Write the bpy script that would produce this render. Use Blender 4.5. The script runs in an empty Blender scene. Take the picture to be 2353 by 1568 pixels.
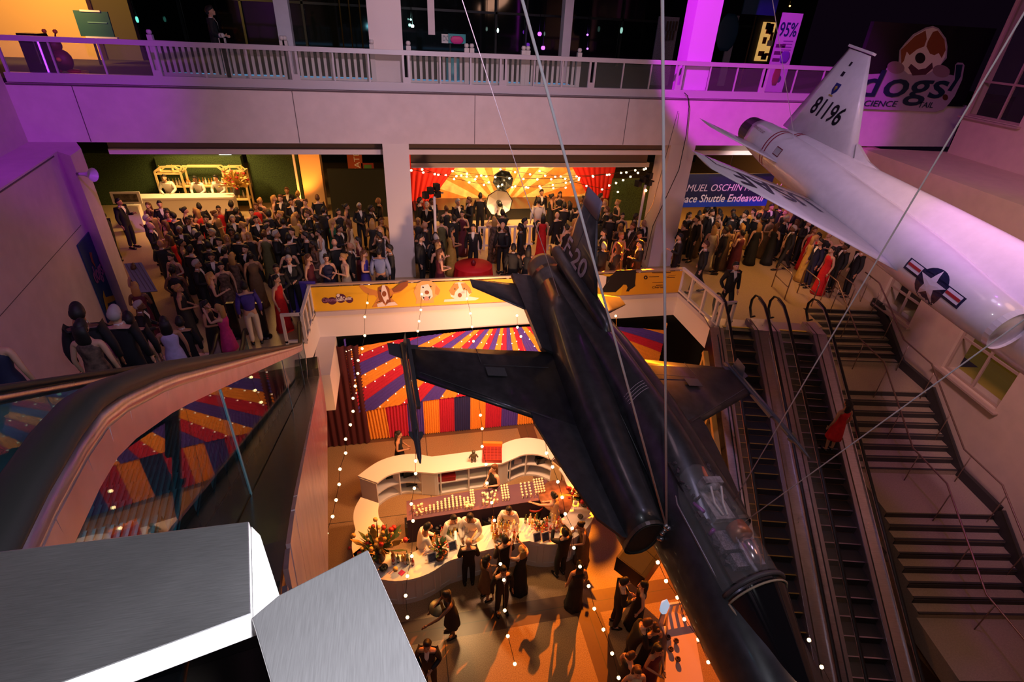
import bpy, bmesh, math, random
from mathutils import Vector, Matrix, Euler
D = bpy.data; S = bpy.context.scene; COL = S.collection
random.seed(11)
R_ = math.radians; PI = math.pi
# ---------------------------------------------------------------- camera
EYE = Vector((0, 0, 12.6)); FOC = 1215.0; IW, IH = 2353, 1568
_p, _y, _r = R_(31.07), R_(13), R_(2.9)
FWD = Vector((math.sin(_y)*math.cos(_p), math.cos(_y)*math.cos(_p), -math.sin(_p)))
_r0 = Vector((math.cos(_y), -math.sin(_y), 0)); _u0 = _r0.cross(FWD)
RIGHT = _r0*math.cos(_r) + _u0*math.sin(_r); UP = -_r0*math.sin(_r) + _u0*math.cos(_r)
cd = D.cameras.new('camera'); cam = D.objects.new('camera', cd); COL.objects.link(cam)
m = Matrix((RIGHT, UP, -FWD)).transposed().to_4x4(); m.translation = EYE
cam.matrix_world = m; cd.sensor_width = 36; cd.lens = FOC*36/IW; cd.clip_start = .02; cd.clip_end = 200
S.camera = cam
S.view_settings.view_transform = 'Standard'; S.view_settings.look = 'None'
S.view_settings.exposure = 0.0; S.view_settings.gamma = 1; S.view_settings.use_curve_mapping = False
try:
    S.cycles.max_bounces = 5; S.cycles.transparent_max_bounces = 12; S.cycles.sample_clamp_indirect = 4
except Exception: pass
def _ray(px, py): return FWD + RIGHT*((px-IW/2)/FOC) - UP*((py-IH/2)/FOC)
def onz(px, py, z):            # survey helper: the point of a level floor or table top
    d = _ray(px, py); return EYE + d*((z-EYE.z)/d.z)
def ony(px, py, y):            # survey helper: the point of an upright facade plane
    d = _ray(px, py); return EYE + d*(y/d.y)
def pix(P):
    d = Vector(P)-EYE; z = d.dot(FWD); return (IW/2+FOC*d.dot(RIGHT)/z, IH/2-FOC*d.dot(UP)/z)
# ---------------------------------------------------------------- world
w = D.worlds.new('night'); S.world = w; w.use_nodes = True
w.node_tree.nodes['Background'].inputs[0].default_value = (.05, .02, .06, 1)
w.node_tree.nodes['Background'].inputs[1].default_value = .06
# ---------------------------------------------------------------- lights
def lamp(kind, loc, to, col, pw, size=.5, spot=None, blend=.4, name='lamp'):
    l = D.lights.new(name, kind); l.color = col; l.energy = pw
    if kind == 'AREA': l.shape = 'DISK'; l.size = size
    else: l.shadow_soft_size = size
    if kind == 'SPOT': l.spot_size = R_(spot); l.spot_blend = blend
    o = D.objects.new(name, l); COL.objects.link(o); o.location = loc
    if to is not None: o.rotation_euler = (Vector(to)-Vector(loc)).to_track_quat('-Z', 'Y').to_euler()
    return o
lamp('AREA', (0.25, -.15, 12.95), (2.5, 12, 8), (1, .96, 1), 85, .12, name='camera flash')
lamp('AREA', (3, 9.5, 18.5), (3, 15, 8), (1, .60, .72), 75, 3, name='atrium ceiling light')
lamp('SPOT', (2, 4, 17), (1.6, 17, 9.7), (1, .68, .84), 3000, .4, 58, 1.0, name='beam wash')
lamp('SPOT', (-2, 4, 18), (-9.9, 16.4, 11.2), (.42, .0, .8), 4600, .3, 38, .6, name='magenta spot left')
lamp('SPOT', (-1, 2, 18), (-9.0, 10, 7), (.40, .0, .7), 900, .5, 50, 1.0, name='dim magenta wash left wall')
lamp('SPOT', (0, 8, 17.5), (11.4, 17, 11.7), (.82, .0, 1), 12500, .12, 22, .25, name='magenta spot column')
lamp('SPOT', (6, 2, 18.5), (11.5, 9, 9), (.76, .48, 1), 1350, .3, 52, .6, name='violet spot on white jet')
lamp('SPOT', (5, 8, 18.5), (20, 13, 11.0), (.7, .0, .9), 1300, .3, 34, .6, name='magenta spot right wall')
lamp('SPOT', (8.35, 16.85, 8.5), (2.0, 6.2, 0), (1, .22, .006), 17500, .07, 46, .4, name='orange pole spot right')
lamp('SPOT', (1.1, 9.7, 4.4), (1.3, 9.2, 1), (1, .58, .24), 420, .2, 100, .8, name='bar top light')
lamp('AREA', (2.6, 10.9, 5.0), (2.6, 13.6, 2.6), (1, .50, .26), 430, 1.2, name='warm well fill')  # unseen fill, added to brighten the fascia and drapes
lamp('AREA', (-.6, 11.5, 4.5), (0.4, 10.2, 0), (1, .36, .05), 120, 1.0, name='floor amber light')
lamp('AREA', (-5.5, 20.5, 9.1), (-5.5, 20.5, 5), (1, .48, .13), 250, 5, name='left hall light')
lamp('SPOT', (-7.8, 23.6, 8.9), (-7.8, 24.6, 5), (1, .6, .2), 1100, .3, 120, .6, name='gold shelf light')
lamp('SPOT', (-4.0, 23.6, 5.3), (-4.0, 24.5, 7.5), (1, .33, .04), 420, .2, 80, .6, name='pillar uplight')
lamp('AREA', (4.7, 20.3, 9.1), (4.7, 22, 5.5), (1, .50, .15), 300, 4, name='stage wash')
lamp('SPOT', (4.7, 21.5, 9.0), (4.7, 24.6, 6.5), (1, .6, .22), 2400, .3, 120, .6, name='stage spot')
lamp('AREA', (13, 20.5, 9.1), (13, 20.5, 5), (1, .44, .10), 210, 4, name='right hall light')
lamp('SPOT', (12.6, 15.2, 9.0), (12.2, 15, 5), (1, .50, .14), 330, .4, 90, .7, name='escalator head light')
lamp('SPOT', (12.0, 15.5, 9.1), (12.6, 18.6, 7.6), (1, .75, .7), 260, .2, 80, .6, name='sign fill spot')  # added spot that only brightens the hanging sign
lamp('AREA', (-1.6, 2.2, 11.7), (-2.0, 4.5, 9), (.25, .8, 1), 11, .3, name='escalator step lamp')
lamp('AREA', (6, 5, 17.5), (4.4, 7.5, 6), (.8, .66, 1), 110, 2.2, name='violet sheen fill on black jet')  # added overhead fill, gives the black jet its sheen
lamp('AREA', (10, 2, 14), (13.5, 7, 3), (1, .5, .32), 150, 3, name='stair wash')
lamp('SPOT', (7, 4, 16), (16, 9.5, 7.0), (1, .48, .36), 2100, .5, 62, .9, name='right wall fill')  # added fill that lifts the tan right wall
lamp('SPOT', (9.5, 6, 15), (10.6, 7, 3), (.55, .1, 1), 500, .3, 40, .6, name='violet escalator spot')
lamp('SPOT', (-10.5, 20, 14), (-11, 24, 12.5), (1, .55, .1), 1300, .3, 110, .6, name='ochre wall lamp')

# ---------------------------------------------------------------- materials
_M = {}
def mat(name, col, rough=.6, metal=0, noise=0, nscale=8, bump=0, emit=None, es=0, trans=0, alpha=1, coat=0, spec=None, ior=None):
    if name in _M: return _M[name]
    m = D.materials.new(name); m.use_nodes = True; nt = m.node_tree; b = nt.nodes['Principled BSDF']
    c = (*col, 1); b.inputs['Base Color'].default_value = c
    b.inputs['Roughness'].default_value = rough; b.inputs['Metallic'].default_value = metal
    if trans: b.inputs['Transmission Weight'].default_value = trans
    if alpha < 1: b.inputs['Alpha'].default_value = alpha
    if coat: b.inputs['Coat Weight'].default_value = coat; b.inputs['Coat Roughness'].default_value = .1
    if spec is not None: b.inputs['Specular IOR Level'].default_value = spec
    if ior: b.inputs['IOR'].default_value = ior
    if emit: b.inputs['Emission Color'].default_value = (*emit, 1); b.inputs['Emission Strength'].default_value = es
    if noise or bump:
        tc = nt.nodes.new('ShaderNodeTexCoord'); n = nt.nodes.new('ShaderNodeTexNoise')
        n.inputs['Scale'].default_value = nscale; n.inputs['Detail'].default_value = 4
        nt.links.new(tc.outputs['Object'], n.inputs['Vector'])
        if noise:
            r = nt.nodes.new('ShaderNodeValToRGB'); r.color_ramp.elements[0].position = .3; r.color_ramp.elements[1].position = .7
            r.color_ramp.elements[0].color = tuple(max(0, x*(1-noise)) for x in col)+(1,)
            r.color_ramp.elements[1].color = tuple(min(1, x*(1+noise)) for x in col)+(1,)
            nt.links.new(n.outputs['Fac'], r.inputs['Fac']); nt.links.new(r.outputs['Color'], b.inputs['Base Color'])
        if bump:
            bp = nt.nodes.new('ShaderNodeBump'); bp.inputs['Strength'].default_value = bump; bp.inputs['Distance'].default_value = .02
            nt.links.new(n.outputs['Fac'], bp.inputs['Height']); nt.links.new(bp.outputs['Normal'], b.inputs['Normal'])
    _M[name] = m; return m
def brushed(name, col, rough=.32, sc=(2, 120, 120), bump=.15, metal=1.0):
    m = D.materials.new(name); m.use_nodes = True; nt = m.node_tree; b = nt.nodes['Principled BSDF']
    b.inputs['Metallic'].default_value = metal
    tc = nt.nodes.new('ShaderNodeTexCoord'); mp = nt.nodes.new('ShaderNodeMapping'); mp.inputs['Scale'].default_value = sc
    n = nt.nodes.new('ShaderNodeTexNoise'); n.inputs['Scale'].default_value = 2; n.inputs['Detail'].default_value = 6
    nt.links.new(tc.outputs['Object'], mp.inputs[0]); nt.links.new(mp.outputs[0], n.inputs['Vector'])
    r = nt.nodes.new('ShaderNodeValToRGB'); r.color_ramp.elements[0].position = .25; r.color_ramp.elements[1].position = .75
    r.color_ramp.elements[0].color = tuple(x*.72 for x in col)+(1,); r.color_ramp.elements[1].color = (*col, 1)
    nt.links.new(n.outputs['Fac'], r.inputs['Fac']); nt.links.new(r.outputs['Color'], b.inputs['Base Color'])
    n2 = nt.nodes.new('ShaderNodeTexNoise'); n2.inputs['Scale'].default_value = 5; nt.links.new(tc.outputs['Object'], n2.inputs['Vector'])
    mr = nt.nodes.new('ShaderNodeMapRange'); mr.inputs[3].default_value = rough-.08; mr.inputs[4].default_value = rough+.12
    nt.links.new(n2.outputs['Fac'], mr.inputs[0]); nt.links.new(mr.outputs[0], b.inputs['Roughness'])
    bp = nt.nodes.new('ShaderNodeBump'); bp.inputs['Strength'].default_value = bump; bp.inputs['Distance'].default_value = .002
    nt.links.new(n.outputs['Fac'], bp.inputs['Height']); nt.links.new(bp.outputs['Normal'], b.inputs['Normal'])
    _M[name] = m; return m
def glow(name, col, s): return mat(name, col, emit=col, es=s)
# ---------------------------------------------------------------- mesh builder (world coordinates)
class MB:
    def __init__(s): s.v = []; s.f = []; s.m = []; s.cur = 0; s.sm = []; s.smooth = False
    def add(s, vs, fs):
        b = len(s.v); s.v += [tuple(v) for v in vs]
        for f in fs: s.f.append([b+i for i in f]); s.m.append(s.cur); s.sm.append(s.smooth)
        return s
    def box(s, c, d, rot=None, taper=1):
        x, y, z = d[0]/2, d[1]/2, d[2]/2; t = taper
        vs = [Vector(q) for q in ((-x,-y,-z),(x,-y,-z),(x,y,-z),(-x,y,-z),(-x*t,-y*t,z),(x*t,-y*t,z),(x*t,y*t,z),(-x*t,y*t,z))]
        if rot is not None:
            M = rot if isinstance(rot, Matrix) else Euler((0, 0, rot)).to_matrix()
            vs = [M @ v for v in vs]
        c = Vector(c); return s.add([v+c for v in vs], [(0,3,2,1),(4,5,6,7),(0,1,5,4),(1,2,6,5),(2,3,7,6),(3,0,4,7)])
    def bx(s, x0, x1, y0, y1, z0, z1): return s.box(((x0+x1)/2, (y0+y1)/2, (z0+z1)/2), (x1-x0, y1-y0, z1-z0))
    def bar(s, a, b, w, h, up=(0, 0, 1)):       # box beam from a to b
        a, b = Vector(a), Vector(b); d = b-a; L = d.length
        if L < 1e-6: return s
        x = d.normalized(); u = Vector(up)
        if abs(x.dot(u)) > .98: u = Vector((0, 1, 0))
        y = u.cross(x).normalized(); z = x.cross(y)
        M = Matrix((x, y, z)).transposed(); return s.box((a+b)/2, (L, w, h), M)
    def loft(s, rings, caps=True, close=True):
        n = len(rings[0]); vs = [p for r in rings for p in r]; fs = []
        for i in range(len(rings)-1):
            for j in range(n if close else n-1):
                k = (j+1) % n; fs.append((i*n+j, i*n+k, (i+1)*n+k, (i+1)*n+j))
        if caps and close: fs.append(tuple(reversed(range(n)))); fs.append(tuple(range((len(rings)-1)*n, len(rings)*n)))
        return s.add(vs, fs)
    def tube(s, pts, r, n=8, caps=True, ell=None):
        pts = [Vector(p) for p in pts]; rr = r if isinstance(r, (list, tuple)) else [r]*len(pts)
        rings = []; prev = None
        for i, p in enumerate(pts):
            t = (pts[min(i+1, len(pts)-1)]-pts[max(i-1, 0)]).normalized()
            if prev is None:
                u = Vector((0, 0, 1)) if abs(t.z) < .9 else Vector((1, 0, 0)); a = t.cross(u).normalized()
            else: a = (prev - t*prev.dot(t)).normalized()
            prev = a; b = t.cross(a)
            e = ell or 1
            rings.append([p + a*math.cos(2*PI*k/n)*rr[i] + b*math.sin(2*PI*k/n)*rr[i]*e for k in range(n)])
        sm = s.smooth; s.smooth = True; s.loft(rings, caps); s.smooth = sm
        return s
    def lathe(s, prof, c=(0, 0, 0), n=16, caps=True):
        c = Vector(c); rings = [[c+Vector((math.cos(2*PI*k/n)*r, math.sin(2*PI*k/n)*r, z)) for k in range(n)] for r, z in prof]
        sm = s.smooth; s.smooth = True; s.loft(rings, caps); s.smooth = sm; return s
    def ball(s, c, r, n=8, sc=(1, 1, 1)):
        c = Vector(c); rings = []
        for i in range(1, n):
            a = PI*i/n; rings.append([c+Vector((math.sin(a)*math.cos(2*PI*k/(n*2))*r*sc[0], math.sin(a)*math.sin(2*PI*k/(n*2))*r*sc[1], -math.cos(a)*r*sc[2])) for k in range(n*2)])
        sm = s.smooth; s.smooth = True; s.loft(rings, True); s.smooth = sm; return s
    def prism(s, poly, z0, z1):
        n = len(poly); return s.add([(p[0], p[1], z0) for p in poly]+[(p[0], p[1], z1) for p in poly],
            [tuple(reversed(range(n))), tuple(range(n, 2*n))]+[(i, (i+1) % n, n+(i+1) % n, n+i) for i in range(n)])
    def plate(s, pts, th):                      # planar polygon in 3D given thickness along its normal
        pts = [Vector(p) for p in pts]; nrm = Vector((0,0,0))
        for i in range(len(pts)): nrm += pts[i].cross(pts[(i+1) % len(pts)])
        nrm.normalize(); n = len(pts); h = nrm*th/2
        return s.add([p-h for p in pts]+[p+h for p in pts], [tuple(reversed(range(n))), tuple(range(n, 2*n))]+[(i, (i+1) % n, n+(i+1) % n, n+i) for i in range(n)])
    def build(s, name, mats, parent=None, local=False):
        if not isinstance(mats, (list, tuple)): mats = [mats]
        off = Vector((0, 0, 0)); vs = [Vector(v) for v in s.v]
        if parent is not None and not local:
            p = parent
            while p is not None: off += p.location; p = p.parent
        elif parent is None and not local:
            lo = [min(v[i] for v in vs) for i in range(3)]; hi = [max(v[i] for v in vs) for i in range(3)]
            off = Vector(((lo[0]+hi[0])/2, (lo[1]+hi[1])/2, lo[2]))
        me = D.meshes.new(name); me.from_pydata([v-off for v in vs], [], s.f)
        for q in mats: me.materials.append(q)
        me.polygons.foreach_set('material_index', s.m); me.polygons.foreach_set('use_smooth', s.sm)
        bm = bmesh.new(); bm.from_mesh(me); bmesh.ops.recalc_face_normals(bm, faces=bm.faces); bm.to_mesh(me); bm.free()
        me.update(); o = D.objects.new(name, me); COL.objects.link(o)
        if parent is not None: o.parent = parent
        else: o.location = off
        return o
def empty(name, loc=(0, 0, 0), rz=0):
    o = D.objects.new(name, None); COL.objects.link(o); o.location = loc; o.rotation_euler = (0, 0, rz); o.empty_display_size = .1; return o
def tag(o, label=None, cat=None, group=None, kind=None):
    if label: o['label'] = label
    if cat: o['category'] = cat
    if group: o['group'] = group
    if kind: o['kind'] = kind
    return o
def thing(name, loc, label, cat, group=None, rz=0): return tag(empty(name, loc, rz), label, cat, group)
def struct(name, mb, m): return tag(mb.build(name, m), kind='structure')
def copy_tree(o, parent=None):
    c = o.copy(); COL.objects.link(c); c.parent = parent
    for ch in o.children: copy_tree(ch, c)
    return c
def bevel(o, w=.01, n=2):
    b = o.modifiers.new('bevel', 'BEVEL'); b.width = w; b.segments = n; b.limit_method = 'ANGLE'; return o
FONT_CACHE = {}
def text_mesh(txt, size, ext=.004, shear=0, spacing=1, bold=0):   # returns list verts, faces in XY plane, starts at origin
    key = (txt, size, ext, shear, spacing, bold)
    if key in FONT_CACHE: return FONT_CACHE[key]
    cu = D.curves.new('t', 'FONT'); cu.body = txt; cu.size = size; cu.extrude = ext; cu.shear = shear; cu.space_character = spacing; cu.offset = bold
    cu.resolution_u = 3; o = D.objects.new('t', cu); COL.objects.link(o)
    dg = bpy.context.evaluated_depsgraph_get(); me = D.meshes.new_from_object(o.evaluated_get(dg))
    vs = [v.co.copy() for v in me.vertices]; fs = [tuple(p.vertices) for p in me.polygons]
    D.objects.remove(o); D.curves.remove(cu); D.meshes.remove(me); FONT_CACHE[key] = (vs, fs); return vs, fs
def add_text(mb, txt, size, M, ext=.004, shear=0, spacing=1, fit=None, bold=0, center=False, sy=1):
    vs, fs = text_mesh(txt, size, ext, shear, spacing, bold)
    w = max(v.x for v in vs)-min(v.x for v in vs); x0 = min(v.x for v in vs); k = (fit/w) if fit else 1
    sh = -(w*k)/2 if center else 0
    mb.add([M @ Vector(((v.x-x0)*k+sh, v.y*sy, v.z)) for v in vs], fs); return mb
def frame(o, x, y):            # 4x4 with origin o, local x, y axes
    x = Vector(x).normalized(); y = Vector(y); z = x.cross(y).normalized(); y = z.cross(x)
    M = Matrix((x, y, z)).transposed().to_4x4(); M.translation = Vector(o); return M
FAC = lambda px, py, Y: frame(ony(px, py, Y), (1, 0, 0), (0, 0, 1))
L2, L3 = 4.95, 10.8
# ================================================================ the building
def wallmat(name, col, seam=3.2, rough=.8, axis='X'):
    m = mat(name, col, rough, noise=.05, nscale=3, bump=.05); return m
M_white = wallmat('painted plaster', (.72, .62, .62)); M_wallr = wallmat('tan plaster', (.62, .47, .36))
M_walll = wallmat('plaster left', (.62, .50, .52)); M_dark = mat('dark void', (.012, .014, .013), .8)
M_seam = mat('seam', (.12, .09, .1), .9); M_trim = mat('white trim', (.75, .66, .64), .45)
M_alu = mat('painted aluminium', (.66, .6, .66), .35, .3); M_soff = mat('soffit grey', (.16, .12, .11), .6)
def terrazzo():
    m = D.materials.new('terrazzo floor'); m.use_nodes = True; nt = m.node_tree; b = nt.nodes['Principled BSDF']; N = nt.nodes.new; L = nt.links.new
    g = N('ShaderNodeNewGeometry'); sp = N('ShaderNodeSeparateXYZ'); L(g.outputs['Position'], sp.inputs[0])
    def mt(op, a, b2, c=None):
        n = N('ShaderNodeMath'); n.operation = op
        for i, q in enumerate((a, b2, c)):
            if q is None: continue
            if hasattr(q, 'default_value') or hasattr(q, 'is_output'): L(q, n.inputs[i])
            else: n.inputs[i].default_value = q
        return n.outputs[0]
    def band(co, c0, per, hw):
        t = mt('SUBTRACT', co, c0); t = mt('PINGPONG', t, per/2); return mt('LESS_THAN', t, hw)
    x, y = sp.outputs[0], sp.outputs[1]
    bb = mt('MAXIMUM', band(x, 3.98, 7.2, .3), band(y, 7.45, 7.2, .3))
    jj = mt('MAXIMUM', band(x, .38, 3.6, .012), band(y, 3.85, 3.6, .012))
    n = N('ShaderNodeTexNoise'); n.inputs['Scale'].default_value = 45; n.inputs['Detail'].default_value = 5; L(g.outputs['Position'], n.inputs['Vector'])
    r = N('ShaderNodeValToRGB'); r.color_ramp.elements[0].position = .35; r.color_ramp.elements[1].position = .65
    r.color_ramp.elements[0].color = (.27, .155, .07, 1); r.color_ramp.elements[1].color = (.42, .26, .13, 1); L(n.outputs['Fac'], r.inputs['Fac'])
    mx = N('ShaderNodeMix'); mx.data_type = 'RGBA'; L(bb, mx.inputs[0]); L(r.outputs['Color'], mx.inputs[6]); mx.inputs[7].default_value = (.14, .07, .04, 1)
    mx2 = N('ShaderNodeMix'); mx2.data_type = 'RGBA'; L(jj, mx2.inputs[0]); L(mx.outputs[2], mx2.inputs[6]); mx2.inputs[7].default_value = (.09, .06, .04, 1)
    L(mx2.outputs[2], b.inputs['Base Color']); b.inputs['Roughness'].default_value = .33; return m
M_floor = terrazzo()
struct('floor', MB().bx(-16, 24, -3, 40, -.3, 0), M_floor)
# level two: slab with the open well cut out of it
ca, sa = math.cos(R_(11)), math.sin(R_(11))
def RF(a, b, z=0):             # the splayed right-hand frame: a across the stairs, b towards the facade
    return Vector((12.82+a*ca+b*sa, 13.2-a*sa+b*ca, z))
slab = [(-16, 12.85), (-2.75, 12.85), (-2.62, 14.7), (9.13, 14.75), (9.1, 12.35), tuple(RF(-3.1, -1.3)[:2]), tuple(RF(0, -1.3)[:2]), tuple(RF(0, 0)[:2]), tuple(RF(2.6, 0)[:2]), (24, 12), (24, 40), (-16, 40)]
mslab = [M_floor, M_trim]
s2 = MB(); s2.prism(slab, 4.1, L2-.02); struct('floor_2', s2, M_trim)
struct('floor_3', MB().prism([(p[0], p[1]) for p in slab], L2-.02, L2), mat('pale terrazzo', (.42, .29, .165), .3, noise=.14, nscale=40))
struct('trim_1', MB().bx(-2.62, 9.13, 14.6, 14.7, 4.88, 5.02).bx(9.03, 9.13, 12.35, 14.7, 4.88, 5.02), M_alu)
struct('trim_2', MB().bx(-2.66, -2.15, 12.6, 14.72, 2.9, 4.12).bx(-4.6, -2.66, 12.7, 12.95, 2.9, 4.1), M_trim)
struct('wall_curtain_back', MB().bx(-16, 24, 15.6, 15.8, 0, 4.1), M_dark)
# beam and upper deck
struct('wall_beam', MB().bx(-9.52, 20.3, 17.0, 17.45, 9.32, 10.74), M_white)
bs = MB()
for px in (190, 680, 1091, 1440):
    P = ony(px, 270, 17.0); bs.box((P.x, 16.998, 10.03), (.018, .008, 1.4))
bs.bx(-9.5, 20.2, 16.99, 17.0, 10.70, 10.74); struct('trim_3', bs, M_seam)
struct('floor_4', MB().bx(-14, 26, 17.45, 34, 10.3, L3), mat('carpet dark', (.03, .025, .018), .9, noise=.3, nscale=30))
struct('ceiling', MB().bx(-16, 26, 17.45, 34, 9.32, 9.5), M_dark)
struct('ceiling_2', MB().bx(-16, 26, 17.2, 34, 16.2, 16.4), M_dark)
struct('ceiling_3', MB().bx(-16, 26, -4, 17.2, 20, 20.3), M_dark)
struct('wall_back', MB().bx(-16, 26, 34, 34.3, 0, 16.4), M_dark)
struct('wall_rear', MB().bx(-16, 26, -4.3, -4, 0, 20), M_dark)
# columns
cm = MB().bx(-.36, .42, 17.0, 17.7, L2, 9.32)
struct('trim_4', cm, M_trim); struct('trim_5', MB().bx(9.02, 9.92, 17.0, 18.0, L2, 9.32), M_trim)
struct('trim_6', MB().bx(-.5, .42, 17.5, 18.3, L3, 16.2), M_trim)
M_col = mat('column plaster', (.75, .6, .78), .7)
struct('trim_7', MB().bx(9.14, 9.98, 17.25, 17.9, L3, 16.2), M_col)
# header bars and soffit strips below the beam
hb = MB(); hs = MB()
za, zb_, zc0 = ony(900, 320, 17.5).z+.2, ony(900, 343, 17.5).z, ony(900, 355, 17.46).z
for x0, x1 in ((-7.9, -.36), (.42, 9.02), (9.92, 16.5)):
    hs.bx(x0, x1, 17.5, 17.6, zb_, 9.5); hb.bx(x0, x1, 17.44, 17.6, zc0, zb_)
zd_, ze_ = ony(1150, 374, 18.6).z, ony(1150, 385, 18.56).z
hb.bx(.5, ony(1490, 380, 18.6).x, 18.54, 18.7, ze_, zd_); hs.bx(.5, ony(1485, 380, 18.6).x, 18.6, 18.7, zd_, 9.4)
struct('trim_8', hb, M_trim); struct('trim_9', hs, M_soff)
M_fl2 = mat('pale terrazzo', (.42, .29, .165), .3, noise=.14, nscale=40)
# left walls
PA = Vector((-7.82, 15.35, 0)); PB = Vector((-8.33, 15.84, 0)); dl = Vector((.165, -.986, 0))
lw = MB(); q = PB+dl*20
lw.prism([(PA.x, PA.y), (PB.x, PB.y), (q.x, q.y), (q.x-3, q.y), (-10.5, 16.4), (-9.9, 17.0), (-8.4, 17), (-7.95, 16.2)], 0, 9.32)
struct('wall_left', lw, M_walll)
u = Vector((-9.52, 17, 0)); v = u+dl*21
struct('wall_left_upper', MB().prism([(u.x, u.y), (v.x, v.y), (v.x-.3, v.y), (u.x-.3, u.y+.4)], 9.3, 20), M_walll)
sl = MB()
a_ = PB+dl*.3; b_ = PB+dl*19
sl.bar((a_.x+.002, a_.y, 9.27), (b_.x+.002, b_.y, 9.27), .012, .03); sl.bar((a_.x+.002, a_.y, 7.5), (b_.x+.002, b_.y, 7.5), .008, .012)
struct('trim_10', sl, M_seam)
struct('wall_left_far', MB().bx(-14, -13.7, 16.5, 34, 0, 16.2), M_dark)
# right walls (splayed)
def RW(b, z, off=0): p = RF(2.62+off, b); return Vector((p.x, p.y, z))
WALLB = [(-13.6, -12.0), ]
def rwall(name, b0, b1, z0, z1, holes, off=0, th=.45, m=None):
    mb = MB(); bs_ = sorted(set([b0, b1]+[h[0] for h in holes]+[h[1] for h in holes])); zs = sorted(set([z0, z1]+[h[2] for h in holes]+[h[3] for h in holes]))
    for i in range(len(bs_)-1):
        for j in range(len(zs)-1):
            bc, zc = (bs_[i]+bs_[i+1])/2, (zs[j]+zs[j+1])/2
            if any(h[0] < bc < h[1] and h[2] < zc < h[3] for h in holes): continue
            P = RW(bs_[i], 0, off); Q = RW(bs_[i+1], 0, off); P2 = RW(bs_[i], 0, off+th); Q2 = RW(bs_[i+1], 0, off+th)
            mb.prism([(P.x, P.y), (P2.x, P2.y), (Q2.x, Q2.y), (Q.x, Q.y)], zs[j], zs[j+1])
    return struct(name, mb, m or M_wallr)
# find b,z on the wall from the survey
def onwall(px, py, off=0):
    o = RW(0, 0, off); n = Vector((ca, -sa, 0)); d = _ray(px, py); t = (o-EYE).dot(n)/d.dot(n); P = EYE+d*t
    r = P-o; return (r.x*sa+r.y*ca, P.z)
W1 = onwall(2045, 690), onwall(2120, 680); W2 = onwall(2182, 838), onwall(2322, 850)
rwall('wall_right', -13.6, 4.2, 0, 9.32, [(-1.31, .2, 5.12, 6.5), (-4.95, -3.0, 4.72, 6.6)], 0, .5)
P0, P1 = RW(-13.6, 0, 0), RW(4.2, 0, 0); Q0, Q1 = RW(-13.6, 0, 3.4), RW(4.2, 0, 3.4)
struct('wall_right_ledge', MB().prism([(P0.x+.02, P0.y), (Q0.x, Q0.y), (Q1.x, Q1.y), (P1.x+.02, P1.y)], 9.2, 9.3), M_wallr)
rwall('wall_right_upper', -13.6, 4.0, 9.3, 20, [(1.75, 4.0-.02, 10.55, 14.6), (-3.2, 0.2, 10.55, 14.6)], 3.1, .4)
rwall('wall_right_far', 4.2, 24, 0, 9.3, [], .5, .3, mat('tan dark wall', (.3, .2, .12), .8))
M_glassy = mat('dark window glass', (.10, .085, .02), .12, spec=.6); M_yel = mat('ochre wall with room glow', (.40, .26, .03), .8, emit=(.4, .24, .02), es=.07)  # wall emission stands in for light inside the rooms
M_wfr = mat('tan window frame', (.42, .30, .24), .6)
M_blk = mat('black gloss', (.012, .012, .013), .25)
def rwindow(k, b0, b1, z0, z1, zr, bm_, off=0, back=M_yel, sill=.42):
    P = lambda b, z, o=0: RW(b, z, off+o)
    st = MB(); st.bar(P(b0-.05, zr, .12), P(b1+.05, zr, .12), .05, .06)
    st.bar(P(bm_, z0, .12), P(bm_, z1, .12), .06, .06, up=(1, 0, 0))
    for bb in (b0+.03, b1-.03): st.bar(P(bb, z0, .12), P(bb, z1, .12), .06, .06, up=(1, 0, 0))
    st.bar(P(b0, z0+.03, .12), P(b1, z0+.03, .12), .06, .06)
    tag(st.build('window_%d' % k, M_wfr), kind='structure')
    g = MB().bar(P(b0, (z0+z1)/2, .15), P(b1, (z0+z1)/2, .15), .01, z1-z0)
    tag(g.build('window_%d' % (k+10), mat('pane', (.3, .3, .3), .03, alpha=.05)), kind='structure')
    w_ = MB(); q0, q1 = P(b0-.8, 0, 2.2), P(b1+.8, 0, 2.2); r0, r1 = P(b0-.8, 0, .52), P(b1+.8, 0, .52)
    w_.plate([(q0.x, q0.y, z0-1), (q1.x, q1.y, z0-1), (q1.x, q1.y, z1+1), (q0.x, q0.y, z1+1)], .04)
    w_.plate([(q0.x, q0.y, z0-.5), (q1.x, q1.y, z0-.5), (r1.x, r1.y, z0-.5), (r0.x, r0.y, z0-.5)], .04)
    tag(w_.build('window_%d' % (k+20), back), kind='structure')
    sl_ = MB().bar(P(b0-.12, z0-.05, .02), P(b1+.12, z0-.05, .02), .3, .05)
    tag(sl_.build('trim_%d' % (k+30), M_wfr), kind='structure')
rwindow(1, -1.31, .2, 5.12, 6.5, 5.8, -.65)
rwindow(2, -4.95, -3.0, 4.72, 6.6, 5.75, -4.0)
rwindow(3, 1.75, 3.98, 10.55, 14.6, 11.6, 2.7, 3.1, M_dark)
rwindow(4, -3.2, .2, 10.55, 14.6, 11.6, -1.5, 3.1, M_dark)
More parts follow.
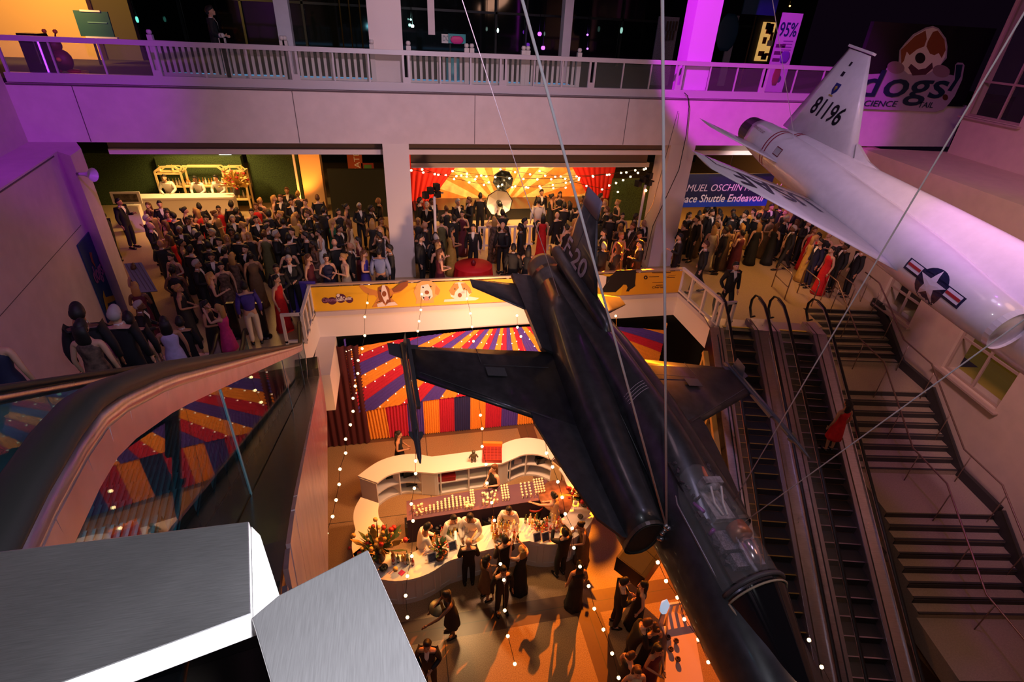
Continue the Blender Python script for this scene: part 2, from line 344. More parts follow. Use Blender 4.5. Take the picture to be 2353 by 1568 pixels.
# skirting along the stair wall
# ================================================================ suspended aircraft
from mathutils.bvhtree import BVHTree
def rotm(a, b, c):
    return (Matrix.Rotation(a, 3, 'Z') @ Matrix.Rotation(b, 3, 'Y') @ Matrix.Rotation(c, 3, 'X'))
def sring(st, hw, hh, zc=0, yc=0, n=28, e=2.0, top=None):
    out = []
    for k in range(n):
        a = 2*PI*k/n; c, s = math.cos(a), math.sin(a)
        h = hh if (s < 0 or top is None) else top
        out.append(Vector((8-st, yc+hw*math.copysign(abs(c)**(2/e), c), zc+h*math.copysign(abs(s)**(2/e), s))))
    return out
def jet_mb(secs, **k):
    mb = MB(); mb.smooth = True
    # interpolate sections
    out = []
    for i in range(len(secs)-1):
        for t in (0, .33, .66): 
            out.append([secs[i][q]*(1-t)+secs[i+1][q]*t for q in range(len(secs[i]))])
    out.append(list(secs[-1])); 
    # smooth once
    sm = [out[0]]+[[(out[i-1][q]+2*out[i][q]+out[i+1][q])/4 if q else out[i][0] for q in range(len(out[i]))] for i in range(1, len(out)-1)]+[out[-1]]
    mb.loft([sring(*s_, **k) for s_ in sm]); return mb
def foil(mb, root, tip, n=10):
    # root/tip: (st_LE, st_TE, y, z, thick); aerofoil lens loft
    rings = []
    for (le, te, y, z, th, *ax) in (root, tip):
        r = []
        for k in range(n+1): t = k/n; r.append((8-(le+(te-le)*t), y, z, th*(1.0*math.sqrt(max(t, 0))*(1-t)*1.9)))
        up = [Vector((x, y_, z_+h/2)) for x, y_, z_, h in r]; dn = [Vector((x, y_, z_-h/2)) for x, y_, z_, h in reversed(r[1:-1])]
        rings.append(up+dn)
    sm = mb.smooth; mb.smooth = True; mb.loft(rings); mb.smooth = sm; return mb
def finfoil(mb, root, tip, n=10):     # upright: (le, te, z, thick)
    rings = []
    for (le, te, z, th) in (root, tip):
        r = [(8-(le+(te-le)*k/n), th*(math.sqrt(k/n)*(1-k/n)*1.9)) for k in range(n+1)]
        rings.append([Vector((x, h/2, z)) for x, h in r]+[Vector((x, -h/2, z)) for x, h in reversed(r[1:-1])])
    sm = mb.smooth; mb.smooth = True; mb.loft(rings); mb.smooth = sm; return mb
def bvh_of(obj_list):
    vs = []; fs = []
    for o in obj_list:
        b = len(vs); vs += [v.co.copy() for v in o.data.vertices]; fs += [[b+i for i in p.vertices] for p in o.data.polygons]
    return BVHTree.FromPolygons(vs, fs)
def decal(mb, name, mats, parent, bvh, nrm, off=.006):
    bm = bmesh.new(); me = D.meshes.new(name); me.from_pydata([Vector(v) for v in mb.v], [], mb.f)
    for q in (mats if isinstance(mats, list) else [mats]): me.materials.append(q)
    me.polygons.foreach_set('material_index', mb.m); bm.from_mesh(me)
    bmesh.ops.triangulate(bm, faces=bm.faces)
    for _ in range(4):
        le = [e for e in bm.edges if e.calc_length() > .12]
        if not le: break
        bmesh.ops.subdivide_edges(bm, edges=le, cuts=1); bmesh.ops.triangulate(bm, faces=bm.faces)
    n = Vector(nrm).normalized()
    dead = []
    for v in bm.verts:
        h = bvh.ray_cast(v.co + n*3, -n)
        if h[0] is not None: v.co = h[0]+n*off
        else: dead.append(v)
    bmesh.ops.delete(bm, geom=dead, context='VERTS')
    bm.to_mesh(me); bm.free(); o = D.objects.new(name, me); COL.objects.link(o); o.parent = parent; return o
def cable(name, pts, r, m, label, cat='cable', group=None):
    o = MB().tube(pts, r, 6).build(name, m); return tag(o, label, cat, group)
M_jb = mat('charcoal jet paint', (.065, .07, .08), .36, .55, noise=.25, nscale=5, bump=.02, coat=.3)
M_jb2 = mat('jet seam', (.07, .08, .09), .4); M_jtan = mat('sealant tan', (.5, .42, .3), .6)
M_jg = mat('nozzle grey', (.16, .145, .13), .4, .7); M_cap = mat('fin cap grey', (.16, .15, .22), .5)
M_white_p = mat('marking white', (.8, .72, .82), .5); M_blackp = mat('marking black', (.012, .012, .02), .5)
M_mis = mat('missile grey', (.075, .085, .095), .35, .2)
M_can = mat('canopy glass', (.85, .88, .95), .02, alpha=.09, spec=.9)
f20 = tag(empty('fighter_jet'), 'glossy charcoal black fighter jet hanging by wires above the bar hall', 'airplane')
f20.rotation_mode = 'XYZ'; f20.rotation_euler = rotm(-1.5143, .1306, -.213).to_euler(); f20.location = (4.093, 6.92, 6.051)
# centre body: (station, halfwidth, halfheight, zc)
F = [(0, .03, .03, -.28), (.6, .2, .17, -.26), (1.6, .38, .33, -.2), (2.8, .52, .47, -.12), (3.9, .6, .58, -.05), (4.7, .62, .62, -.02), (5.6, .6, .66, .02), (6.7, .54, .86, .05),
     (7.6, .46, .93, .05), (9, .42, .9, 0), (10.5, .45, .8, 0), (11.8, .5, .66, 0), (13, .5, .53, 0), (13.6, .47, .47, 0)]
fb = jet_mb(F, e=2.2)
for st_ in (6.95, 13.2):
    pass
fus = fb.build('fuselage', M_jb, f20, local=True)
FB = bvh_of([fus])
for s_ in (-1, 1):
    t = MB(); t.smooth = True
    T = [(5.95, .27, .40, -.08, s_*.86), (6.2, .29, .44, -.08, s_*.86), (7.2, .36, .5, -.08, s_*.8), (8.5, .42, .56, -.05, s_*.7), (10, .42, .58, -.02, s_*.55), (11.5, .36, .54, 0, s_*.38), (12.8, .3, .48, 0, s_*.26)]
    t.loft([sring(a[0], a[1], a[2], a[3], a[4], e=2.6) for a in T])
    tr = t.build('air_intake', M_jb, f20, local=True)
    ri = MB(); ri.loft([sring(5.93, .28, .41, -.08, s_*.86, e=2.6), sring(5.99, .285, .415, -.08, s_*.86, e=2.6), sring(5.99, .23, .36, -.08, s_*.86, e=2.6), sring(5.93, .23, .36, -.08, s_*.86, e=2.6)], caps=False)
    ri.build('intake_lip', M_jg, tr, local=True)
    dk = MB(); dk.loft([sring(5.945, .24, .37, -.08, s_*.86, e=2.6), sring(5.95, .24, .37, -.08, s_*.86, e=2.6)]); dk.build('intake_mouth', M_dark, tr, local=True)
    wg = MB()
    foil(wg, (7.95, 10.55, s_*.75, -.12, .16), (9.45, 10.4, s_*4.0, -.12, .05))
    wo = wg.build('wing', M_jb, f20, local=True)
    lx = MB(); pts = [(5.95, .95), (6.0, 1.2), (6.35, 1.5), (7.2, 1.72), (8.0, 1.88), (8.35, 1.95), (9.3, 1.95), (9.3, .7), (6.1, .7)]
    lx.prism([(8-a, s_*b) for a, b in pts], -.14, -.09); lx.build('wing_root_extension', M_jb, f20, local=True)
    rg_ = MB(); rg_.prism([(8-a, s_*b) for a, b in ((13.75, .98), (13.1, 1.02), (10.6, 1.12), (10.3, .6), (13.75, .4))], -.16, -.06); rg_.build('tail_shelf', M_jb, f20, local=True)
    fl = MB()
    fl.bar((8-9.9, s_*1.2, -.045), (8-9.9, s_*2.6, -.065), .012, .01); fl.bar((8-9.95, s_*2.65, -.06), (8-10.45, s_*2.65, -.09), .012, .01)
    fl.bar((8-8.45, s_*1.6, -.06), (8-9.6, s_*3.9, -.09), .012, .01); fl.plate([(8-9.55, s_*2.2, -.035), (8-9.55, s_*2.6, -.04), (8-9.8, s_*2.6, -.04), (8-9.8, s_*2.2, -.035)], .012)
    fl.build('panel_line', M_jb2, wo, local=True)
    sb = MB(); foil(sb, (11.75, 13.35, s_*.5, -.12, .1), (12.95, 13.35, s_*2.2, -.16, .03)); sb.build('tailplane', M_jb, f20, local=True)
    # wing tip missile
    mi = MB(); y = s_*4.14
    mi.tube([(8-7.5, y, -.12), (8-7.62, y, -.12), (8-7.85, y, -.12), (8-8.2, y, -.12), (8-10.45, y, -.12)], [.012, .035, .05, .062, .062], 12)
    mo = mi.build('missile', M_mis, f20, local=True)
    for (x0, x1, sp) in ((7.95, 8.15, .12), (10.0, 10.45, .3)):
        for dy, dz in ((1, 0), (-1, 0), (0, 1), (0, -1)):
            fm = MB(); d1 = Vector((0, dy, dz)); b0 = Vector((8-x0, y, -.12)); b1 = Vector((8-x1, y, -.12))
            fm.plate([b0+d1*.05, b1+d1*.05, b1+d1*sp, b0+d1*sp*.95-Vector((.12, 0, 0))], .008); fm.build('missile_fin', M_mis, mo, local=True)
    MB().bar((8-8.7, s_*4.03, -.12), (8-10.6, s_*4.03, -.12), .07, .07).build('launch_rail', M_mis, f20, local=True)
    # saddle line of the spine
    sp = MB(); sp.tube([(8-6.8, s_*.50, .30), (8-8, s_*.5, .42), (8-9.5, s_*.52, .45), (8-11, s_*.5, .42)], .008, 5); sp.build('spine_seam', M_jb2, f20, local=True)
nz = MB(); nz.lathe([(.47, 0), (.47, .25), (.44, .5), (.40, .74)], n=24); 
def zx(mb, st_): # lathe along z -> aircraft -x
    mb.v = [(8-st_-v[2], v[0], v[1]) for v in mb.v]; return mb
nz2 = MB(); nz2.lathe([(.47, 0), (.47, .3), (.43, .55), (.39, .72), (.36, .72), (.38, .3)], n=24, caps=False); zx(nz2, 13.55)
nz2.build('exhaust_nozzle', M_jg, f20, local=True)
MB().loft([sring(13.9, .37, .37), sring(13.92, .37, .37)]).build('nozzle_dark', M_dark, f20, local=True)
fi = MB(); finfoil(fi, (10.5, 13.4, .5, .2), (12.35, 13.25, 2.35, .05)); fin = fi.build('tail_fin', M_jb, f20, local=True)
fc = MB(); fc.smooth = True; finfoil(fc, (12.3, 13.3, 2.32, .09), (12.42, 13.35, 2.72, .06)); fc.build('fin_cap', M_cap, fin, local=True)
MB().tube([(8-10.0, 0, .62), (8-10.4, 0, .84), (8-11.6, 0, .86), (8-13.6, 0, .8), (8-14.1, 0, .74)], [.06, .17, .2, .17, .04], 12).build('parachute_housing', M_jb, f20, local=True)
MB().bar((8-12.7, 0, 1.25), (8-12.7, 0, 2.3), .075, .02, up=(1, 0, 0)).build('rudder_hinge', M_jb2, fin, local=True)
tx = MB(); Mx = frame((8-11.62, -.13, 1.02), (-1, 0, .28), (.1, 0, 1))
Mx = Matrix.Translation((8-13.35, -.12, 1.02)) @ frame((0, 0, 0), (1, 0, 0), (0, 0, 1)).to_3x3().to_4x4()
add_text(tx, 'F-20', .62, Mx, fit=1.5, bold=.012); FN = bvh_of([fin])
decal(tx, 'lettering', M_white_p, fin, FN, (0, -1, 0), .012)
# canopy, windscreen and cockpit
def dome(s0, s1, w0, w1, zb0, zb1, h0, h1, n=12, rear=False):
    rings = []
    for i in range(9):
        t = i/8; st_ = s0+(s1-s0)*t; w_ = w0+(w1-w0)*t; zb = zb0+(zb1-zb0)*t; h = h0+(h1-h0)*t
        if rear: k = math.sqrt(max(0, 1-(t**3.2))); w_ *= max(k, .08); h *= max(k, .05)
        rings.append([Vector((8-st_, math.cos(PI*j/n)*w_, zb+math.sin(PI*j/n)*h)) for j in range(n+1)])
    return rings
cn = MB(); cn.smooth = True; cn.loft(dome(4.78, 6.95, .45, .52, .42, .6, .52, .46, rear=True), caps=False, close=False); cn.build('canopy', M_can, f20, local=True)
ws = MB(); ws.smooth = True; ws.loft(dome(3.55, 4.66, .2, .445, .33, .42, .16, .52), caps=False, close=False)
ws.build('windscreen', mat('dark windscreen', (.012, .012, .016), .06, spec=.7), f20, local=True)
arc = [Vector((8-4.72, math.cos(PI*j/16)*.455, .42+math.sin(PI*j/16)*.53)) for j in range(17)]
MB().tube(arc, .035, 6).build('canopy_arch', mat('arch grey', (.09, .085, .1), .45), f20, local=True)
tp = MB(); arc2 = [Vector((8-4.62, math.cos(PI*j/16)*.445, .42+math.sin(PI*j/16)*.52)) for j in range(17)]
tp.tube(arc2, .016, 5)
for s_ in (-1, 1): tp.tube([(8-3.55, s_*.2, .34), (8-4.1, s_*.33, .39), (8-4.62, s_*.455, .43)], .016, 5)
tp.tube([Vector((8-3.55+.03*math.sin(PI*j/8), math.cos(PI*j/8)*.2, .34+math.sin(PI*j/8)*.165)) for j in range(9)], .016, 5); tp.build('windscreen_seal', M_jtan, f20, local=True)
rl = MB()
for s_ in (-1, 1): rl.tube([Vector((8-(4.75+t*.27), s_*(.42+.09*t/8*1.1)*math.sqrt(max(0, 1-(t/8)**3.2)) if t > 5 else s_*(.42+.012*t), .42+t*.0225)) for t in range(9)], .02, 6)
rl.build('canopy_rail', mat('rail metal', (.3, .27, .3), .3, .8), f20, local=True)
ck = MB(); ck.prism([(8-4.8, .34), (8-6.5, .38), (8-6.5, -.38), (8-4.8, -.34)], .45, .655); 
ck = MB(); ck.loft([[Vector((8-4.8, -.36, .57)), Vector((8-4.8, .36, .57)), Vector((8-6.75, .4, .7)), Vector((8-6.75, -.4, .7))]]*1 + [[Vector((8-4.8, -.36, .6)), Vector((8-4.8, .36, .6)), Vector((8-6.75, .4, .93*.8)), Vector((8-6.75, -.4, .93*.8))]])
ck.build('cockpit_floor', mat('cockpit black', (.02, .018, .026), .6, noise=.5, nscale=12), f20, local=True)
seat = MB(); seat.box((8-5.9, 0, .72), (.5, .36, .14)); seat.box((8-6.2, 0, .84), (.12, .34, .3)); seat.ball((8-6.15, 0, .93), .1, 6, (1, 1.3, .6))
so = seat.build('ejection_seat', mat('seat grey', (.3, .28, .33), .7, noise=.5, nscale=10), f20, local=True)
hn = MB()
for y in (-.1, .1): hn.tube([(8-6.1, y, .96), (8-5.9, y*.8, .83), (8-5.7, y*.4, .81)], .018, 5)
hn.build('harness', mat('harness webbing', (.75, .7, .75), .6), so, local=True)
MB().tube([(8-6.35, .05, .86), (8-6.55, .1, .84)], .03, 6).build('orange_handle', mat('orange handle', (.8, .16, .05), .5), so, local=True)
MB().box((8-5.35, 0, .69), (.3, .62, .1)).box((8-5.05, 0, .66), (.2, .5, .14)).build('instrument_panel', mat('panel grey', (.2, .18, .24), .5, noise=.5, nscale=40), f20, local=True)
gs = MB(); gs.smooth = True; gs.tube([(8-5.32, .02, .8), (8-5.2, .02, .84), (8-5.0, .02, .8), (8-4.86, .02, .72)], [.04, .13, .11, .05], 14); gs.build('gunsight', mat('sight chrome', (.6, .5, .55), .2, .8), f20, local=True)
MB().tube([(8-5.5, .02, .83), (8-5.3, .02, .85)], .15, 14).build('sight_collar', mat('sight collar', (.45, .2, .13), .4, .5), f20, local=True)
MB().tube([(8-5.5, -.33, .66), (8-5.5, -.33, .78)], .03, 6).tube([(8-6.0, -.33, .7), (8-5.8, -.3, .76)], .03, 6).build('throttle', mat('violet lever', (.35, .1, .5), .3, .3), f20, local=True)
rb = random.Random(4)
for k in range(26):
    s0 = rb.uniform(4.95, 6.7); y = rb.choice((-1, 1))*rb.uniform(.24, .37); zz = .6+(s0-4.8)*.07
    MB().box((8-s0, y, zz+.04), (rb.uniform(.03, .12), rb.uniform(.02, .08), rb.uniform(.03, .1)), rb.uniform(0, 3)).build('switch_box', mat('console', (.1, .09, .12), .4, .3, noise=.6, nscale=30), f20, local=True)
# small markings and hoist fittings
dk = MB()
for i in range(4): dk.bar((8-8.2-i*.07, -.36, 1.2), (8-8.3-i*.07, -.05, 1.2), .012, .01)
for i in range(4): dk.bar((8-4.3, .0, 1.1), (8-4.36, .0, 1.1), .06, .01)
decal(dk, 'white_marking', M_white_p, f20, bvh_of([fus, ws_ if False else fus]), (0, 0, 1), .01)
def J(root, st_, y, z): return root.matrix_world @ Vector((8-st_, y, z))
bpy.context.view_layer.update()
hk = MB(); ce = (8-5.9, -1.2, .2)
for (st_, y) in ((6.25, -.62), ):
    pass
# ---------------------------------------------------------------- white trainer jet
M_jw = mat('white jet paint', (.78, .76, .80), .3, noise=.04, nscale=6, coat=.5)
t38 = tag(empty('trainer_jet'), 'white jet trainer with star roundel and 81196 on its tail, hanging at right', 'airplane')
t38.rotation_euler = rotm(-1.6222, .1574, -.308).to_euler(); t38.location = (9.64, 7.718, 9.315)
T_ = [(0, .03, .03, -.2), (1, .25, .25, -.15), (2.5, .42, .45, -.05), (4, .48, .62, .05), (5.5, .5, .78, .12), (6.5, .5, .76, .12), (8, .47, .66, .15), (9.5, .46, .6, .12), (11, .48, .54, .08), (12.4, .45, .5, .04), (13.4, .25, .4, 0), (13.9, .1, .1, .05)]
tf = jet_mb(T_, e=2.0).build('fuselage', M_jw, t38, local=True); parts38 = [tf]
for s_ in (-1, 1):
    q = MB(); q.smooth = True
    T = [(5.35, .3, .34, -.12, s_*.86), (5.8, .33, .38, -.12, s_*.84), (7, .4, .46, -.1, s_*.72), (8.5, .42, .5, -.1, s_*.6), (10, .43, .5, -.08, s_*.5), (11.5, .44, .5, -.06, s_*.44), (12.8, .43, .47, -.05, s_*.4), (13.5, .38, .42, -.04, s_*.38), (13.75, .35, .38, -.04, s_*.38)]
    q.loft([sring(a[0], a[1], a[2], a[3], a[4], e=2.15) for a in T]); na = q.build('engine_nacelle', M_jw, t38, local=True); parts38.append(na)
    e1 = MB(); e1.loft([sring(13.7, .36, .39, -.04, s_*.38), sring(14.15, .33, .34, -.04, s_*.38), sring(14.15, .3, .31, -.04, s_*.38), sring(13.75, .3, .31, -.04, s_*.38)], caps=False)
    e1.build('exhaust_nozzle', mat('dark exhaust', (.1, .07, .09), .4, .6), na, local=True)
    MB().loft([sring(13.8, .31, .32, -.04, s_*.38), sring(13.82, .31, .32, -.04, s_*.38)]).build('nozzle_dark', M_dark, na, local=True)
    lip = MB(); lip.loft([sring(5.3, .3, .34, -.12, s_*.87), sring(5.4, .31, .35, -.12, s_*.86), sring(5.45, .25, .29, -.12, s_*.86)], caps=False); lip.build('intake_lip', M_jw, na, local=True)
    MB().loft([sring(5.36, .27, .31, -.12, s_*.86), sring(5.38, .27, .31, -.12, s_*.86)]).build('intake_mouth', M_dark, na, local=True)
    wg = MB(); foil(wg, (7.1, 10.4, s_*.85, -.38, .17), (9.55, 10.55, s_*3.9, -.38, .05)); wo = wg.build('wing', M_jw, t38, local=True)
    if s_ == -1: wingR = wo
    sb = MB(); foil(sb, (11.7, 13.2, s_*.7, -.2, .12), (13.0, 13.75, s_*2.2, -.2, .03)); sb.build('tailplane', M_jw, t38, local=True)
    ln = MB(); ln.bar((8-9.75, s_*1.3, -.31), (8-9.95, s_*3.6, -.345), .02, .008); ln.bar((8-9.95, s_*3.6, -.345), (8-10.45, s_*3.6, -.37), .02, .008); ln.build('panel_line', M_seam, wo, local=True)
ff = MB(); finfoil(ff, (10.55, 13.55, .42, .26), (12.3, 13.1, 2.45, .06)); fin2 = ff.build('tail_fin', M_jw, t38, local=True)
fr = MB(); fr.plate([(8-9.4, 0, .62), (8-10.7, 0, .6), (8-10.95, 0, .9), (8-10.4, 0, .72)], .12); fr.build('fin_fillet', M_jw, t38, local=True)
MB().bar((8-12.25, 0, 2.5), (8-13.12, 0, 2.5), .1, .05).build('fin_cap', M_jw, fin2, local=True)
B38 = bvh_of(parts38); BF = bvh_of([fin2]); BW = bvh_of([wingR])
# tail number on the right side: reads from tail towards nose
tx = MB(); add_text(tx, '81196', .56, frame((8-12.95, -.2, .98), (1, 0, 0), (0, 0, 1)), fit=1.15, bold=.012, sy=1.0); decal(tx, 'tail_number', M_blackp, fin2, BF, (0, -1, 0), .01)
pt = MB(); pt.box((8-12.7, -.2, 1.95), (.1, .01, .1)); pt.box((8-12.7+.02, -.2, 2.18), (.07, .01, .09)); decal(pt, 'dark_patch', M_blackp, fin2, BF, (0, -1, 0), .01)
em = MB(); X0, Z0 = 8-12.6, 1.62
em.plate([(X0-.1, -.2, Z0+.13), (X0+.1, -.2, Z0+.13), (X0+.1, -.2, Z0-.03), (X0, -.2, Z0-.14), (X0-.1, -.2, Z0-.03)], .01); decal(em, 'shield_emblem', mat('emblem blue', (.04, .05, .35), .5), fin2, BF, (0, -1, 0), .01)
em = MB(); em.plate([(X0-.05, -.2, Z0+.04), (X0, -.2, Z0+.08), (X0+.05, -.2, Z0+.04), (X0, -.2, Z0-.05)], .01); em.box((X0, -.2, Z0-.15), (.16, .01, .025)); decal(em, 'emblem_gold', mat('emblem gold', (.6, .42, .08), .5), fin2, BF, (0, -1, 0), .016)
# star and bars roundel
def roundel(cx, cz, r, y=-2, tilt=0):
    T0 = Matrix.Translation((cx, y, cz)) @ Matrix.Rotation(tilt, 4, 'Y')
    P = lambda x, z: T0 @ Vector((x, 0, z))
    navy = MB(); navy.plate([P(r*math.cos(a), r*math.sin(a)) for a in [2*PI*k/28 for k in range(28)]], .01)
    navy.plate([P(-2*r-.04, -.04), P(2*r+.04, -.04), P(2*r+.04, r*.55), P(-2*r-.04, r*.55)], .01)
    wh = MB(); st5 = []
    for k in range(10):
        a = PI/2+k*PI/5; q = r*.97 if k % 2 == 0 else r*.37; st5.append(P(q*math.cos(a), q*math.sin(a)))
    c0 = P(0, 0)
    for k in range(10): wh.add([c0, st5[k], st5[(k+1) % 10]], [(0, 1, 2)])
    for s_ in (-1, 1):
        x0, x1 = s_*r*.98, s_*2*r
        wh.add([P(x0, .0), P(x1, .0), P(x1, r*.5), P(x0, r*.5)], [(0, 1, 2, 3)])
    rd = MB()
    for s_ in (-1, 1): rd.add([P(s_*r*1.0, r*.17), P(s_*2*r, r*.17), P(s_*2*r, r*.33), P(s_*r*1.0, r*.33)], [(0, 1, 2, 3)])
    return navy, wh, rd
nv, wh, rd = roundel(8-6.55, -.12, .29)
decal(nv, 'roundel_disc', mat('navy', (.012, .016, .06), .4), t38, B38, (0, -1, .12), .006)
decal(wh, 'roundel_star', mat('roundel white', (.8, .72, .82), .4), t38, B38, (0, -1, .12), .012)
decal(rd, 'roundel_bar', mat('roundel red', (.45, .02, .03), .4), t38, B38, (0, -1, .12), .018)
# red line band and small markings
bd = MB()
for st_ in (12.55, 12.68): bd.loft([[p*1 for p in sring(st_, 1.0, 1.0)], sring(st_+.04, 1.0, 1.0)], caps=False)
bb = MB()
for st_ in (12.5, 12.62):
    ring = []
    for k in range(40):
        a = PI*.35+PI*.85*k/39; d = Vector((0, math.cos(a), math.sin(a))); h = B38.ray_cast(Vector((8-st_, 0, 0))+d*3, -d)
        if h[0]: ring.append(h[0]+d*.006)
    for k in range(len(ring)-1): bb.add([ring[k], ring[k+1], ring[k+1]-Vector((.04, 0, 0)), ring[k]-Vector((.04, 0, 0))], [(0, 1, 2, 3)])
bb.build('red_band', mat('dark red line', (.3, .02, .05), .5), t38, local=True)
q = MB(); q.box((8-12.05, -2, .0), (.26, .01, .2)); decal(q, 'hatch_outline', mat('dark red line', (.3, .02, .05), .5), t38, B38, (0, -1, .0), .006)
q = MB(); q.box((8-12.05, -2, .0), (.22, .01, .16)); decal(q, 'hatch_cover', M_jw, t38, B38, (0, -1, .0), .011)
q = MB(); add_text(q, 'BEWARE OF BLAST', .09, frame((8-13.6, -2, .12), (1, 0, 0), (0, 0, 1)), fit=.6); decal(q, 'red_caption', mat('dark red line', (.3, .02, .05), .5), t38, B38, (0, -1, 0), .006)
q = MB(); q.plate([(8-7.55+.13*math.cos(a), -.1+.13*math.sin(a), 2) for a in [2*PI*k/24 for k in range(24)]], .01); decal(q, 'fuel_cap_ring', mat('dark red line', (.3, .02, .05), .5), t38, B38, (0, -.3, 1), .006)
q = MB(); q.plate([(8-7.55+.1*math.cos(a), -.1+.1*math.sin(a), 2) for a in [2*PI*k/24 for k in range(24)]], .01); decal(q, 'fuel_cap_white', M_white_p, t38, B38, (0, -.3, 1), .011)
q = MB(); q.plate([(8-7.55+.075*math.cos(a), -.1+.075*math.sin(a), 2) for a in [2*PI*k/24 for k in range(24)]], .01); decal(q, 'fuel_cap', mat('dark maroon', (.06, .01, .02), .4), t38, B38, (0, -.3, 1), .016)
q = MB(); add_text(q, 'USAF', 1.15, frame((8-10.0, -1.25, 1), (0, -1, 0), (1, 0, 0)), fit=2.1, sy=.95, bold=.01); decal(q, 'wing_lettering', mat('faded black', (.09, .07, .12), .5), wingR, BW, (0, 0, 1), .01)
q = MB(); add_text(q, 'U.S.AIR FORCE', .34, frame((8-5.0, -2, -.2), (1, 0, 0), (0, 0, 1)), fit=2.6, bold=.01); decal(q, 'nose_lettering', M_blackp, t38, B38, (0, -1, 0), .008)
# T-38 canopy (beyond the frame edge)
cn = MB(); cn.smooth = True; cn.loft(dome(2.6, 5.2, .3, .4, .5, .62, .4, .36, rear=True), caps=False, close=False); cn.build('canopy', M_can, t38, local=True)
bpy.context.view_layer.update()
M_wire = mat('steel wire', (.93, .9, 1.0), .5, .0); M_wired = mat('dark wire', (.05, .045, .05), .5)
def up_from(P, px, py, dist):   # a wire running from P up towards the roof, passing the surveyed point
    d = _ray(px, py).normalized(); return EYE + d*dist
WS = [('suspension_wire', J(f20, 11.9, -.45, .5), (1062, 0), 11, .009, 'thin violet wire rising from tail of black jet to roof'),
      ('suspension_wire', J(f20, 5.92, -.6, .2), (1200, 0), 5.5, .015, 'pale wire slanting across the view to nose fitting of black jet'),
      ('suspension_wire', J(f20, 5.92, -.6, .2), (1522, 0), 6.2, .017, 'thick pale wire dropping almost straight to the black jet'),
      ('suspension_wire', J(t38, 12.2, -.5, .35), (1775, 0), 11, .006, 'thin dark wire holding the tail of the white jet'),
      ('suspension_wire', J(f20, 6.1, .62, .55), (2353, 30), 6.0, .008, 'long magenta wire from black jet canopy up to right corner'),
      ('suspension_wire', J(f20, 5.75, .6, .5), (2353, 735), 7.0, .008, 'wire stretched from black jet windscreen across stairs to white jet nose')]
for n_, a, b, dist, r, lab in WS:
    q_ = up_from(a, *b, dist); d_ = q_-a; k_ = (19.95-a.z)/d_.z if d_.z > 1.2 else 1.35
    cable(n_, [a, q_, a+d_*max(1.05, k_)], r, M_wire, lab, 'wire')
ht = MB(); P = J(f20, 5.92, -.62, .2)
for k in range(7): ht.ball(P+Vector((random.uniform(-.05, .05), random.uniform(-.05, .05), .05-k*.05)), .045, 5)
tag(ht.build('shackle', mat('shackle steel', (.55, .53, .58), .3, .9)), 'cluster of steel shackles at wire end on black jet', 'shackle')
# ================================================================ right-hand escalators, stairs, rails
M_rub = mat('handrail rubber', (.009, .009, .010), .5, spec=.35); M_ss = brushed('stainless sheet', (.62, .55, .62), .3, (3, 3, 60))
M_deck = mat('escalator deck steel', (.42, .36, .42), .3, .85); M_step = mat('step aluminium', (.06, .055, .055), .5, .6)
M_gls = mat('balustrade glass', (.55, .6, .5), .03, alpha=.06, spec=.7); M_ylw = mat('comb yellow', (.75, .5, .06), .5); M_cow = mat('yellow truss paint', (.72, .42, .09), .55)
E_ = R_(14.5); ce_, se_ = math.cos(E_), math.sin(E_); EP = RF(-1.9, -2.0)
def EF(a, b, z=0):
    a2, b2 = a+1.9, b+2.0; return Vector((EP.x+a2*ce_+b2*se_, EP.y-a2*se_+b2*ce_, z))
SL = .577
def ez(b, z0, z1=0, bt=-1.9, bb=None):    # nosing line height along b
    if b >= bt: return z0
    return max(z1, z0-(bt-b)*SL)
def oriented(mbf, pts, w, h):    # swept rectangular profile following points
    for i in range(len(pts)-1):
        mbf.bar(pts[i], pts[i+1], w, h)
    return mbf
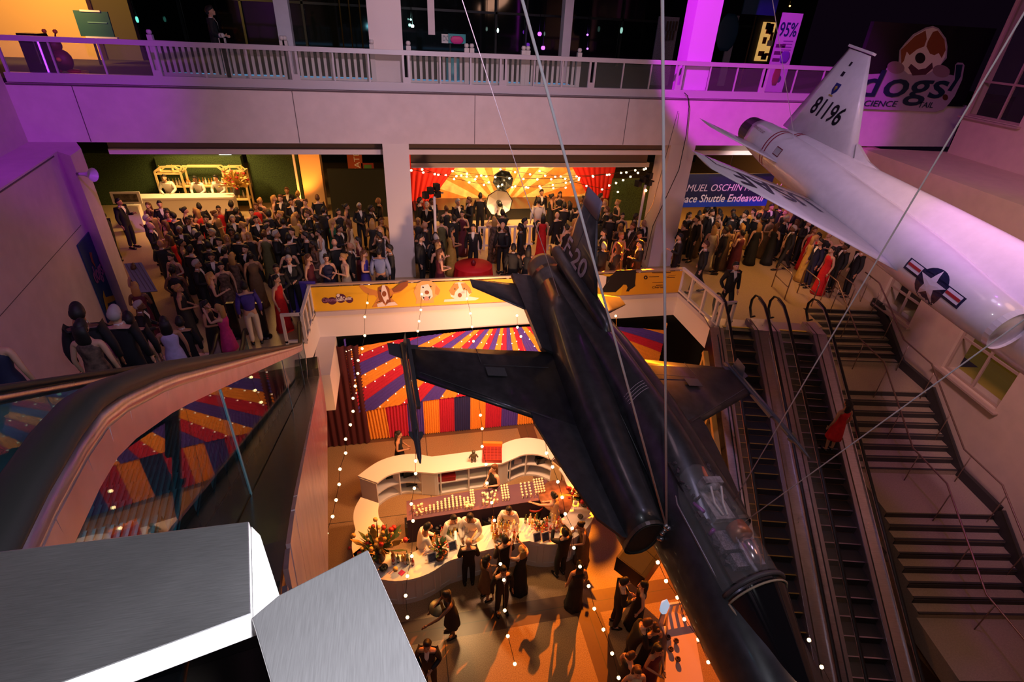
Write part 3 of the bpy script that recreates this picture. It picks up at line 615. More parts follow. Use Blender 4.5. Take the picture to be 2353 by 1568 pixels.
def escalator(aL, aR, z0, z1, label, FR, bt=-1.9, b_new=-.95, steps_col=M_step, nose=M_deck, openL=False):
    base = FR((aL+aR)/2, bt-(z0-z1)/SL/2, (z0+z1)/2-.8)
    r = thing('escalator', base, label, 'escalator', None)
    bb = bt-(z0-z1)/SL
    # steps
    n = int((z0-z1)/.2); st = MB(); ns = MB(); rz = -(E_ if FR is EF else 0)
    b = bt+.9; 
    for k in range(-2, n+2):
        bk = bt-.02-(k)*.2/SL; zk = min(z0, max(z1, z0-max(0, k+.5)*.2)); c = FR((aL+aR)/2, bk, zk-.09); M = Matrix((FR(1, 0)-FR(0, 0), FR(0, 1)-FR(0, 0), Vector((0, 0, 1)))).transposed()
        s = MB().box(c, (aR-aL-.2, .36, .18), M); so = s.build('step', steps_col, r)
        if 0 <= k < n+1: MB().box(c+Vector((0, 0, .093))+M @ Vector((0, -.165, 0)), (aR-aL-.22, .03, .008), M).build('step_edge', nose, so)
    MB().box(FR((aL+aR)/2, bt+.62, z0+.004), (aR-aL-.2, .5, .012), M).build('comb_plate', M_deck, r)
    MB().box(FR((aL+aR)/2, bt+.36, z0+.012), (aR-aL-.2, .07, .012), M).build('comb_stripe', M_ylw, r)
    for a, sgn in ((aL, -1), (aR, 1)):
        # handrail path: loop at the newel then down
        loop = [(bt-.4+.9, z0+.35), (b_new-.28, z0+.22), (b_new-.02, z0+.42), (b_new+.02, z0+.68), (b_new-.14, z0+.9), (b_new-.4, z0+.97), (bt+.45, z0+.97), (bt+.1, z0+.95), (bt-.35, z0+.95-.2)]
        b_, z_ = bt-.35, z0+.75
        k = (z0-z1)/SL; loop += [(bt-k*t, z0+.95-k*t*SL) for t in (.2, .4, .6, .8, 1.0)]
        if z1 > -5: loop += [(bb-.5, z1+.97), (bb-1.1, z1+.95)]
        pts = [FR(a, q[0], q[1]) for q in loop]
        MB().tube(pts, .042, 8, ell=.6).build('handrail', M_rub, r)
        tp = [FR(a, q[0], q[1]-.055) for q in loop[5:]]; MB().tube(tp, .03, 6).build('handrail_track', M_ss, r)
        # glass
        g = MB(); top = [(q[0], q[1]-.08) for q in loop[3:]]; bot = [(q[0], (ez(q[0], z0, z1, bt))+.12) for q in loop[3:]]
        g.loft([[FR(a-.006, t[0], t[1]) for t in top], [FR(a+.006, t[0], t[1]) for t in top], [FR(a+.006, t[0], t[1]) for t in bot], [FR(a-.006, t[0], t[1]) for t in bot], [FR(a-.006, t[0], t[1]) for t in top]], caps=False, close=False)
        g.build('glass_panel', M_gls, r)
        # inner skirt and deck
        pts2 = [(b_new-.2, z0+.12), (bt, z0+.12), (bb, z1+.12), (bb-1, z1+.12)]
        dk = MB(); oriented(dk, [FR(a-sgn*.06, *q) for q in pts2], .09, .05); oriented(dk, [FR(a-sgn*.1, q[0], q[1]-.14) for q in pts2], .02, .26)
        dk.build('inner_deck', M_deck, r)
        ok = MB(); oriented(ok, [FR(a+sgn*.15, *q) for q in pts2], .26, .05); ok.build('outer_deck', M_ss, r)
        op = openL and sgn < 0
        sd = MB(); oriented(sd, [FR(a+sgn*(.1 if op else .27), q[0], q[1]-.5) for q in pts2], .02, 1.0); sd.build('cladding_or_shade', M_blk if op else M_ss, r)  # open side: black sheet put there as shade behind the truss
    return r
escalator(-3.45, -2.32, L2, 0, 'left of the two parallel escalators beside the stairs, with yellow truss under it', EF, openL=True, nose=mat('dull yellow edge', (.32, .2, .03), .6))
escalator(-1.76, -.6, L2, 0, 'right of the two parallel escalators, next to the staircase, carrying person in red', EF)
# yellow truss under the left one
tr = MB(); A0 = -3.85
tz = lambda b, o: L2+o-(-1.9-b)*SL if b < -1.9 else L2+o
r = thing('lattice_truss', EF(A0, -5, 1.5), 'yellow painted steel lattice truss exposed beside left escalator', 'truss')
bs_ = [-2.3-i*.75 for i in range(10)]
MB().bar(EF(A0, bs_[0], tz(bs_[0], -.25)), EF(A0, bs_[-1], tz(bs_[-1], -.25)), .14, .14).build('top_chord', M_cow, r)
MB().bar(EF(A0, bs_[0], tz(bs_[0], -2.1)), EF(A0, bs_[-1], tz(bs_[-1], -2.1)), .14, .14).build('bottom_chord', M_cow, r)
for i, b in enumerate(bs_):
    MB().bar(EF(A0, b, tz(b, -.25)), EF(A0, b, tz(b, -2.1)), .07, .07).build('strut', M_cow, r)
    if i < len(bs_)-1: MB().bar(EF(A0, b, tz(b, -2.1)), EF(A0, bs_[i+1], tz(bs_[i+1], -.25)), .09, .09).build('diagonal', M_cow, r)
# staircase
M_tread = mat('stair concrete', (.33, .25, .17), .6, noise=.12, nscale=30); M_ns = mat('nosing dark', (.035, .03, .028), .6)
flights = [(0.0, L2, 1.75, 3.9), (-3.1, 3.9, 2.0, 2.6), (-6.45, 2.6, 1.95, 1.33), (-9.75, 1.33, 2.1, 0)]
stairs = thing('staircase', RF(1.2, -5, 0), 'broad concrete staircase with dark nosings between escalator and tan wall', 'stairs')
edge = []
bprev = 0
def sbx(mb, a0, a1, b0, b1, z0, z1):
    M = Matrix((RF(1, 0)-RF(0, 0), RF(0, 1)-RF(0, 0), Vector((0, 0, 1)))).transposed()
    return mb.box(RF((a0+a1)/2, (b0+b1)/2, (z0+z1)/2), (abs(a1-a0), abs(b1-b0), z1-z0), M)
for (bs0, zs, run, ze) in flights:
    nr = 8; dz = (zs-ze)/nr; db = run/(nr-1)
    for k in range(nr-1):
        b0 = bs0-k*db; z = zs-(k+1)*dz
        t = sbx(MB(), -.25, 2.6, b0-db, b0, z-.5, z).build('tread', M_tread, stairs)
        sbx(MB(), -.25, 2.58, b0-db, b0-db+.05, z-.03, z+.006).build('nosing', M_ns, t)
        sbx(MB(), -.25, 2.58, b0-.02, b0+.004, z, z+dz*.8).build('dark_riser_strip', M_ns, t)  # thin dark strip over most of each riser
    edge.append((bs0-run, ze))
for (b0, b1, z) in ((-1.75, -3.1, 3.9), (-5.1, -6.45, 2.6), (-8.4, -9.75, 1.33)):
    sbx(MB(), -.25, 2.6, b1, b0, z-.5, z).build('landing', M_tread, stairs)
sk = MB(); pr = [(0.4, L2), (0, L2), (-1.75, 3.9), (-3.1, 3.9), (-5.1, 2.6), (-6.45, 2.6), (-8.4, 1.33), (-9.75, 1.33), (-11.8, 0)]
for i in range(len(pr)-1): sk.bar(RF(2.55, pr[i][0], pr[i][1]+.12), RF(2.55, pr[i+1][0], pr[i+1][1]+.12), .1, .3)
sk.build('stringer', M_ns, stairs)
M_rail = mat('bronze rail', (.30, .2, .15), .3, .7)
def stair_rail(a, label, post_dz, wall=False):
    pr2 = [(.75, L2), (.15, L2), (-1.75, 3.95), (-3.0, 3.9), (-5.1, 2.6), (-6.35, 2.6), (-8.4, 1.33), (-9.65, 1.33), (-11.8, 0.05)]
    r = thing('stair_rail', RF(a, -5, 1), label, 'handrail')
    P = [RF(a, b, z+.92) for b, z in pr2]
    if wall: P[0] = RF(a, .95, L2+.95)
    o = MB().tube(P, .022, 8).build('handrail', M_rail, r)
    for i in range(len(pr2)-1):
        (b0, z0), (b1, z1) = pr2[i], pr2[i+1]; L = abs(b1-b0); n = max(1, round(L/1.0))
        for k in range(n):
            t = (k+.2)/n; b = b0+(b1-b0)*t; z = z0+(z1-z0)*t
            MB().tube([RF(a, b, z-.1), RF(a, b, z+.91)], .014, 6).build('baluster', M_rail, r)
    return r
stair_rail(.92, 'thin bronze centre handrail running down the middle of the stairs', 1)
stair_rail(2.3, 'thin bronze handrail along the tan wall side of the stairs', 1, True)
for k, (a, b) in enumerate(((.35, .55), (-.35, 1.0), (1.35, .25))):
    r = thing('stair_head_rail', RF(a, b, L2), ['short bronze looped rail at stair head, nearest to stairs centre', 'short bronze looped rail at stair head, nearest the escalators', 'short bronze looped rail at stair head, nearest the tan wall'][k], 'handrail', 'looped rails at the stair head')
    MB().tube([RF(a, b-.4, L2), RF(a, b-.4, L2+.85), RF(a, b-.3, L2+.92), RF(a, b+.5, L2+.92), RF(a, b+.6, L2+.85), RF(a, b+.6, L2)], .02, 6).build('rail_loop', M_rail, r)
    MB().tube([RF(a, b-.4, L2+.45), RF(a, b+.6, L2+.45)], .014, 6).build('mid_rail', M_rail, r)
# white edge railing on the right of the well
rr = thing('edge_railing', (9.1, 13.5, L2), 'white metal railing with glass beside the escalator head', 'railing')
zt = 5.86
MB().bx(9.05, 9.15, 12.2, 14.75, zt-.04, zt+.04).build('top_rail', M_trim, rr)
MB().bx(9.05, 9.15, 12.2, 14.75, 5.06, 5.12).build('bottom_rail', M_trim, rr)
for y in (14.68, 14.0, 13.2, 12.5, 12.24): MB().bx(9.06, 9.14, y-.04, y+.04, L2, zt).build('post', M_trim, rr)
MB().bx(9.05, 9.5, 12.16, 12.24, zt-.04, zt+.04).build('return_rail', M_trim, rr); MB().bx(9.42, 9.5, 12.16, 12.24, L2, zt).build('post', M_trim, rr)
MB().bx(9.095, 9.105, 12.3, 14.6, 5.12, zt-.04).build('glass_panel', M_gls, rr)
# ================================================================ near-left escalator and the two steel rail caps by the camera
M_rf = mat('dark reflective glass', (.006, .008, .009), .03, spec=1.0, ior=1.9)
def mglass():
    m = D.materials.new('tinted reflective glass'); m.use_nodes = True; nt = m.node_tree; nt.nodes.clear(); N = nt.nodes.new
    o = N('ShaderNodeOutputMaterial'); t = N('ShaderNodeBsdfTransparent'); t.inputs[0].default_value = (.62, .78, .82, 1); g = N('ShaderNodeBsdfGlossy'); g.inputs['Roughness'].default_value = .01; g.inputs[0].default_value = (.9, .9, .95, 1)
    lw = N('ShaderNodeLayerWeight'); lw.inputs[0].default_value = .5; pw = N('ShaderNodeMath'); pw.operation = 'POWER'; pw.inputs[1].default_value = 2.2; nt.links.new(lw.outputs['Facing'], pw.inputs[0]); f = N('ShaderNodeMath'); f.operation = 'MULTIPLY_ADD'; f.inputs[1].default_value = .2; f.inputs[2].default_value = .03; nt.links.new(pw.outputs[0], f.inputs[0]); mx = N('ShaderNodeMixShader'); nt.links.new(f.outputs[0], mx.inputs[0]); nt.links.new(t.outputs[0], mx.inputs[1]); nt.links.new(g.outputs[0], mx.inputs[2]); nt.links.new(mx.outputs[0], o.inputs[0]); return m
M_mglass = mglass()
M_pink = brushed('pinkish steel trim', (.72, .58, .66), .35, (3, 3, 3))
EA = R_(9.4); TOP = Vector((-.80, 1.22, 0))
def LFR(a, b, z=0):         # a: metres to the right of the glass, b: metres down-run from the bend
    return Vector((TOP.x-b*math.sin(EA)+a*math.cos(EA), TOP.y+b*math.cos(EA)+a*math.sin(EA), z))
hz = lambda b: 11.8-max(0, b)*.575
BL = 10.4
le = thing('escalator', LFR(-.6, 4, 7), 'large near escalator at left whose dark glass side mirrors the striped curtain', 'escalator')
ctrl = [(-3.0, 11.8), (-1.0, 11.8), (-.6, 11.8), (-.35, 11.795), (-.15, 11.775), (.0, 11.745), (.15, 11.685), (.32, 11.6), (.5, 11.51), (.7, 11.40), (3, 10.08), (6, 8.35), (9.6, 6.28), (10.1, 6.02), (10.6, 5.92), (11.2, 5.9), (11.45, 5.85), (11.55, 5.65)]
def side(a, sgn):
    H = [LFR(a, b, z) for b, z in ctrl]
    MB().tube(H, .05, 12, ell=.62).build('handrail', M_rub, le)
    MB().tube([LFR(a, b, z-.06) for b, z in ctrl[:-2]], .04, 8, ell=.9).build('handrail_track', M_ss, le)
    if sgn > 0:
        tb = MB(); q = [(b, z) for b, z in ctrl[:-2]]
        for i in range(len(q)-1): tb.bar(LFR(a+.02, q[i][0], q[i][1]-.13), LFR(a+.02, q[i+1][0], q[i+1][1]-.13), .02, .085)
        tb.build('glass_clamp_strip', M_pink, le)
    # glass in three panes with fine joints
    cuts = [(-3, -.9), (-.88, 1.35), (1.37, 5.0), (5.02, 8.6), (8.62, 11.2)]
    for c0, c1 in cuts:
        bb_ = [c0+(c1-c0)*k/8 for k in range(9)]
        g = MB()
        def hh(b):
            for i in range(len(ctrl)-1):
                if ctrl[i][0] <= b <= ctrl[i+1][0]: t = (b-ctrl[i][0])/(ctrl[i+1][0]-ctrl[i][0]); return ctrl[i][1]*(1-t)+ctrl[i+1][1]*t
            return 5.85
        up = [(b, hh(b)-.1) for b in bb_]; dn = [(b+.0, hh(b)-1.0) for b in bb_]
        for i in range(8):
            A, B, C_, D_ = LFR(a, *up[i]), LFR(a, *up[i+1]), LFR(a, *dn[i+1]), LFR(a, *dn[i]); o = LFR(.012, 0)-LFR(0, 0)
            g.add([A, B, C_, D_, A+o, B+o, C_+o, D_+o], [(0, 1, 2, 3), (7, 6, 5, 4)]+([(0, 3, 7, 4)] if i == 0 else [])+([(1, 5, 6, 2)] if i == 7 else []))
        g.build('glass_panel', M_mglass, le)
        if c0 > 0 or c1 < 2: MB().bar(LFR(a+.01, c1+.01, hh(c1)-.12), LFR(a+.01, c1+.01, hh(c1)-1.0), .014, .012, up=(1, 0, 0)).build('glass_joint', mat('joint teal', (.16, .3, .34), .3), le)
    dk = MB(); dko = MB(); sk_ = MB()
    q = [(b, z-1.0) for b, z in ctrl[:-2]]
    for i in range(len(q)-1):
        dk.bar(LFR(a-sgn*.07, *q[i]), LFR(a-sgn*.07, *q[i+1]), .16, .03); sk_.bar(LFR(a-sgn*.15, q[i][0], q[i][1]-.15), LFR(a-sgn*.15, q[i+1][0], q[i+1][1]-.15), .02, .3)
        dko.bar(LFR(a+sgn*.15, *q[i]), LFR(a+sgn*.15, *q[i+1]), .26, .03)
    dk.build('inner_deck', M_blk, le); sk_.build('skirt_panel', M_blk, le); dko.build('outer_deck', mat('black deck', (.02, .018, .015), .2, .3), le)
    for i in range(len(q)-1):
        for k in range(2 if q[i+1][0]-q[i][0] > 1.5 else 1):
            n = 2 if q[i+1][0]-q[i][0] > 1.5 else 1
            A = Vector((0, *q[i])).lerp(Vector((0, *q[i+1])), k/n); B = Vector((0, *q[i])).lerp(Vector((0, *q[i+1])), (k+1)/n-.004)
            MB().bar(LFR(a+sgn*.3, A.y, A.z-.56), LFR(a+sgn*.3, B.y, B.z-.56), .02, 1.1).build('cladding_panel', M_pink, le)
side(0, 1); side(-1.25, -1)
M_stp = mat('grooved step', (.012, .03, .036), .4, .6)
n = 30
Ml = Matrix((LFR(1, 0)-LFR(0, 0), LFR(0, 1)-LFR(0, 0), Vector((0, 0, 1)))).transposed()
for k in range(-5, n):
    b = .35+k*.36; z = 10.82-max(0, k)*.205
    if z < L2: break
    c = LFR(-.625, b, z-.12); so = MB().box(c, (.96, .355, .24), Ml).build('step', M_stp, le)
    if k < 9:
        gr = MB()
        for j in range(32): gr.box(LFR(-1.09+j*.03, b, z+.004), (.012, .35, .012), Ml)
        g_ = gr.build('step_cleats', mat('cleat', (.035, .09, .105), .35, .7), so); g_['kind'] = 'stuff'
MB().box(LFR(-.625, 11.1, L2+.02), (.95, .9, .03), Ml).build('comb_plate', M_deck, le)
MB().box(LFR(-.625, 10.6, L2+.03), (.95, .08, .03), Ml).build('comb_stripe', M_ylw, le)
# second escalator beside it carrying the crowd of heads
l2 = thing('escalator', LFR(-2.4, 4, 7), 'escalator behind the near one at far left, packed with riders seen from behind', 'escalator')
for a in (-1.85, -3.05):
    MB().tube([LFR(a, b, z) for b, z in ctrl], .05, 10, ell=.62).build('handrail', M_rub, l2)
    q = [(b, z-1.0) for b, z in ctrl[:-2]]
    g = MB(); 
    for i in range(len(q)-1): g.bar(LFR(a, q[i][0], q[i][1]+.5), LFR(a, q[i+1][0], q[i+1][1]+.5), .012, .9)
    g.build('glass_panel', mat('near glass', (.25, .35, .38), .02), l2)
    g = MB()
    for i in range(len(q)-1): g.bar(LFR(a, *q[i]), LFR(a, *q[i+1]), .2, .04)
    g.build('deck', M_blk, l2)
for k in range(-3, n):
    b = .35+k*.36; z = 10.82-max(0, k)*.205
    if z < L2: break
    MB().box(LFR(-2.45, b, z-.12), (.98, .355, .24), Ml).build('step', M_stp, l2)
# landing plate rail and post at the foot (white frames at the slab corner)
# brushed steel rail caps in the foreground
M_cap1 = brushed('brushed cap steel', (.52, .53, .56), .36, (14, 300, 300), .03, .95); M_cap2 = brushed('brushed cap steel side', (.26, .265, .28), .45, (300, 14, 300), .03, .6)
zc = 11.9
def cap(name, poly, label, mm=None):
    r = thing(name, (poly[0][0], poly[0][1], zc-.06), label, 'handrail')
    o = MB().prism(poly, zc-.05, zc).build('cap_rail', [mm or M_cap1, mat('cap side glare', (.95, .95, .96), .5)], r); bevel(o, .002, 2)  # near-white steel sides: flash glare put into the colour
    me = o.data
    for p in me.polygons:
        if abs(p.normal.z) < .5: p.material_index = 1
    return r
r1 = cap('guard_rail', [onz(572, 1198, zc)[:2], onz(577, 1412, zc)[:2], onz(-900, 1950, zc)[:2], onz(-1100, 1400, zc)[:2]], 'wide brushed steel rail cap crossing the lower left corner')
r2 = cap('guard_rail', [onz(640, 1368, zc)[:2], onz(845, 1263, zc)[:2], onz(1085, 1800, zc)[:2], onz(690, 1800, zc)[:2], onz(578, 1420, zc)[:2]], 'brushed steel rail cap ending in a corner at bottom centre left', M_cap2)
c = onz(590, 1330, zc)
MB().prism([onz(576, 1205, zc)[:2], onz(596, 1225, zc)[:2], onz(640, 1362, zc)[:2], onz(580, 1415, zc)[:2]], zc-.05, zc-.006).build('cap_end_face', mat('cap side glare', (.95, .95, .96), .5), r1)  # end face of the cap, flash glare painted in as white
pp = onz(600, 1480, 11.4)
MB().bx(-.95, -.85, .4, .5, 10.8, zc-.05).build('post', M_trim, r1)
# ================================================================ striped tent curtains with bulbs
def hit(px, py, o, n):
    d = _ray(px, py); o = Vector(o); n = Vector(n); return EYE + d*((o-EYE).dot(n)/d.dot(n))
C_or = mat('orange drape', (.85, .30, .03), .8, noise=.1, nscale=20); C_re = mat('crimson drape', (.52, .012, .05), .8, noise=.1, nscale=20); C_pu = mat('indigo drape', (.075, .04, .36), .8, noise=.1, nscale=20)
M_bulb = glow('warm bulb', (1, .62, .25), 9); M_bulbw = glow('curtain bulb', (1, .78, .5), 1.8); M_cord = mat('cord', (.03, .02, .015), .7)
A0_ = Vector((3.1, 14.42, 5.0)); bnd = [-.02]
left = [9.5, 13.3, 16.8, 22.2, 27.2, 32.5, 38, 44, 50, 57]; mid = list(range(64, 118, 7)); right = [180-x for x in reversed(left)]
ang = [5]+left+[64, 71, 78, 85, 92, 99, 106, 113]+[180-x for x in (57, 50, 44, 38, 32.5, 27.2, 22.2, 16.8, 13.3, 9.5)][0:]+[175]
ang = sorted(set(ang))
def fanpt(a, r, y=0):       # a degrees measured from straight left, turning through down to right
    t = R_(a); x = A0_.x-math.cos(t)*r; z = A0_.z-math.sin(t)*r-.02*r*r*abs(math.cos(t))**3*(.8 if a < 90 else .8)+.0
    return Vector((x, A0_.y+y, z))
def rmax(a):
    t = R_(a); lim = (A0_.x+1.9) if a < 90 else (8.75-A0_.x)
    r1 = lim/max(.001, abs(math.cos(t))); r2 = (3.35 if 30 < a < 150 else 9)/max(.001, math.sin(t))
    return min(r1, r2)
def rmin(a):
    t = R_(a); r = .80/max(.02, math.sin(t)); return min(r, rmax(a)-.05)
can = thing('tent_canopy', (A0_.x, A0_.y, 1.7), 'purple, orange and crimson striped fabric fan hung under the mezzanine edge', 'drape')
cols = [C_pu, C_or, C_re]
for i in range(len(ang)-1):
    mb = MB(); mb.smooth = True; a0, a1 = ang[i], ang[i+1]; n = 16; rings = []
    for k in range(n+1):
        a = a0+(a1-a0)*k/n; yy = -.025*abs(math.sin(k/n*PI*4)); r0, r1 = rmin(a), rmax(a)
        rings.append([fanpt(a, r0+(r1-r0)*j/10, yy-.03*(j/10)) for j in range(11)])
    mb.loft(rings, caps=False, close=False); mb.build('fabric_stripe', cols[i % 3], can)
def bulb_string(name, label, pts, m=M_bulbw, r=.03, group=None, cord=True, rc=.006):
    t = thing(name, pts[0], label, 'string lights', group)
    if cord: MB().tube(pts, rc, 4).build('cord', M_cord, t)
    for p in pts: MB().ball(Vector(p)-Vector((0, 0, r*.6)), r, 4).build('bulb', m, t)
    return t
k_ = 0
for i in range(1, len(ang)-1):
    if i % 3 == 0: continue
    a = ang[i]
    if a > 150: continue
    r0, r1 = rmin(a), rmax(a); n = max(3, int((r1-r0)/.33)); k_ += 1
    side_ = 'left swag' if a < 50 else ('centre fan' if a < 125 else 'right swag')
    bulb_string('bulb_row', 'row of small white bulbs along a seam of the striped fabric, %s' % side_, [fanpt(a, r0+(r1-r0)*(j+.5)/n, -.08) for j in range(n)], group='bulb rows on seams, '+side_, r=.021, cord=False)
low = thing('drape_wall', (1.5, 14.55, 0), 'floor-length pleated drape in orange, crimson and navy panels behind the bar', 'drape')
C_na = mat('navy drape', (.02, .02, .12), .8)
xs = [-1.62, -.9, -.18, .36, .9, 1.42, 1.98, 2.52, 3.1, 3.7, 4.3, 4.9, 5.5]; cc = [C_or, C_re, C_pu, C_or, C_re, C_na, C_or, C_re, C_pu, C_or, C_re, C_na]
for i in range(12):
    mb = MB(); mb.smooth = True; n = 28; rings = []
    for k in range(n+1):
        x = xs[i]+(xs[i+1]-xs[i])*k/n; yy = 14.5+.03*math.sin(k/n*PI*14)
        rings.append([Vector((x+.12*(z-1.3)*(-1 if i == 0 else 0)*.5, yy, z)) for z in (.03, .6, 1.2, 1.9, 2.6)])
    mb.loft(rings, caps=False, close=False); mb.build('drape_panel', cc[i], low)
dr = MB(); dr.smooth = True; n = 40
dr.loft([[Vector((-3.25+1.75*k/n+.12*(z/4)*-1*0, 14.35+.04*math.sin(k*1.3), z)) for z in (.02, 2, 3.95)] for k in range(n+1)], caps=False, close=False)
tag(dr.build('dark_drape', mat('maroon velvet', (.07, .006, .01), .85)), 'very dark maroon drape left of the striped drapes', 'drape')
# ================================================================ the cloud-shaped bar
M_bar = mat('bar white laminate', (.82, .74, .66), .35); M_barp = mat('bar white panel', (.72, .66, .62), .5)
P2 = lambda z, pts: [tuple(onz(x, y, z)[:2]) for x, y in pts]
def smoothp(pts, n=2, closed=False):
    for _ in range(n):
        q = []
        m_ = len(pts)
        for i in range(m_ if closed else m_-1):
            a, b = pts[i], pts[(i+1) % m_]
            q += [(a[0]*.75+b[0]*.25, a[1]*.75+b[1]*.25), (a[0]*.25+b[0]*.75, a[1]*.25+b[1]*.75)]
        if not closed: q = [pts[0]]+q+[pts[-1]]
        pts = q
    return pts
def strip(outer, inner, z0, z1, mb=None):      # prism between two open polylines of any length
    mb = mb or MB()
    def resample(p, n):
        L = [0]
        for i in range(len(p)-1): L.append(L[-1]+math.dist(p[i], p[i+1]))
        out = []
        for k in range(n):
            t = L[-1]*k/(n-1); i = 0
            while i < len(L)-2 and L[i+1] < t: i += 1
            u = (t-L[i])/max(1e-9, L[i+1]-L[i]); out.append((p[i][0]*(1-u)+p[i+1][0]*u, p[i][1]*(1-u)+p[i+1][1]*u))
        return out
    n = 60; o, i_ = resample(outer, n), resample(inner, n)
    rings = [[(o[k][0], o[k][1], z0), (i_[k][0], i_[k][1], z0), (i_[k][0], i_[k][1], z1), (o[k][0], o[k][1], z1)] for k in range(n)]
    mb.loft([[Vector(p) for p in r] for r in rings]); return mb, o, i_
ZB = 1.05
outer = P2(ZB, [(811, 1273), (832, 1312), (860, 1328), (900, 1337), (945, 1333), (990, 1318), (1029, 1290)])
outer2 = P2(ZB, [(1029, 1290), (1062, 1280), (1110, 1266), (1165, 1254), (1214, 1243)])
outer3 = P2(ZB, [(1214, 1243), (1240, 1250), (1276, 1253), (1324, 1237), (1358, 1206), (1372, 1165), (1362, 1120), (1335, 1075), (1318, 1056)])
OUT = smoothp(outer)+smoothp(outer2)[1:]+smoothp(outer3)[1:]
INN = smoothp(P2(ZB, [(871, 1225), (885, 1262), (905, 1276), (943, 1275), (971, 1256), (1014, 1233), (1062, 1220), (1133, 1205), (1181, 1191), (1224, 1191), (1264, 1202), (1295, 1192), (1316, 1165), (1318, 1135), (1300, 1110), (1297, 1094), (1284, 1078)]))
bar = thing('bar_counter', (1.6, 8.7, 0), 'large white scalloped bar counter crowded with bottles and flowers', 'bar counter')
mb, o_, i_ = strip(OUT, INN, ZB-.05, ZB); mb.build('worktop', M_bar, bar)
def inset(p, q, f): return [(a[0]+(b[0]-a[0])*f, a[1]+(b[1]-a[1])*f) for a, b in zip(p, q)]
of = inset(o_, i_, .1); 
mb = MB(); mb.loft([[Vector((a[0], a[1], 0)), Vector((b[0], b[1], 0)), Vector((b[0], b[1], ZB-.05)), Vector((a[0], a[1], ZB-.05))] for a, b in zip(of, inset(o_, i_, .22))]); mb.build('front_panel', M_barp, bar)
fr = []
for k in range(1, 50, 3):
    a, b = of[k], of[k+2]; pn = MB()
    d = Vector((b[0]-a[0], b[1]-a[1], 0)); L = d.length; nrm = Vector((d.y, -d.x, 0)).normalized()
    c0, c1 = Vector((*a, 0))+nrm*.012, Vector((*b, 0))+nrm*.012
    for z in (.18, .86): pn.bar(c0+Vector((0, 0, z)), c1+Vector((0, 0, z)), .02, .03)
    for c in (c0, c1): pn.box(c+Vector((0, 0, .52)), (.03, .03, .7))
    pn.build('panel_moulding', M_barp, bar)
pk = thing('bar_counter', (-1.4, 10, 0), 'plain pinkish white double-lobed end counter at left of the bar', 'bar counter')
o2 = smoothp(P2(ZB, [(829, 1143), (814, 1168), (811, 1194), (817, 1218)]))+smoothp(P2(ZB, [(817, 1218), (809, 1240), (808, 1262), (814, 1285)]))[1:]
i2 = smoothp(P2(ZB, [(871, 1157), (868, 1175), (871, 1192), (882, 1205)]))+smoothp(P2(ZB, [(882, 1205), (871, 1215), (868, 1228), (872, 1243)]))[1:]
m_, a_, b_ = strip(o2, i2, ZB-.05, ZB); m_.build('worktop', M_bar, pk)
strip(inset(a_, b_, .1), inset(a_, b_, .9), 0, ZB-.05)[0].build('front_panel', M_barp, pk)
ZC = 1.0
bo = smoothp(P2(ZC, [(822, 1094), (845, 1076), (871, 1059), (907, 1047), (955, 1042), (990, 1050)]))+P2(ZC, [(1105, 1035)])+smoothp(P2(ZC, [(1143, 1028), (1171, 1012), (1217, 1004), (1264, 1016), (1297, 1029)]))
bi = smoothp(P2(ZC, [(867, 1110), (880, 1099), (897, 1090), (930, 1082), (962, 1085), (998, 1088)]))+P2(ZC, [(1110, 1071)])+smoothp(P2(ZC, [(1152, 1066), (1179, 1055), (1205, 1043), (1240, 1044), (1268, 1056)]))
cab = thing('shelving_counter', (1.5, 12, 0), 'white back counter with curved open shelves facing the bartenders', 'cabinet')
m_, ao, ai = strip(bo, bi, ZC-.05, ZC); m_.build('worktop', M_bar, cab)
strip(inset(ao, ai, .08), inset(ao, ai, .16), .0, ZC-.05)[0].build('back_panel', M_barp, cab)
strip(inset(ao, ai, .1), inset(ao, ai, .93), .0, .07)[0].build('plinth', M_barp, cab)
strip(inset(ao, ai, .1), inset(ao, ai, .93), .46, .50)[0].build('shelf', M_barp, cab)
for k in (0, 8, 15, 20, 21, 30, 38, 43, 44, 50, 59):
    a = ao[k]; b = ai[k]; p0 = Vector((a[0]+(b[0]-a[0])*.1, a[1]+(b[1]-a[1])*.1, ZC/2-.02)); p1 = Vector((a[0]+(b[0]-a[0])*.95, a[1]+(b[1]-a[1])*.95, ZC/2-.02))
    MB().bar(p0, p1, .04, ZC-.06).build('divider', M_barp, cab)
for k0, k1 in ((15, 20), (38, 43)):
    strip(inset(ao, ai, .1)[k0:k1+1], inset(ao, ai, .95)[k0:k1+1], .02, ZC-.06)[0].build('solid_bay', M_barp, cab)
# tan gusset wall at the right end and the round wooden insert
gp = thing('end_partition', (4.2, 11, 0), 'tan angled partition closing the right end of the bar', 'partition')
a, b = onz(1270, 1062, 1.0), onz(1246, 1098, 1.0); MB().bar(Vector((a.x, a.y, .5)), Vector((4.35, 11.1, .5)), .05, 1.0).build('panel', mat('tan board', (.62, .43, .2), .5), gp)
wt = thing('round_table', (4.05, 10.2, 0), 'oval dark wood-topped table tucked into the right lobe of the bar', 'table')
MB().lathe([(.62, .93), (.62, .97)], (4.0, 10.15, 0), 28).build('tabletop', mat('walnut', (.24, .10, .05), .35, noise=.4, nscale=7), wt); MB().lathe([(.25, 0), (.1, .1), (.08, .93)], (4.0, 10.15, 0), 16).build('pedestal', M_blk, wt)
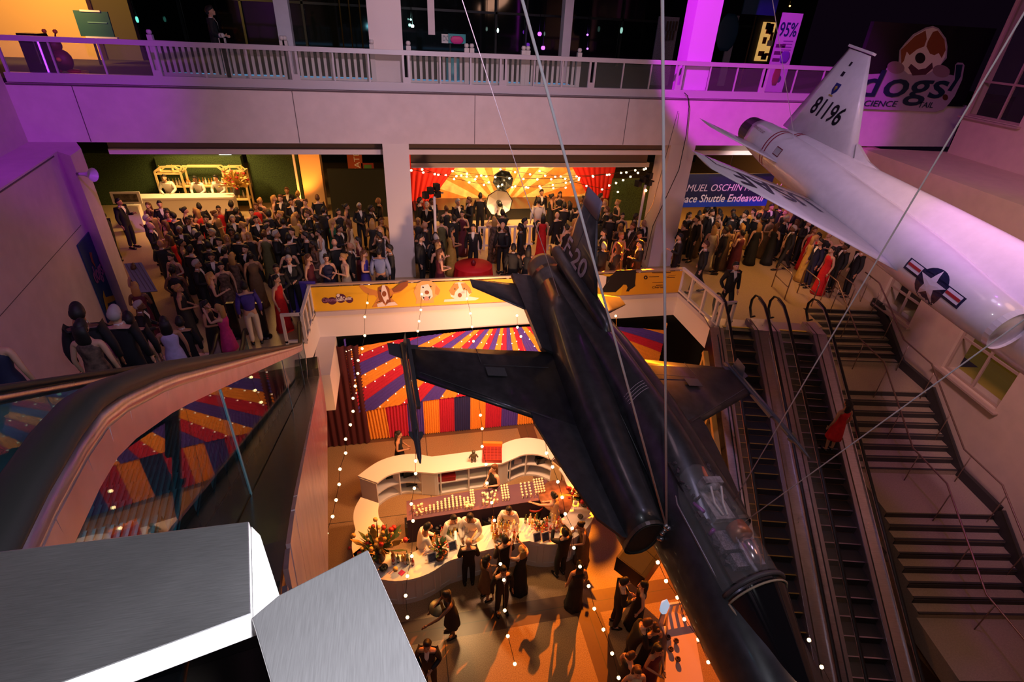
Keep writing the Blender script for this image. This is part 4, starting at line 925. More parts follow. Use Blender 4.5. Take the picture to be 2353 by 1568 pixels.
# glass table in the middle
q = P2(.92, [(934, 1152), (1256, 1102), (1266, 1146), (935, 1197)])
mt = thing('service_table', (1.7, 10.4, 0), 'long table under dark purple cloth covered with rows of glassware', 'table')
MB().prism(q, .0, .9).build('table_skirt', mat('navy cloth', (.03, .018, .05), .8), mt); MB().prism(q, .9, .92).build('tabletop', mat('plum cloth', (.13, .055, .085), .7), mt)
M_cg = mat('clear glass', (.95, .85, .6), .08, spec=.8)
gl = None; rg = random.Random(5)
Q = [Vector((*p, .92)) for p in q]
def onq(u, v): return (Q[0]*(1-u)+Q[1]*u)*(1-v)+(Q[3]*(1-u)+Q[2]*u)*v
def mkglass():
    mb = MB(); mb.lathe([(.0, 0), (.026, .002), (.006, .01), (.006, .05), (.028, .07), (.03, .12), (.027, .12), (.02, .075)], (0, 0, 0), 8, caps=False); return mb.build('cocktail_glass', M_cg, None)
slots = []
for i in range(12):
    for j in range(7):
        if j >= 1+abs(i-7)*.45: slots.append((.13+i*.026, .12+j*.11))
for u0 in (.44,): slots += [(u0+i*.016, .1+j*.13) for i in range(2) for j in range(6)]
for u0 in (.66,): slots += [(u0+i*.02, .1+j*.13) for i in range(3) for j in range(6)]
slots += [(.8+i*.03, .15+j*.15) for i in range(3) for j in range(5)]+[(.9+i*.02, .05+j*.13) for i in range(4) for j in range(6)]
slots += [(.05+rg.random()*.06, .35+rg.random()*.5) for _ in range(12)]+[(.52+rg.random()*.1, .3+rg.random()*.55) for _ in range(22)]+[(.4+rg.random()*.05, .55+rg.random()*.35) for _ in range(10)]
for k, (u, v) in enumerate(slots):
    p = onq(u, v)
    if gl is None: gl = mkglass(); o = gl; 
    else: o = gl.copy(); COL.objects.link(o)
    o.location = p; tag(o, 'small empty cocktail glass standing on the plum service table', 'glass', 'cocktail glasses on the service table')
# bottles
def mkbottle(col, h, lab):
    mb = MB(); mb.lathe([(.0, 0), (.036, .0), (.038, .02), (.038, h*.58), (.014, h*.74), (.013, h*.95), (.016, h), (.0, h)], (0, 0, 0), 10)
    o = mb.build('bottle', mat('bottle '+lab, col, .15, spec=.8), None); c = MB(); c.lathe([(.0392, h*.15), (.0392, h*.45)], (0, 0, 0), 10, caps=False); c.build('bottle_label', mat('paper '+lab, tuple(min(1, x*.4+.45) for x in col), .6), o, local=True); return o
BT = {}
for lab, col, h in (('green', (.03, .10, .02), .31), ('amber', (.5, .2, .03), .29), ('clear', (.75, .7, .55), .3), ('red', (.4, .02, .02), .25), ('golden', (.75, .5, .08), .27)):
    BT[lab] = [mkbottle(col, h, lab), False]
def put(lab, p, label, group):
    o, used = BT[lab]
    if used: o = copy_tree(o)
    else: BT[lab][1] = True
    o.location = p; tag(o, label, 'bottle', group)
zones = [('left cluster beside the succulent bowl', (990, 1075, 1200, 1252), 20), ('middle cluster of the counter', (1128, 1190, 1198, 1246), 34), ('right lobe of the counter', (1206, 1290, 1198, 1226), 30), ('tray near the big flowers', (902, 950, 1284, 1298), 14)]
for zn, (x0, x1, y0, y1), n in zones:
    for k in range(n):
        lab = rg.choice(list(BT)); t = rg.random(); px = x0+(x1-x0)*t
        py = y0+(y1-y0)*rg.random()
        if 'left' in zn: py = 1252-(px-990)*.36-rg.random()*20+4
        put(lab, onz(px, py, ZB), '%s glass bottle in the %s' % (lab, zn), '%s bottles, %s' % (lab, zn))
def picture(px, py, label, ang=.2, col=(.05, .06, .12)):
    p = onz(px, py, ZB); t = thing('menu_frame', p, label, 'picture frame'); M = Matrix.Rotation(ang, 3, 'Z') @ Matrix.Rotation(R_(-25), 3, 'X')
    MB().box(p+Vector((0, 0, .13)), (.22, .015, .26), M).build('frame', M_trim, t); MB().box(p+Vector((0, -.011, .13)), (.17, .008, .21), M).build('print', mat('print dark', col, .3, noise=.6, nscale=20), t)
picture(993, 1289, 'framed menu leaning left of the succulent bowl'); picture(1040, 1262, 'framed menu right of the succulent bowl'); picture(1234, 1242, 'left one of the framed menu pair at right'); picture(1253, 1241, 'right one of the framed menu pair at right')
M_leaf = mat('foliage', (.05, .10, .03), .6, noise=.3); M_leaf2 = mat('golden leaves', (.5, .3, .05), .6, noise=.3); M_flr = mat('red petals', (.5, .02, .02), .5); M_fly = mat('yellow petals', (.75, .45, .12), .5); M_pot = mat('dark vase', (.05, .03, .04), .3)
def bouquet(px, py, z, s, label, n=70, mats_=None, name='flower_arrangement'):
    p = onz(px, py, z) if not isinstance(px, Vector) else px
    t = thing(name, p, label, 'flowers'); MB().lathe([(.08*s, 0), (.12*s, .1*s), (.09*s, .3*s), (.11*s, .32*s)], p, 14).build('vase', M_pot, t)
    r = random.Random(int(px*7) if not isinstance(px, Vector) else 3); mats_ = mats_ or [M_leaf, M_leaf, M_leaf2, M_flr, M_fly]
    lf = [MB() for _ in mats_]
    for k in range(n):
        d = Vector((r.gauss(0, 1), r.gauss(0, 1), r.uniform(.1, 1.9))).normalized(); L = s*r.uniform(.22, .6); c = p+Vector((0, 0, .3*s)); e = c+d*L; i = r.randrange(len(mats_))
        sd = d.cross(Vector((r.random(), r.random(), r.random()))).normalized()*.035*s
        if i >= 3: lf[i].ball(e, .05*s*r.uniform(.7, 1.2), 3)
        else:
            lf[i].plate([c+d*L*.35, e-d*.1*s+sd*2, e+d*.05*s, e-d*.1*s-sd*2], .004)
            lf[i].tube([c, e], .004, 3)
    for b, m_, nm in zip(lf, mats_, ['leaves', 'sprigs', 'golden_sprays', 'red_blooms', 'yellow_blooms']):
        if b.v: tag(b.build(nm, m_, t), kind='stuff')
    return t
bouquet(873, 1290, ZB, 1.25, 'big leafy autumn flower arrangement on the left lobe of the counter', 130)
bouquet(1342, 1160, ZB, 1.2, 'red and golden flower arrangement at right end of the counter', 110, [M_leaf, M_leaf2, M_leaf2, M_flr, M_flr])
bouquet(1012, 1272, ZB, .55, 'low bowl of green succulents on the counter between two menus', 60, [M_leaf, M_leaf, M_leaf, M_flr, M_leaf2]); bouquet(1236, 1222, ZB, .45, 'small green plant on the right lobe behind the menu pair', 50, [M_leaf, M_leaf, M_leaf2, M_flr, M_fly])
def bowl(px, py, label, col=(.08, .07, .03), r=.11, z=ZB):
    p = onz(px, py, z); t = thing('bowl', p, label, 'bowl'); MB().lathe([(.4*r, 0), (r, .07), (r, .1), (.9*r, .1), (.35*r, .02)], p, 16, caps=False).build('bowl_body', mat('bowl dark', (.06, .05, .04), .35), t)
    f = MB()
    for k in range(7): f.ball(p+Vector((math.cos(k*.9)*r*.5, math.sin(k*.9)*r*.5, .09)), .035, 4)
    tag(f.build('bowl_fill', mat('fill %s' % label[:8], col, .6), t), kind='stuff')
bowl(882, 1310, 'round dark bowl below the big flowers on the counter'); bowl(1011, 1288, 'bowl of reddish garnish beside the left framed menu', (.4, .12, .04)); bowl(1020, 1276, 'bowl of red fruit right of the succulents', (.5, .03, .03)); bowl(1333, 1192, 'small dark dish left of the red flowers', (.1, .08, .06), .08)
nk = MB(); p = onz(923, 1317, ZB); nk.box(p+Vector((0, 0, .004)), (.13, .13, .006), .8); tag(nk.build('napkin', mat('pink napkin', (.75, .03, .12), .6)), 'bright pink square napkin stack on the left lobe', 'napkin')
nk = MB(); p = onz(1264, 1242, ZB); nk.box(p+Vector((0, 0, .004)), (.1, .1, .006), .8); tag(nk.build('napkin', mat('orange napkin', (.7, .2, .06), .6)), 'orange square napkin right of the menu pair', 'napkin')
cnd = MB(); cnd.lathe([(.03, 0), (.03, .3)], onz(1047, 1240, ZB), 10); tag(cnd.build('candle', glow('candle glow', (1, .7, .3), 2)), 'tall glowing pillar candle on the counter near the white glare', 'candle')
# things on and in the back counter
rb_ = thing('red_tray', onz(1130, 1045, 1.0), 'red compartment tray on the back counter', 'tray'); M = Matrix.Rotation(-.18, 3, 'Z'); c = onz(1131, 1048, 1.0)
MB().box(c+Vector((0, 0, .06)), (.6, .62, .12), M).build('tray_body', mat('red lacquer', (.42, .04, .02), .4), rb_)
for i in range(5):
    for j in range(4): MB().box(c+M @ Vector((-.23+i*.115, -.22+j*.14, .125)), (.09, .11, .02), M).build('compartment', mat('red dark', (.25, .02, .015), .5), rb_)
MB().box(c+M @ Vector((0, .36, .14)), (.62, .1, .18), M).build('tray_lid', mat('orange lid', (.75, .22, .03), .4), rb_)
fg = thing('figurine', onz(1088, 1062, 1.0), 'small dark standing bear figurine on the white back counter', 'figurine'); c = onz(1088, 1062, 1.0); fb2 = MB()
fb2.ball(c+Vector((0, 0, .24)), .09, 6, (1, .8, 1.5)); fb2.ball(c+Vector((0, 0, .42)), .06, 6); fb2.tube([c+Vector((-.05, 0, 0)), c+Vector((-.05, 0, .16))], .035, 6); fb2.tube([c+Vector((.05, 0, 0)), c+Vector((.05, 0, .16))], .035, 6); fb2.tube([c+Vector((-.08, 0, .3)), c+Vector((-.13, 0, .18))], .025, 6); fb2.tube([c+Vector((.08, 0, .3)), c+Vector((.13, 0, .18))], .025, 6)
fb2.build('figure_body', mat('bronze figure', (.1, .08, .04), .4), fg)
c = onz(1026, 1096, .7); rx = thing('red_box', c, 'red leather box on the middle shelf of the back counter', 'box'); c.y += .15; MB().box((c.x, c.y, .58), (.55, .32, .14)).build('box_body', mat('red leather', (.36, .015, .02), .5), rx); MB().box((c.x, c.y, .67), (.57, .34, .04)).build('box_lid', mat('red leather', (.36, .015, .02), .5), rx)
for (px, py, lab, w_) in ((905, 1100, 'dark crate on the upper left curved shelf', .5), (940, 1097, 'black bag of kit on the upper left curved shelf next to divider', .4), (948, 1118, 'dark bundle on lower left curved shelf', .4), (1242, 1068, 'black box on the right curved shelf', .28), (1190, 1068, 'pale folded cloth on the right curved shelf', .25)):
    c = onz(px, py, .5 if 'upper' in lab or 'right' in lab else .1); b = MB(); b.box((c.x, c.y+.12, c.z+.11), (w_, .22, .2), rg.uniform(-.1, .3), .9); b.box((c.x, c.y+.12, c.z+.22), (w_*.5, .1, .04))
    tag(b.build('storage_box', mat('pale cloth', (.6, .5, .5), .7) if 'pale' in lab else M_blk), lab, 'box')
# tubs, bins and crates behind the bartenders
def tub(px, py, r, label, rim=None, z=0):
    c = onz(px, py, .55); c.z = 0; t = thing('bus_tub', c, label, 'tub'); MB().lathe([(.8*r, .0), (r, .55), (.94*r, .55), (.75*r, .1)], c, 20, caps=False).build('tub_body', M_blk, t)
    if rim: MB().lathe([(r, .52), (r*1.05, .56), (r, .6), (r*.95, .56)], c, 20, caps=False).build('rim', mat('red rim', rim, .4), t)
    f = MB(); rr_ = random.Random(px)
    for k in range(14): a = rr_.random()*6.3; q = rr_.random()*r*.7; f.ball(c+Vector((math.cos(a)*q, math.sin(a)*q, .5)), .05, 4)
    tag(f.build('tub_contents', mat('bottle caps', (.15, .12, .1), .3, noise=.6, nscale=30), t), kind='stuff')
tub(1010, 1200, .3, 'round black tub of bottles left of the first bartender at middle'); tub(1067, 1196, .28, 'round black tub between the two middle bartenders'); tub(1125, 1188, .22, 'dark tub left of the bartender polishing a glass'); tub(1228, 1160, .27, 'round black tub with red rim before the service table', (.6, .05, .02))
for (px, py, lab) in ((945, 1200, 'black crate stack at left end of the service table'), (975, 1196, 'open black crate with towels beside the crate stack')):
    c = onz(px, py, .6); t = thing('crate', (c.x, c.y, 0), lab, 'crate'); MB().box((c.x, c.y, .3), (.36, .36, .6)).build('crate_body', M_blk, t); MB().box((c.x, c.y, .615), (.28, .05, .03), .4).build('handle', mat('pale towel', (.5, .42, .4), .7), t); MB().box((c.x+.05, c.y-.1, .61), (.2, .1, .02), -.3).build('towel', mat('pale towel', (.5, .42, .4), .7), t)
# right-hand table with bench
tb = thing('banquet_table', (6.1, 5.6, 0), 'long pinkish clothed table at bottom right of the hall', 'table'); q = P2(.76, [(1536, 1404), (1590, 1420), (1640, 1700), (1520, 1700)]); MB().prism(q, .74, .77).build('tabletop', mat('pink cloth', (.62, .40, .36), .7), tb); MB().prism([(p[0]*.995+.03, p[1]) for p in q], 0, .74).build('table_skirt', mat('pink cloth', (.62, .40, .36), .7), tb)
bn = thing('slatted_chair', (6.4, 7.1, 0), 'white slatted chair back at head of the clothed table', 'chair'); c = onz(1560, 1400, 1.0)
for k in range(5): MB().bar((c.x-.3+k*.15, c.y, .1), (c.x-.32+k*.16, c.y+.08, 1.1), .07, .02).build('slat', M_trim, bn)
MB().bar((c.x-.4, c.y+.08, 1.1), (c.x+.4, c.y+.08, 1.1), .05, .08).build('top_rail', M_trim, bn); MB().bar((c.x-.36, c.y-.3, .45), (c.x+.36, c.y-.3, .45), .5, .04).build('seat', M_trim, bn)
for k, (px, py) in enumerate(((1534, 1470), (1552, 1478), (1540, 1497), (1556, 1520))):
    bowl(px, py, ['dish nearest the chair on the clothed table', 'second dish from the chair on the clothed table', 'third dish from the chair on clothed table', 'dish nearest the frame edge on clothed table'][k], (.2, .08, .05), .06, .77)
# black loudspeaker-like panel hung above floor
sp_ = thing('loudspeaker', (5.6, 8.3, 0), 'big black box loudspeaker seen from above beside the jet', 'loudspeaker')
q = P2(1.4, [(1417, 1280), (1468, 1212), (1530, 1262), (1482, 1330)]); MB().prism(q, .9, 1.4).build('cabinet', M_blk, sp_); MB().prism([(p[0]*.2+5.55*.8, p[1]*.2+8.3*.8) for p in q], 0, .9).build('stand', M_blk, sp_)
MB().prism([((p[0]-q[0][0])*.8+q[0][0]+.05, (p[1]-q[0][1])*.8+q[0][1]-.03) for p in q], 1.4, 1.405).build('grille', mat('grille', (.03, .03, .03), .9), sp_)
sc_ = thing('display_stand', (6.0, 7.4, 0), 'slim display stand with bluish glowing scalloped sign near slatted chair', 'sign'); c = onz(1527, 1395, 1.1)
MB().bar((c.x, c.y, 0), (c.x, c.y, 1.0), .05, .05, up=(1, 0, 0)).build('post', M_trim, sc_); MB().lathe([(.0, 0), (.09, .15), (.1, .4), (.0, .6)], (c.x, c.y, .8), 14).build('lit_sign', glow('bluish sign', (.45, .6, .8), .7), sc_)
# ---- string lights: catenaries surveyed through their bulbs
def string_px(label, pts, z0, z1, r=.035, n=None):
    P = [onz(x, y, z0+(z1-z0)*i/(len(pts)-1)) for i, (x, y) in enumerate(pts)]
    return bulb_string('string_light', label, P, M_bulb, r, rc=.005)
string_px('string of warm bulbs running down left of the bar over dark drape', [(848, 655), (844, 695), (838, 727), (838, 770), (832, 800), (823, 827), (822, 857), (816, 886), (811, 914), (811, 944), (805, 975), (794, 1008), (794, 1040), (781, 1077), (779, 1112), (772, 1148), (764, 1186), (750, 1225), (745, 1268)], 5.6, 3.6)
string_px('string of warm bulbs hanging down past left lobe of the bar', [(969, 675), (967, 711), (963, 737), (960, 760), (955, 1058), (955, 1087), (952, 1121), (945, 1157), (949, 1196), (946, 1277), (936, 1323), (932, 1368), (936, 1418)], 5.6, 2.6)
string_px('string of warm bulbs crossing the middle of the bar', [(1072, 652), (1073, 685), (1081, 719), (1085, 750), (1088, 783), (1104, 953), (1108, 984), (1108, 1025), (1117, 1066), (1119, 1109), (1130, 1154), (1136, 1195), (1150, 1295), (1158, 1332), (1160, 1402), (1167, 1461), (1183, 1525)], 5.6, 2.4)
string_px('string of warm bulbs over the right lobe to floor at right', [(1188, 724), (1189, 751), (1197, 772), (1253, 1007), (1256, 1040), (1270, 1072), (1282, 1106), (1292, 1142), (1299, 1180), (1315, 1213), (1319, 1258), (1333, 1301), (1353, 1346), (1366, 1398), (1387, 1446), (1407, 1501), (1422, 1557)], 5.6, 2.4)
string_px('string of warm bulbs running beside the black jet nose at right', [(1415, 725), (1450, 1230), (1512, 1291), (1531, 1334), (1557, 1372), (1573, 1422), (1605, 1469), (1628, 1521)], 5.6, 2.4)
string_px('short string of warm bulbs near the bottom of escalators', [(1860, 1470), (1889, 1532), (1925, 1600)], 3.4, 3.0)
# ================================================================ mezzanine level
def art(par, name, m, Y, pts, lay=0, th=.003, kind=None, z0=None):
    mb = MB(); mb.plate([ony(x, y, Y-.004*lay-.004) for x, y in pts], th); o = mb.build(name, m, par)
    return o
def oval(cx, cy, rx, ry, rot=0, n=20): return [(cx+rx*math.cos(t)*math.cos(rot)-ry*math.sin(t)*math.sin(rot), cy+rx*math.cos(t)*math.sin(rot)+ry*math.sin(t)*math.cos(rot)) for t in [2*PI*k/n for k in range(n)]]
zb = lambda l, x0=700, y0=610, s=5.602: [(x0+x/s, y0+y/s) for x, y in l]
YB = 14.66
M_by = mat('banner yellow', (.85, .47, .02), .55); M_bo = mat('banner amber', (.78, .36, .02), .55); M_db = mat('dog brown', (.27, .07, .02), .6); M_dt = mat('dog tan', (.62, .24, .05), .6); M_dg = mat('dog gold', (.75, .38, .12), .6)
M_dw = mat('dog white', (.85, .72, .66), .6); M_dk = mat('dog black', (.015, .012, .012), .6); M_dp = mat('dog pink', (.8, .3, .25), .6); M_plum = mat('plum print', (.09, .008, .05), .6)
bn = thing('dog_banner', (3.2, YB, 5), 'long yellow banner printed with dogs along the mezzanine rail', 'banner')
x0b, x1b = -2.68, 9.05
MB().bx(x0b, 7.0, YB, YB+.02, 5.02, 5.80).build('banner_sheet', M_by, bn); MB().bx(7.0, x1b, YB, YB+.02, 5.02, 5.80).build('sponsor_sheet', M_bo, bn)
lg = [(265, 452, 45, 38), (355, 458, 60, 48), (467, 425, 66, 58), (578, 445, 48, 40)]
mb = MB()
for k, (cx, cy, rx, ry) in enumerate(lg): mb.plate([ony(x, y, YB-.006-.0015*k) for x, y in zb(oval(cx, cy, rx, ry))], .003)
lo_ = mb.build('logo_ovals', M_plum, bn)
for cx, cy, r in ((432, 388, 22), (472, 410, 13)): art(lo_, 'logo_dot', M_dw, YB, zb(oval(cx, cy, r, r)), 4)
P0_ = ony(*zb([(236, 472)])[0], YB-.02); P1_ = ony(*zb([(412, 462)])[0], YB-.02); P2_ = ony(*zb([(612, 440)])[0], YB-.02)
tx = MB(); add_text(tx, 'California', .16, frame(P0_, P1_-P0_, (0, 0, 1)), fit=(P1_-P0_).length); tx.build('logo_text', mat('logo mauve', (.5, .2, .35), .6), lo_)
tx = MB(); add_text(tx, 'ScienCenter', .17, frame(P1_, P2_-P1_, (0, 0, 1)), fit=(P2_-P1_).length, bold=.004); tx.build('logo_text', M_dw, lo_)
def dog(lab, layers):
    r = None
    for k, (nm, m_, pts) in enumerate(layers):
        p = zb(pts) if pts[0][0] > 60 or True else pts
        r_ = art(bn if r is None else r, nm, m_, YB, p, 1+k)
        if r is None: r = r_; r['label'] = lab
dog('basset hound with flying ears', [('dog_print', M_dt, [(695, 258), (745, 255), (830, 300), (940, 330), (940, 420), (1120, 420), (1090, 310), (1170, 290), (1240, 225), (1335, 200), (1330, 260), (1280, 310), (1220, 350), (1140, 370), (1110, 420), (1180, 480), (1200, 515), (870, 540), (900, 490), (935, 420), (900, 385), (830, 385), (760, 340)]),
    ('dog_face_patch', M_db, [(945, 290), (1000, 262), (1060, 265), (1090, 300), (1100, 390), (1110, 480), (1080, 500), (1000, 485), (955, 440), (940, 350)]), ('dog_blaze', M_dw, [(1000, 255), (1030, 255), (1065, 340), (1085, 440), (1060, 440), (1040, 490), (1010, 430), (985, 370), (990, 300)]),
    ('dog_chest', M_dw, [(930, 500), (1000, 470), (1040, 520), (1080, 480), (1160, 470), (1200, 512), (940, 538)]), ('dog_nose', M_db, oval(1024, 368, 28, 36)), ('dog_ear', M_db, [(1130, 310), (1240, 225), (1335, 205), (1325, 260), (1240, 330), (1150, 350)]), ('dog_eye', M_dk, oval(975, 330, 8, 10))])
dog('smiling golden retriever', [('dog_print', M_dg, [(1420, 300), (1450, 230), (1520, 200), (1620, 200), (1690, 240), (1745, 310), (1735, 370), (1690, 400), (1660, 430), (1665, 480), (1430, 495), (1440, 440), (1405, 340)]), ('dog_muzzle', M_dw, [(1500, 260), (1590, 240), (1640, 330), (1650, 400), (1600, 450), (1530, 450), (1490, 400), (1490, 320)]),
    ('dog_ear', M_dt, [(1690, 260), (1745, 320), (1720, 385), (1680, 370)]), ('dog_mouth', M_dk, [(1515, 400), (1570, 420), (1625, 390), (1600, 450), (1540, 450)]), ('dog_tongue', M_dp, oval(1570, 430, 32, 28)), ('dog_nose', M_db, oval(1575, 350, 28, 24)), ('dog_eye', M_dk, oval(1525, 285, 10, 9)), ('dog_eye', M_dk, oval(1625, 275, 10, 9))])
dog('brown and white puppy peeking over the edge', [('dog_print', M_dw, [(1870, 310), (1930, 230), (1990, 215), (2060, 225), (2120, 280), (2155, 340), (2110, 400), (2250, 420), (2200, 450), (1790, 472), (1800, 440), (1930, 430), (1880, 400)]), ('dog_ear', M_dt, [(1860, 330), (1925, 235), (1975, 235), (1985, 290), (1940, 340), (1925, 390), (1890, 380)]), ('dog_ear', M_dt, [(2010, 235), (2070, 230), (2130, 290), (2155, 350), (2120, 370), (2090, 320), (2040, 320)]),
    ('dog_nose', M_db, oval(1998, 385, 26, 28)), ('dog_eye', M_dk, oval(1935, 305, 9, 9)), ('dog_eye', M_dk, oval(2055, 298, 9, 9))])
zc_ = lambda l: [(1380+x/11.765, 610+y/11.765) for x, y in l]
art(bn, 'dog_print', M_dk, YB, zc_([(0, 640), (60, 630), (150, 480), (160, 300), (250, 300), (340, 240), (420, 135), (960, 130), (950, 330), (930, 480), (940, 560), (860, 620), (790, 660), (770, 705), (690, 705), (730, 600), (700, 530), (620, 520), (560, 590), (480, 660), (410, 725), (0, 735)]), 1)['label'] = 'big black dog lying down'
art(bn, 'dog_chest', M_dw, YB, zc_([(-80, 250), (60, 270), (160, 300), (140, 500), (60, 620), (-20, 640), (-90, 560)]), 2)
art(bn, 'sponsor_mark', M_dk, YB, zc_(oval(1220, 330, 52, 52)), 1); art(bn, 'sponsor_mark_centre', M_bo, YB, zc_(oval(1220, 330, 18, 22)), 2)
for l in ([(1390, 190), (1900, 185), (1900, 205), (1390, 212)], [(1310, 305), (1580, 295), (1580, 312), (1310, 322)], [(1400, 462), (1720, 450), (1720, 462), (1400, 474)], [(1500, 535), (1680, 525), (1680, 545), (1500, 552)], [(1800, 325), (2010, 318), (2010, 335), (1800, 342)]): art(bn, 'sponsor_line', mat('print brown', (.16, .06, .01), .6), YB, zc_(l), 1)
a_, b_ = ony(*zc_([(1390, 625)])[0], YB-.01), ony(*zc_([(1720, 610)])[0], YB-.01)
tx = MB(); add_text(tx, 'Charter', .11, frame(a_, b_-a_, (0, 0, 1)), fit=(b_-a_).length); tx.build('sponsor_text', mat('print brown', (.16, .06, .01), .6), bn)
a_, b_ = ony(*zc_([(1680, 345)])[0], YB-.01), ony(*zc_([(2040, 260)])[0], YB-.01)
MB().tube([a_+Vector((0, 0, .06)), a_+Vector((.04, 0, .12)), a_+Vector((.08, 0, .05)), a_.lerp(b_, .35), a_.lerp(b_, .5)+Vector((0, 0, .05)), a_.lerp(b_, .7), b_], .005, 4).build('signature_stroke', mat('print brown', (.16, .06, .01), .6), bn)
# white rail that carries the banner
er = thing('edge_railing', (3, 14.72, L2), 'white mezzanine railing carrying the dog banner', 'railing')
MB().bx(-2.75, 9.1, 14.69, 14.78, 5.82, 5.88).build('top_rail', mat('brass rail', (.6, .42, .3), .35, .4), er)  # top rail in one even brass tone
for k in range(9): MB().bx(-2.72+k*1.46, -2.64+k*1.46, 14.69, 14.77, L2, 5.82).build('post', M_trim, er)
el = thing('edge_railing', (-2.7, 13.8, L2), 'short white rail with dark panels at left corner of the dog banner', 'railing')
MB().bx(-2.72, -2.64, 12.95, 14.68, 5.8, 5.87).build('top_rail', M_trim, el); MB().bx(-2.72, -2.64, 12.95, 14.68, 5.0, 5.08).build('bottom_rail', M_trim, el)
for y in (12.99, 13.55, 14.1, 14.62): MB().bx(-2.72, -2.64, y-.05, y+.05, L2, 5.8).build('post', M_trim, el)
MB().bx(-2.69, -2.67, 13.05, 14.6, 5.08, 5.8).build('dark_panel', mat('smoked panel', (.05, .035, .025), .2), el)
MB().bx(-3.2, -2.7, 12.95, 13.02, 5.8, 5.87).bx(-3.2, -3.13, 12.95, 13.02, L2, 5.8).bx(-3.2, -2.7, 12.95, 13.02, 5.0, 5.06).build('return_frame', M_trim, el)
pb = thing('drape_panel_stand', (-3.2, 14.9, L2), 'indigo fabric panel stand beside red gown woman at banner corner', 'screen')
c0, c1 = onz(676, 724, L2), onz(706, 722, L2)
MB().bar((c0.x-.1, 14.85, L2+.5), (c1.x+.35, 14.75, L2+.5), .05, 1.0).build('panel', C_pu, pb)
# horn loudspeaker on the left jamb
hs_ = thing('horn_loudspeaker', ony(192, 400, 15.3), 'small lilac horn loudspeaker fixed high on the left pillar', 'loudspeaker'); p = ony(182, 400, 15.2); q_ = ony(214, 402, 15.1)
hm = MB(); hm.smooth = True; hm.tube([p, p.lerp(q_, .5), p.lerp(q_, .75), q_], [.03, .05, .09, .17], 14, caps=False); hm.build('horn', mat('lilac grey', (.6, .5, .65), .4), hs_); MB().bar(p+Vector((-.06, 0, 0)), p, .06, .06).build('bracket', M_seam, hs_)
# blue banner flat on the left wall
nl = Vector((.986, .165, 0)); ol = PB+dl*.05
def onl(px, py): return hit(px, py, ol+nl*.02, nl)
wb = thing('wall_banner', onl(230, 640), 'tall dark blue banner with yellow arrow mounted on the left wall', 'banner')
qd = [onl(203, 530), onl(178, 566), onl(258, 740), onl(300, 748)]
pw = [Vector((qd[0].x, qd[0].y, 0)), Vector((qd[1].x, qd[1].y, 0))]; zt_, zb2 = (qd[0].z+qd[1].z)/2, min(qd[2].z, qd[3].z)
WB = lambda u, v: pw[0]*(1-u)+pw[1]*u+Vector((0, 0, zt_*(1-v)+zb2*v))
MB().plate([WB(0, 0), WB(1, 0), WB(1, 1.1), WB(0, 1.1)], .03).build('banner_sheet', mat('banner navy', (.01, .05, .12), .5), wb)
off_ = nl*.03
def wart(nm, m_, uv): MB().plate([WB(u, v)+off_ for u, v in uv], .005).build(nm, m_, wb)
wart('arrow', mat('arrow yellow', (.55, .32, .01), .5), [(.75, .5), (.6, .47), (.62, .53), (.05, .60), (.05, .65), (.66, .585), (.8, .68), (.93, .66)])
xdir = (WB(0, 0)-WB(1, 0)).normalized(); tx = MB(); add_text(tx, 'dogs!', .5, frame(WB(.85, .37)+off_, xdir, (0, 0, 1)), fit=.8*(WB(0, 0)-WB(1, 0)).length, sy=1.3, bold=.006); tx.build('banner_text', mat('mauve print', (.3, .1, .2), .5), wb)
wart('dog_print', M_db, [(.5, .18), (.4, .14), (.55, .12), (.62, .2), (.5, .27)])
# far pillars, hedges and shelving of the left hall
M_hedge = mat('hedge', (.035, .06, .015), .9, noise=.6, nscale=25, bump=.8)
for (a, b, y, z1, lab) in (((190), (365), 26.0, 7.15, 'dark green boxwood hedge wall at far left behind the crowd'), (365, 560, 25.6, 7.1, 'golden-lit hedge wall directly behind the gold bottle shelves'), (575, 690, 26.0, 7.15, 'dark hedge wall between gold shelves and orange pillar')):
    p, q_ = ony(a, 400, y), ony(b, 400, y); o = MB().bx(p.x, q_.x, y, y+.4, L2, z1).build('hedge_wall', M_hedge); tag(o, lab, 'hedge')
pl = MB(); p, q_ = ony(695, 420, 24.5), ony(742, 420, 24.5); struct('trim_11', MB().bx(p.x, q_.x, 24.5, 25.2, L2, 9.3), mat('pillar warm', (.7, .45, .25), .7))
p = ony(694, 400, 24.0); struct('trim_12', MB().bx(p.x-.28, p.x-.2, 24, 24.1, L2, 9.3), M_trim)
p, q_ = ony(752, 400, 23.6), ony(888, 400, 23.6); tag(MB().bx(p.x, q_.x, 23.6, 23.8, L2, 7.0).build('black_screen', mat('black drape', (.02, .022, .015), .9)), 'black pipe-and-drape screen right of the orange pillar', 'screen')
yc = 25.5
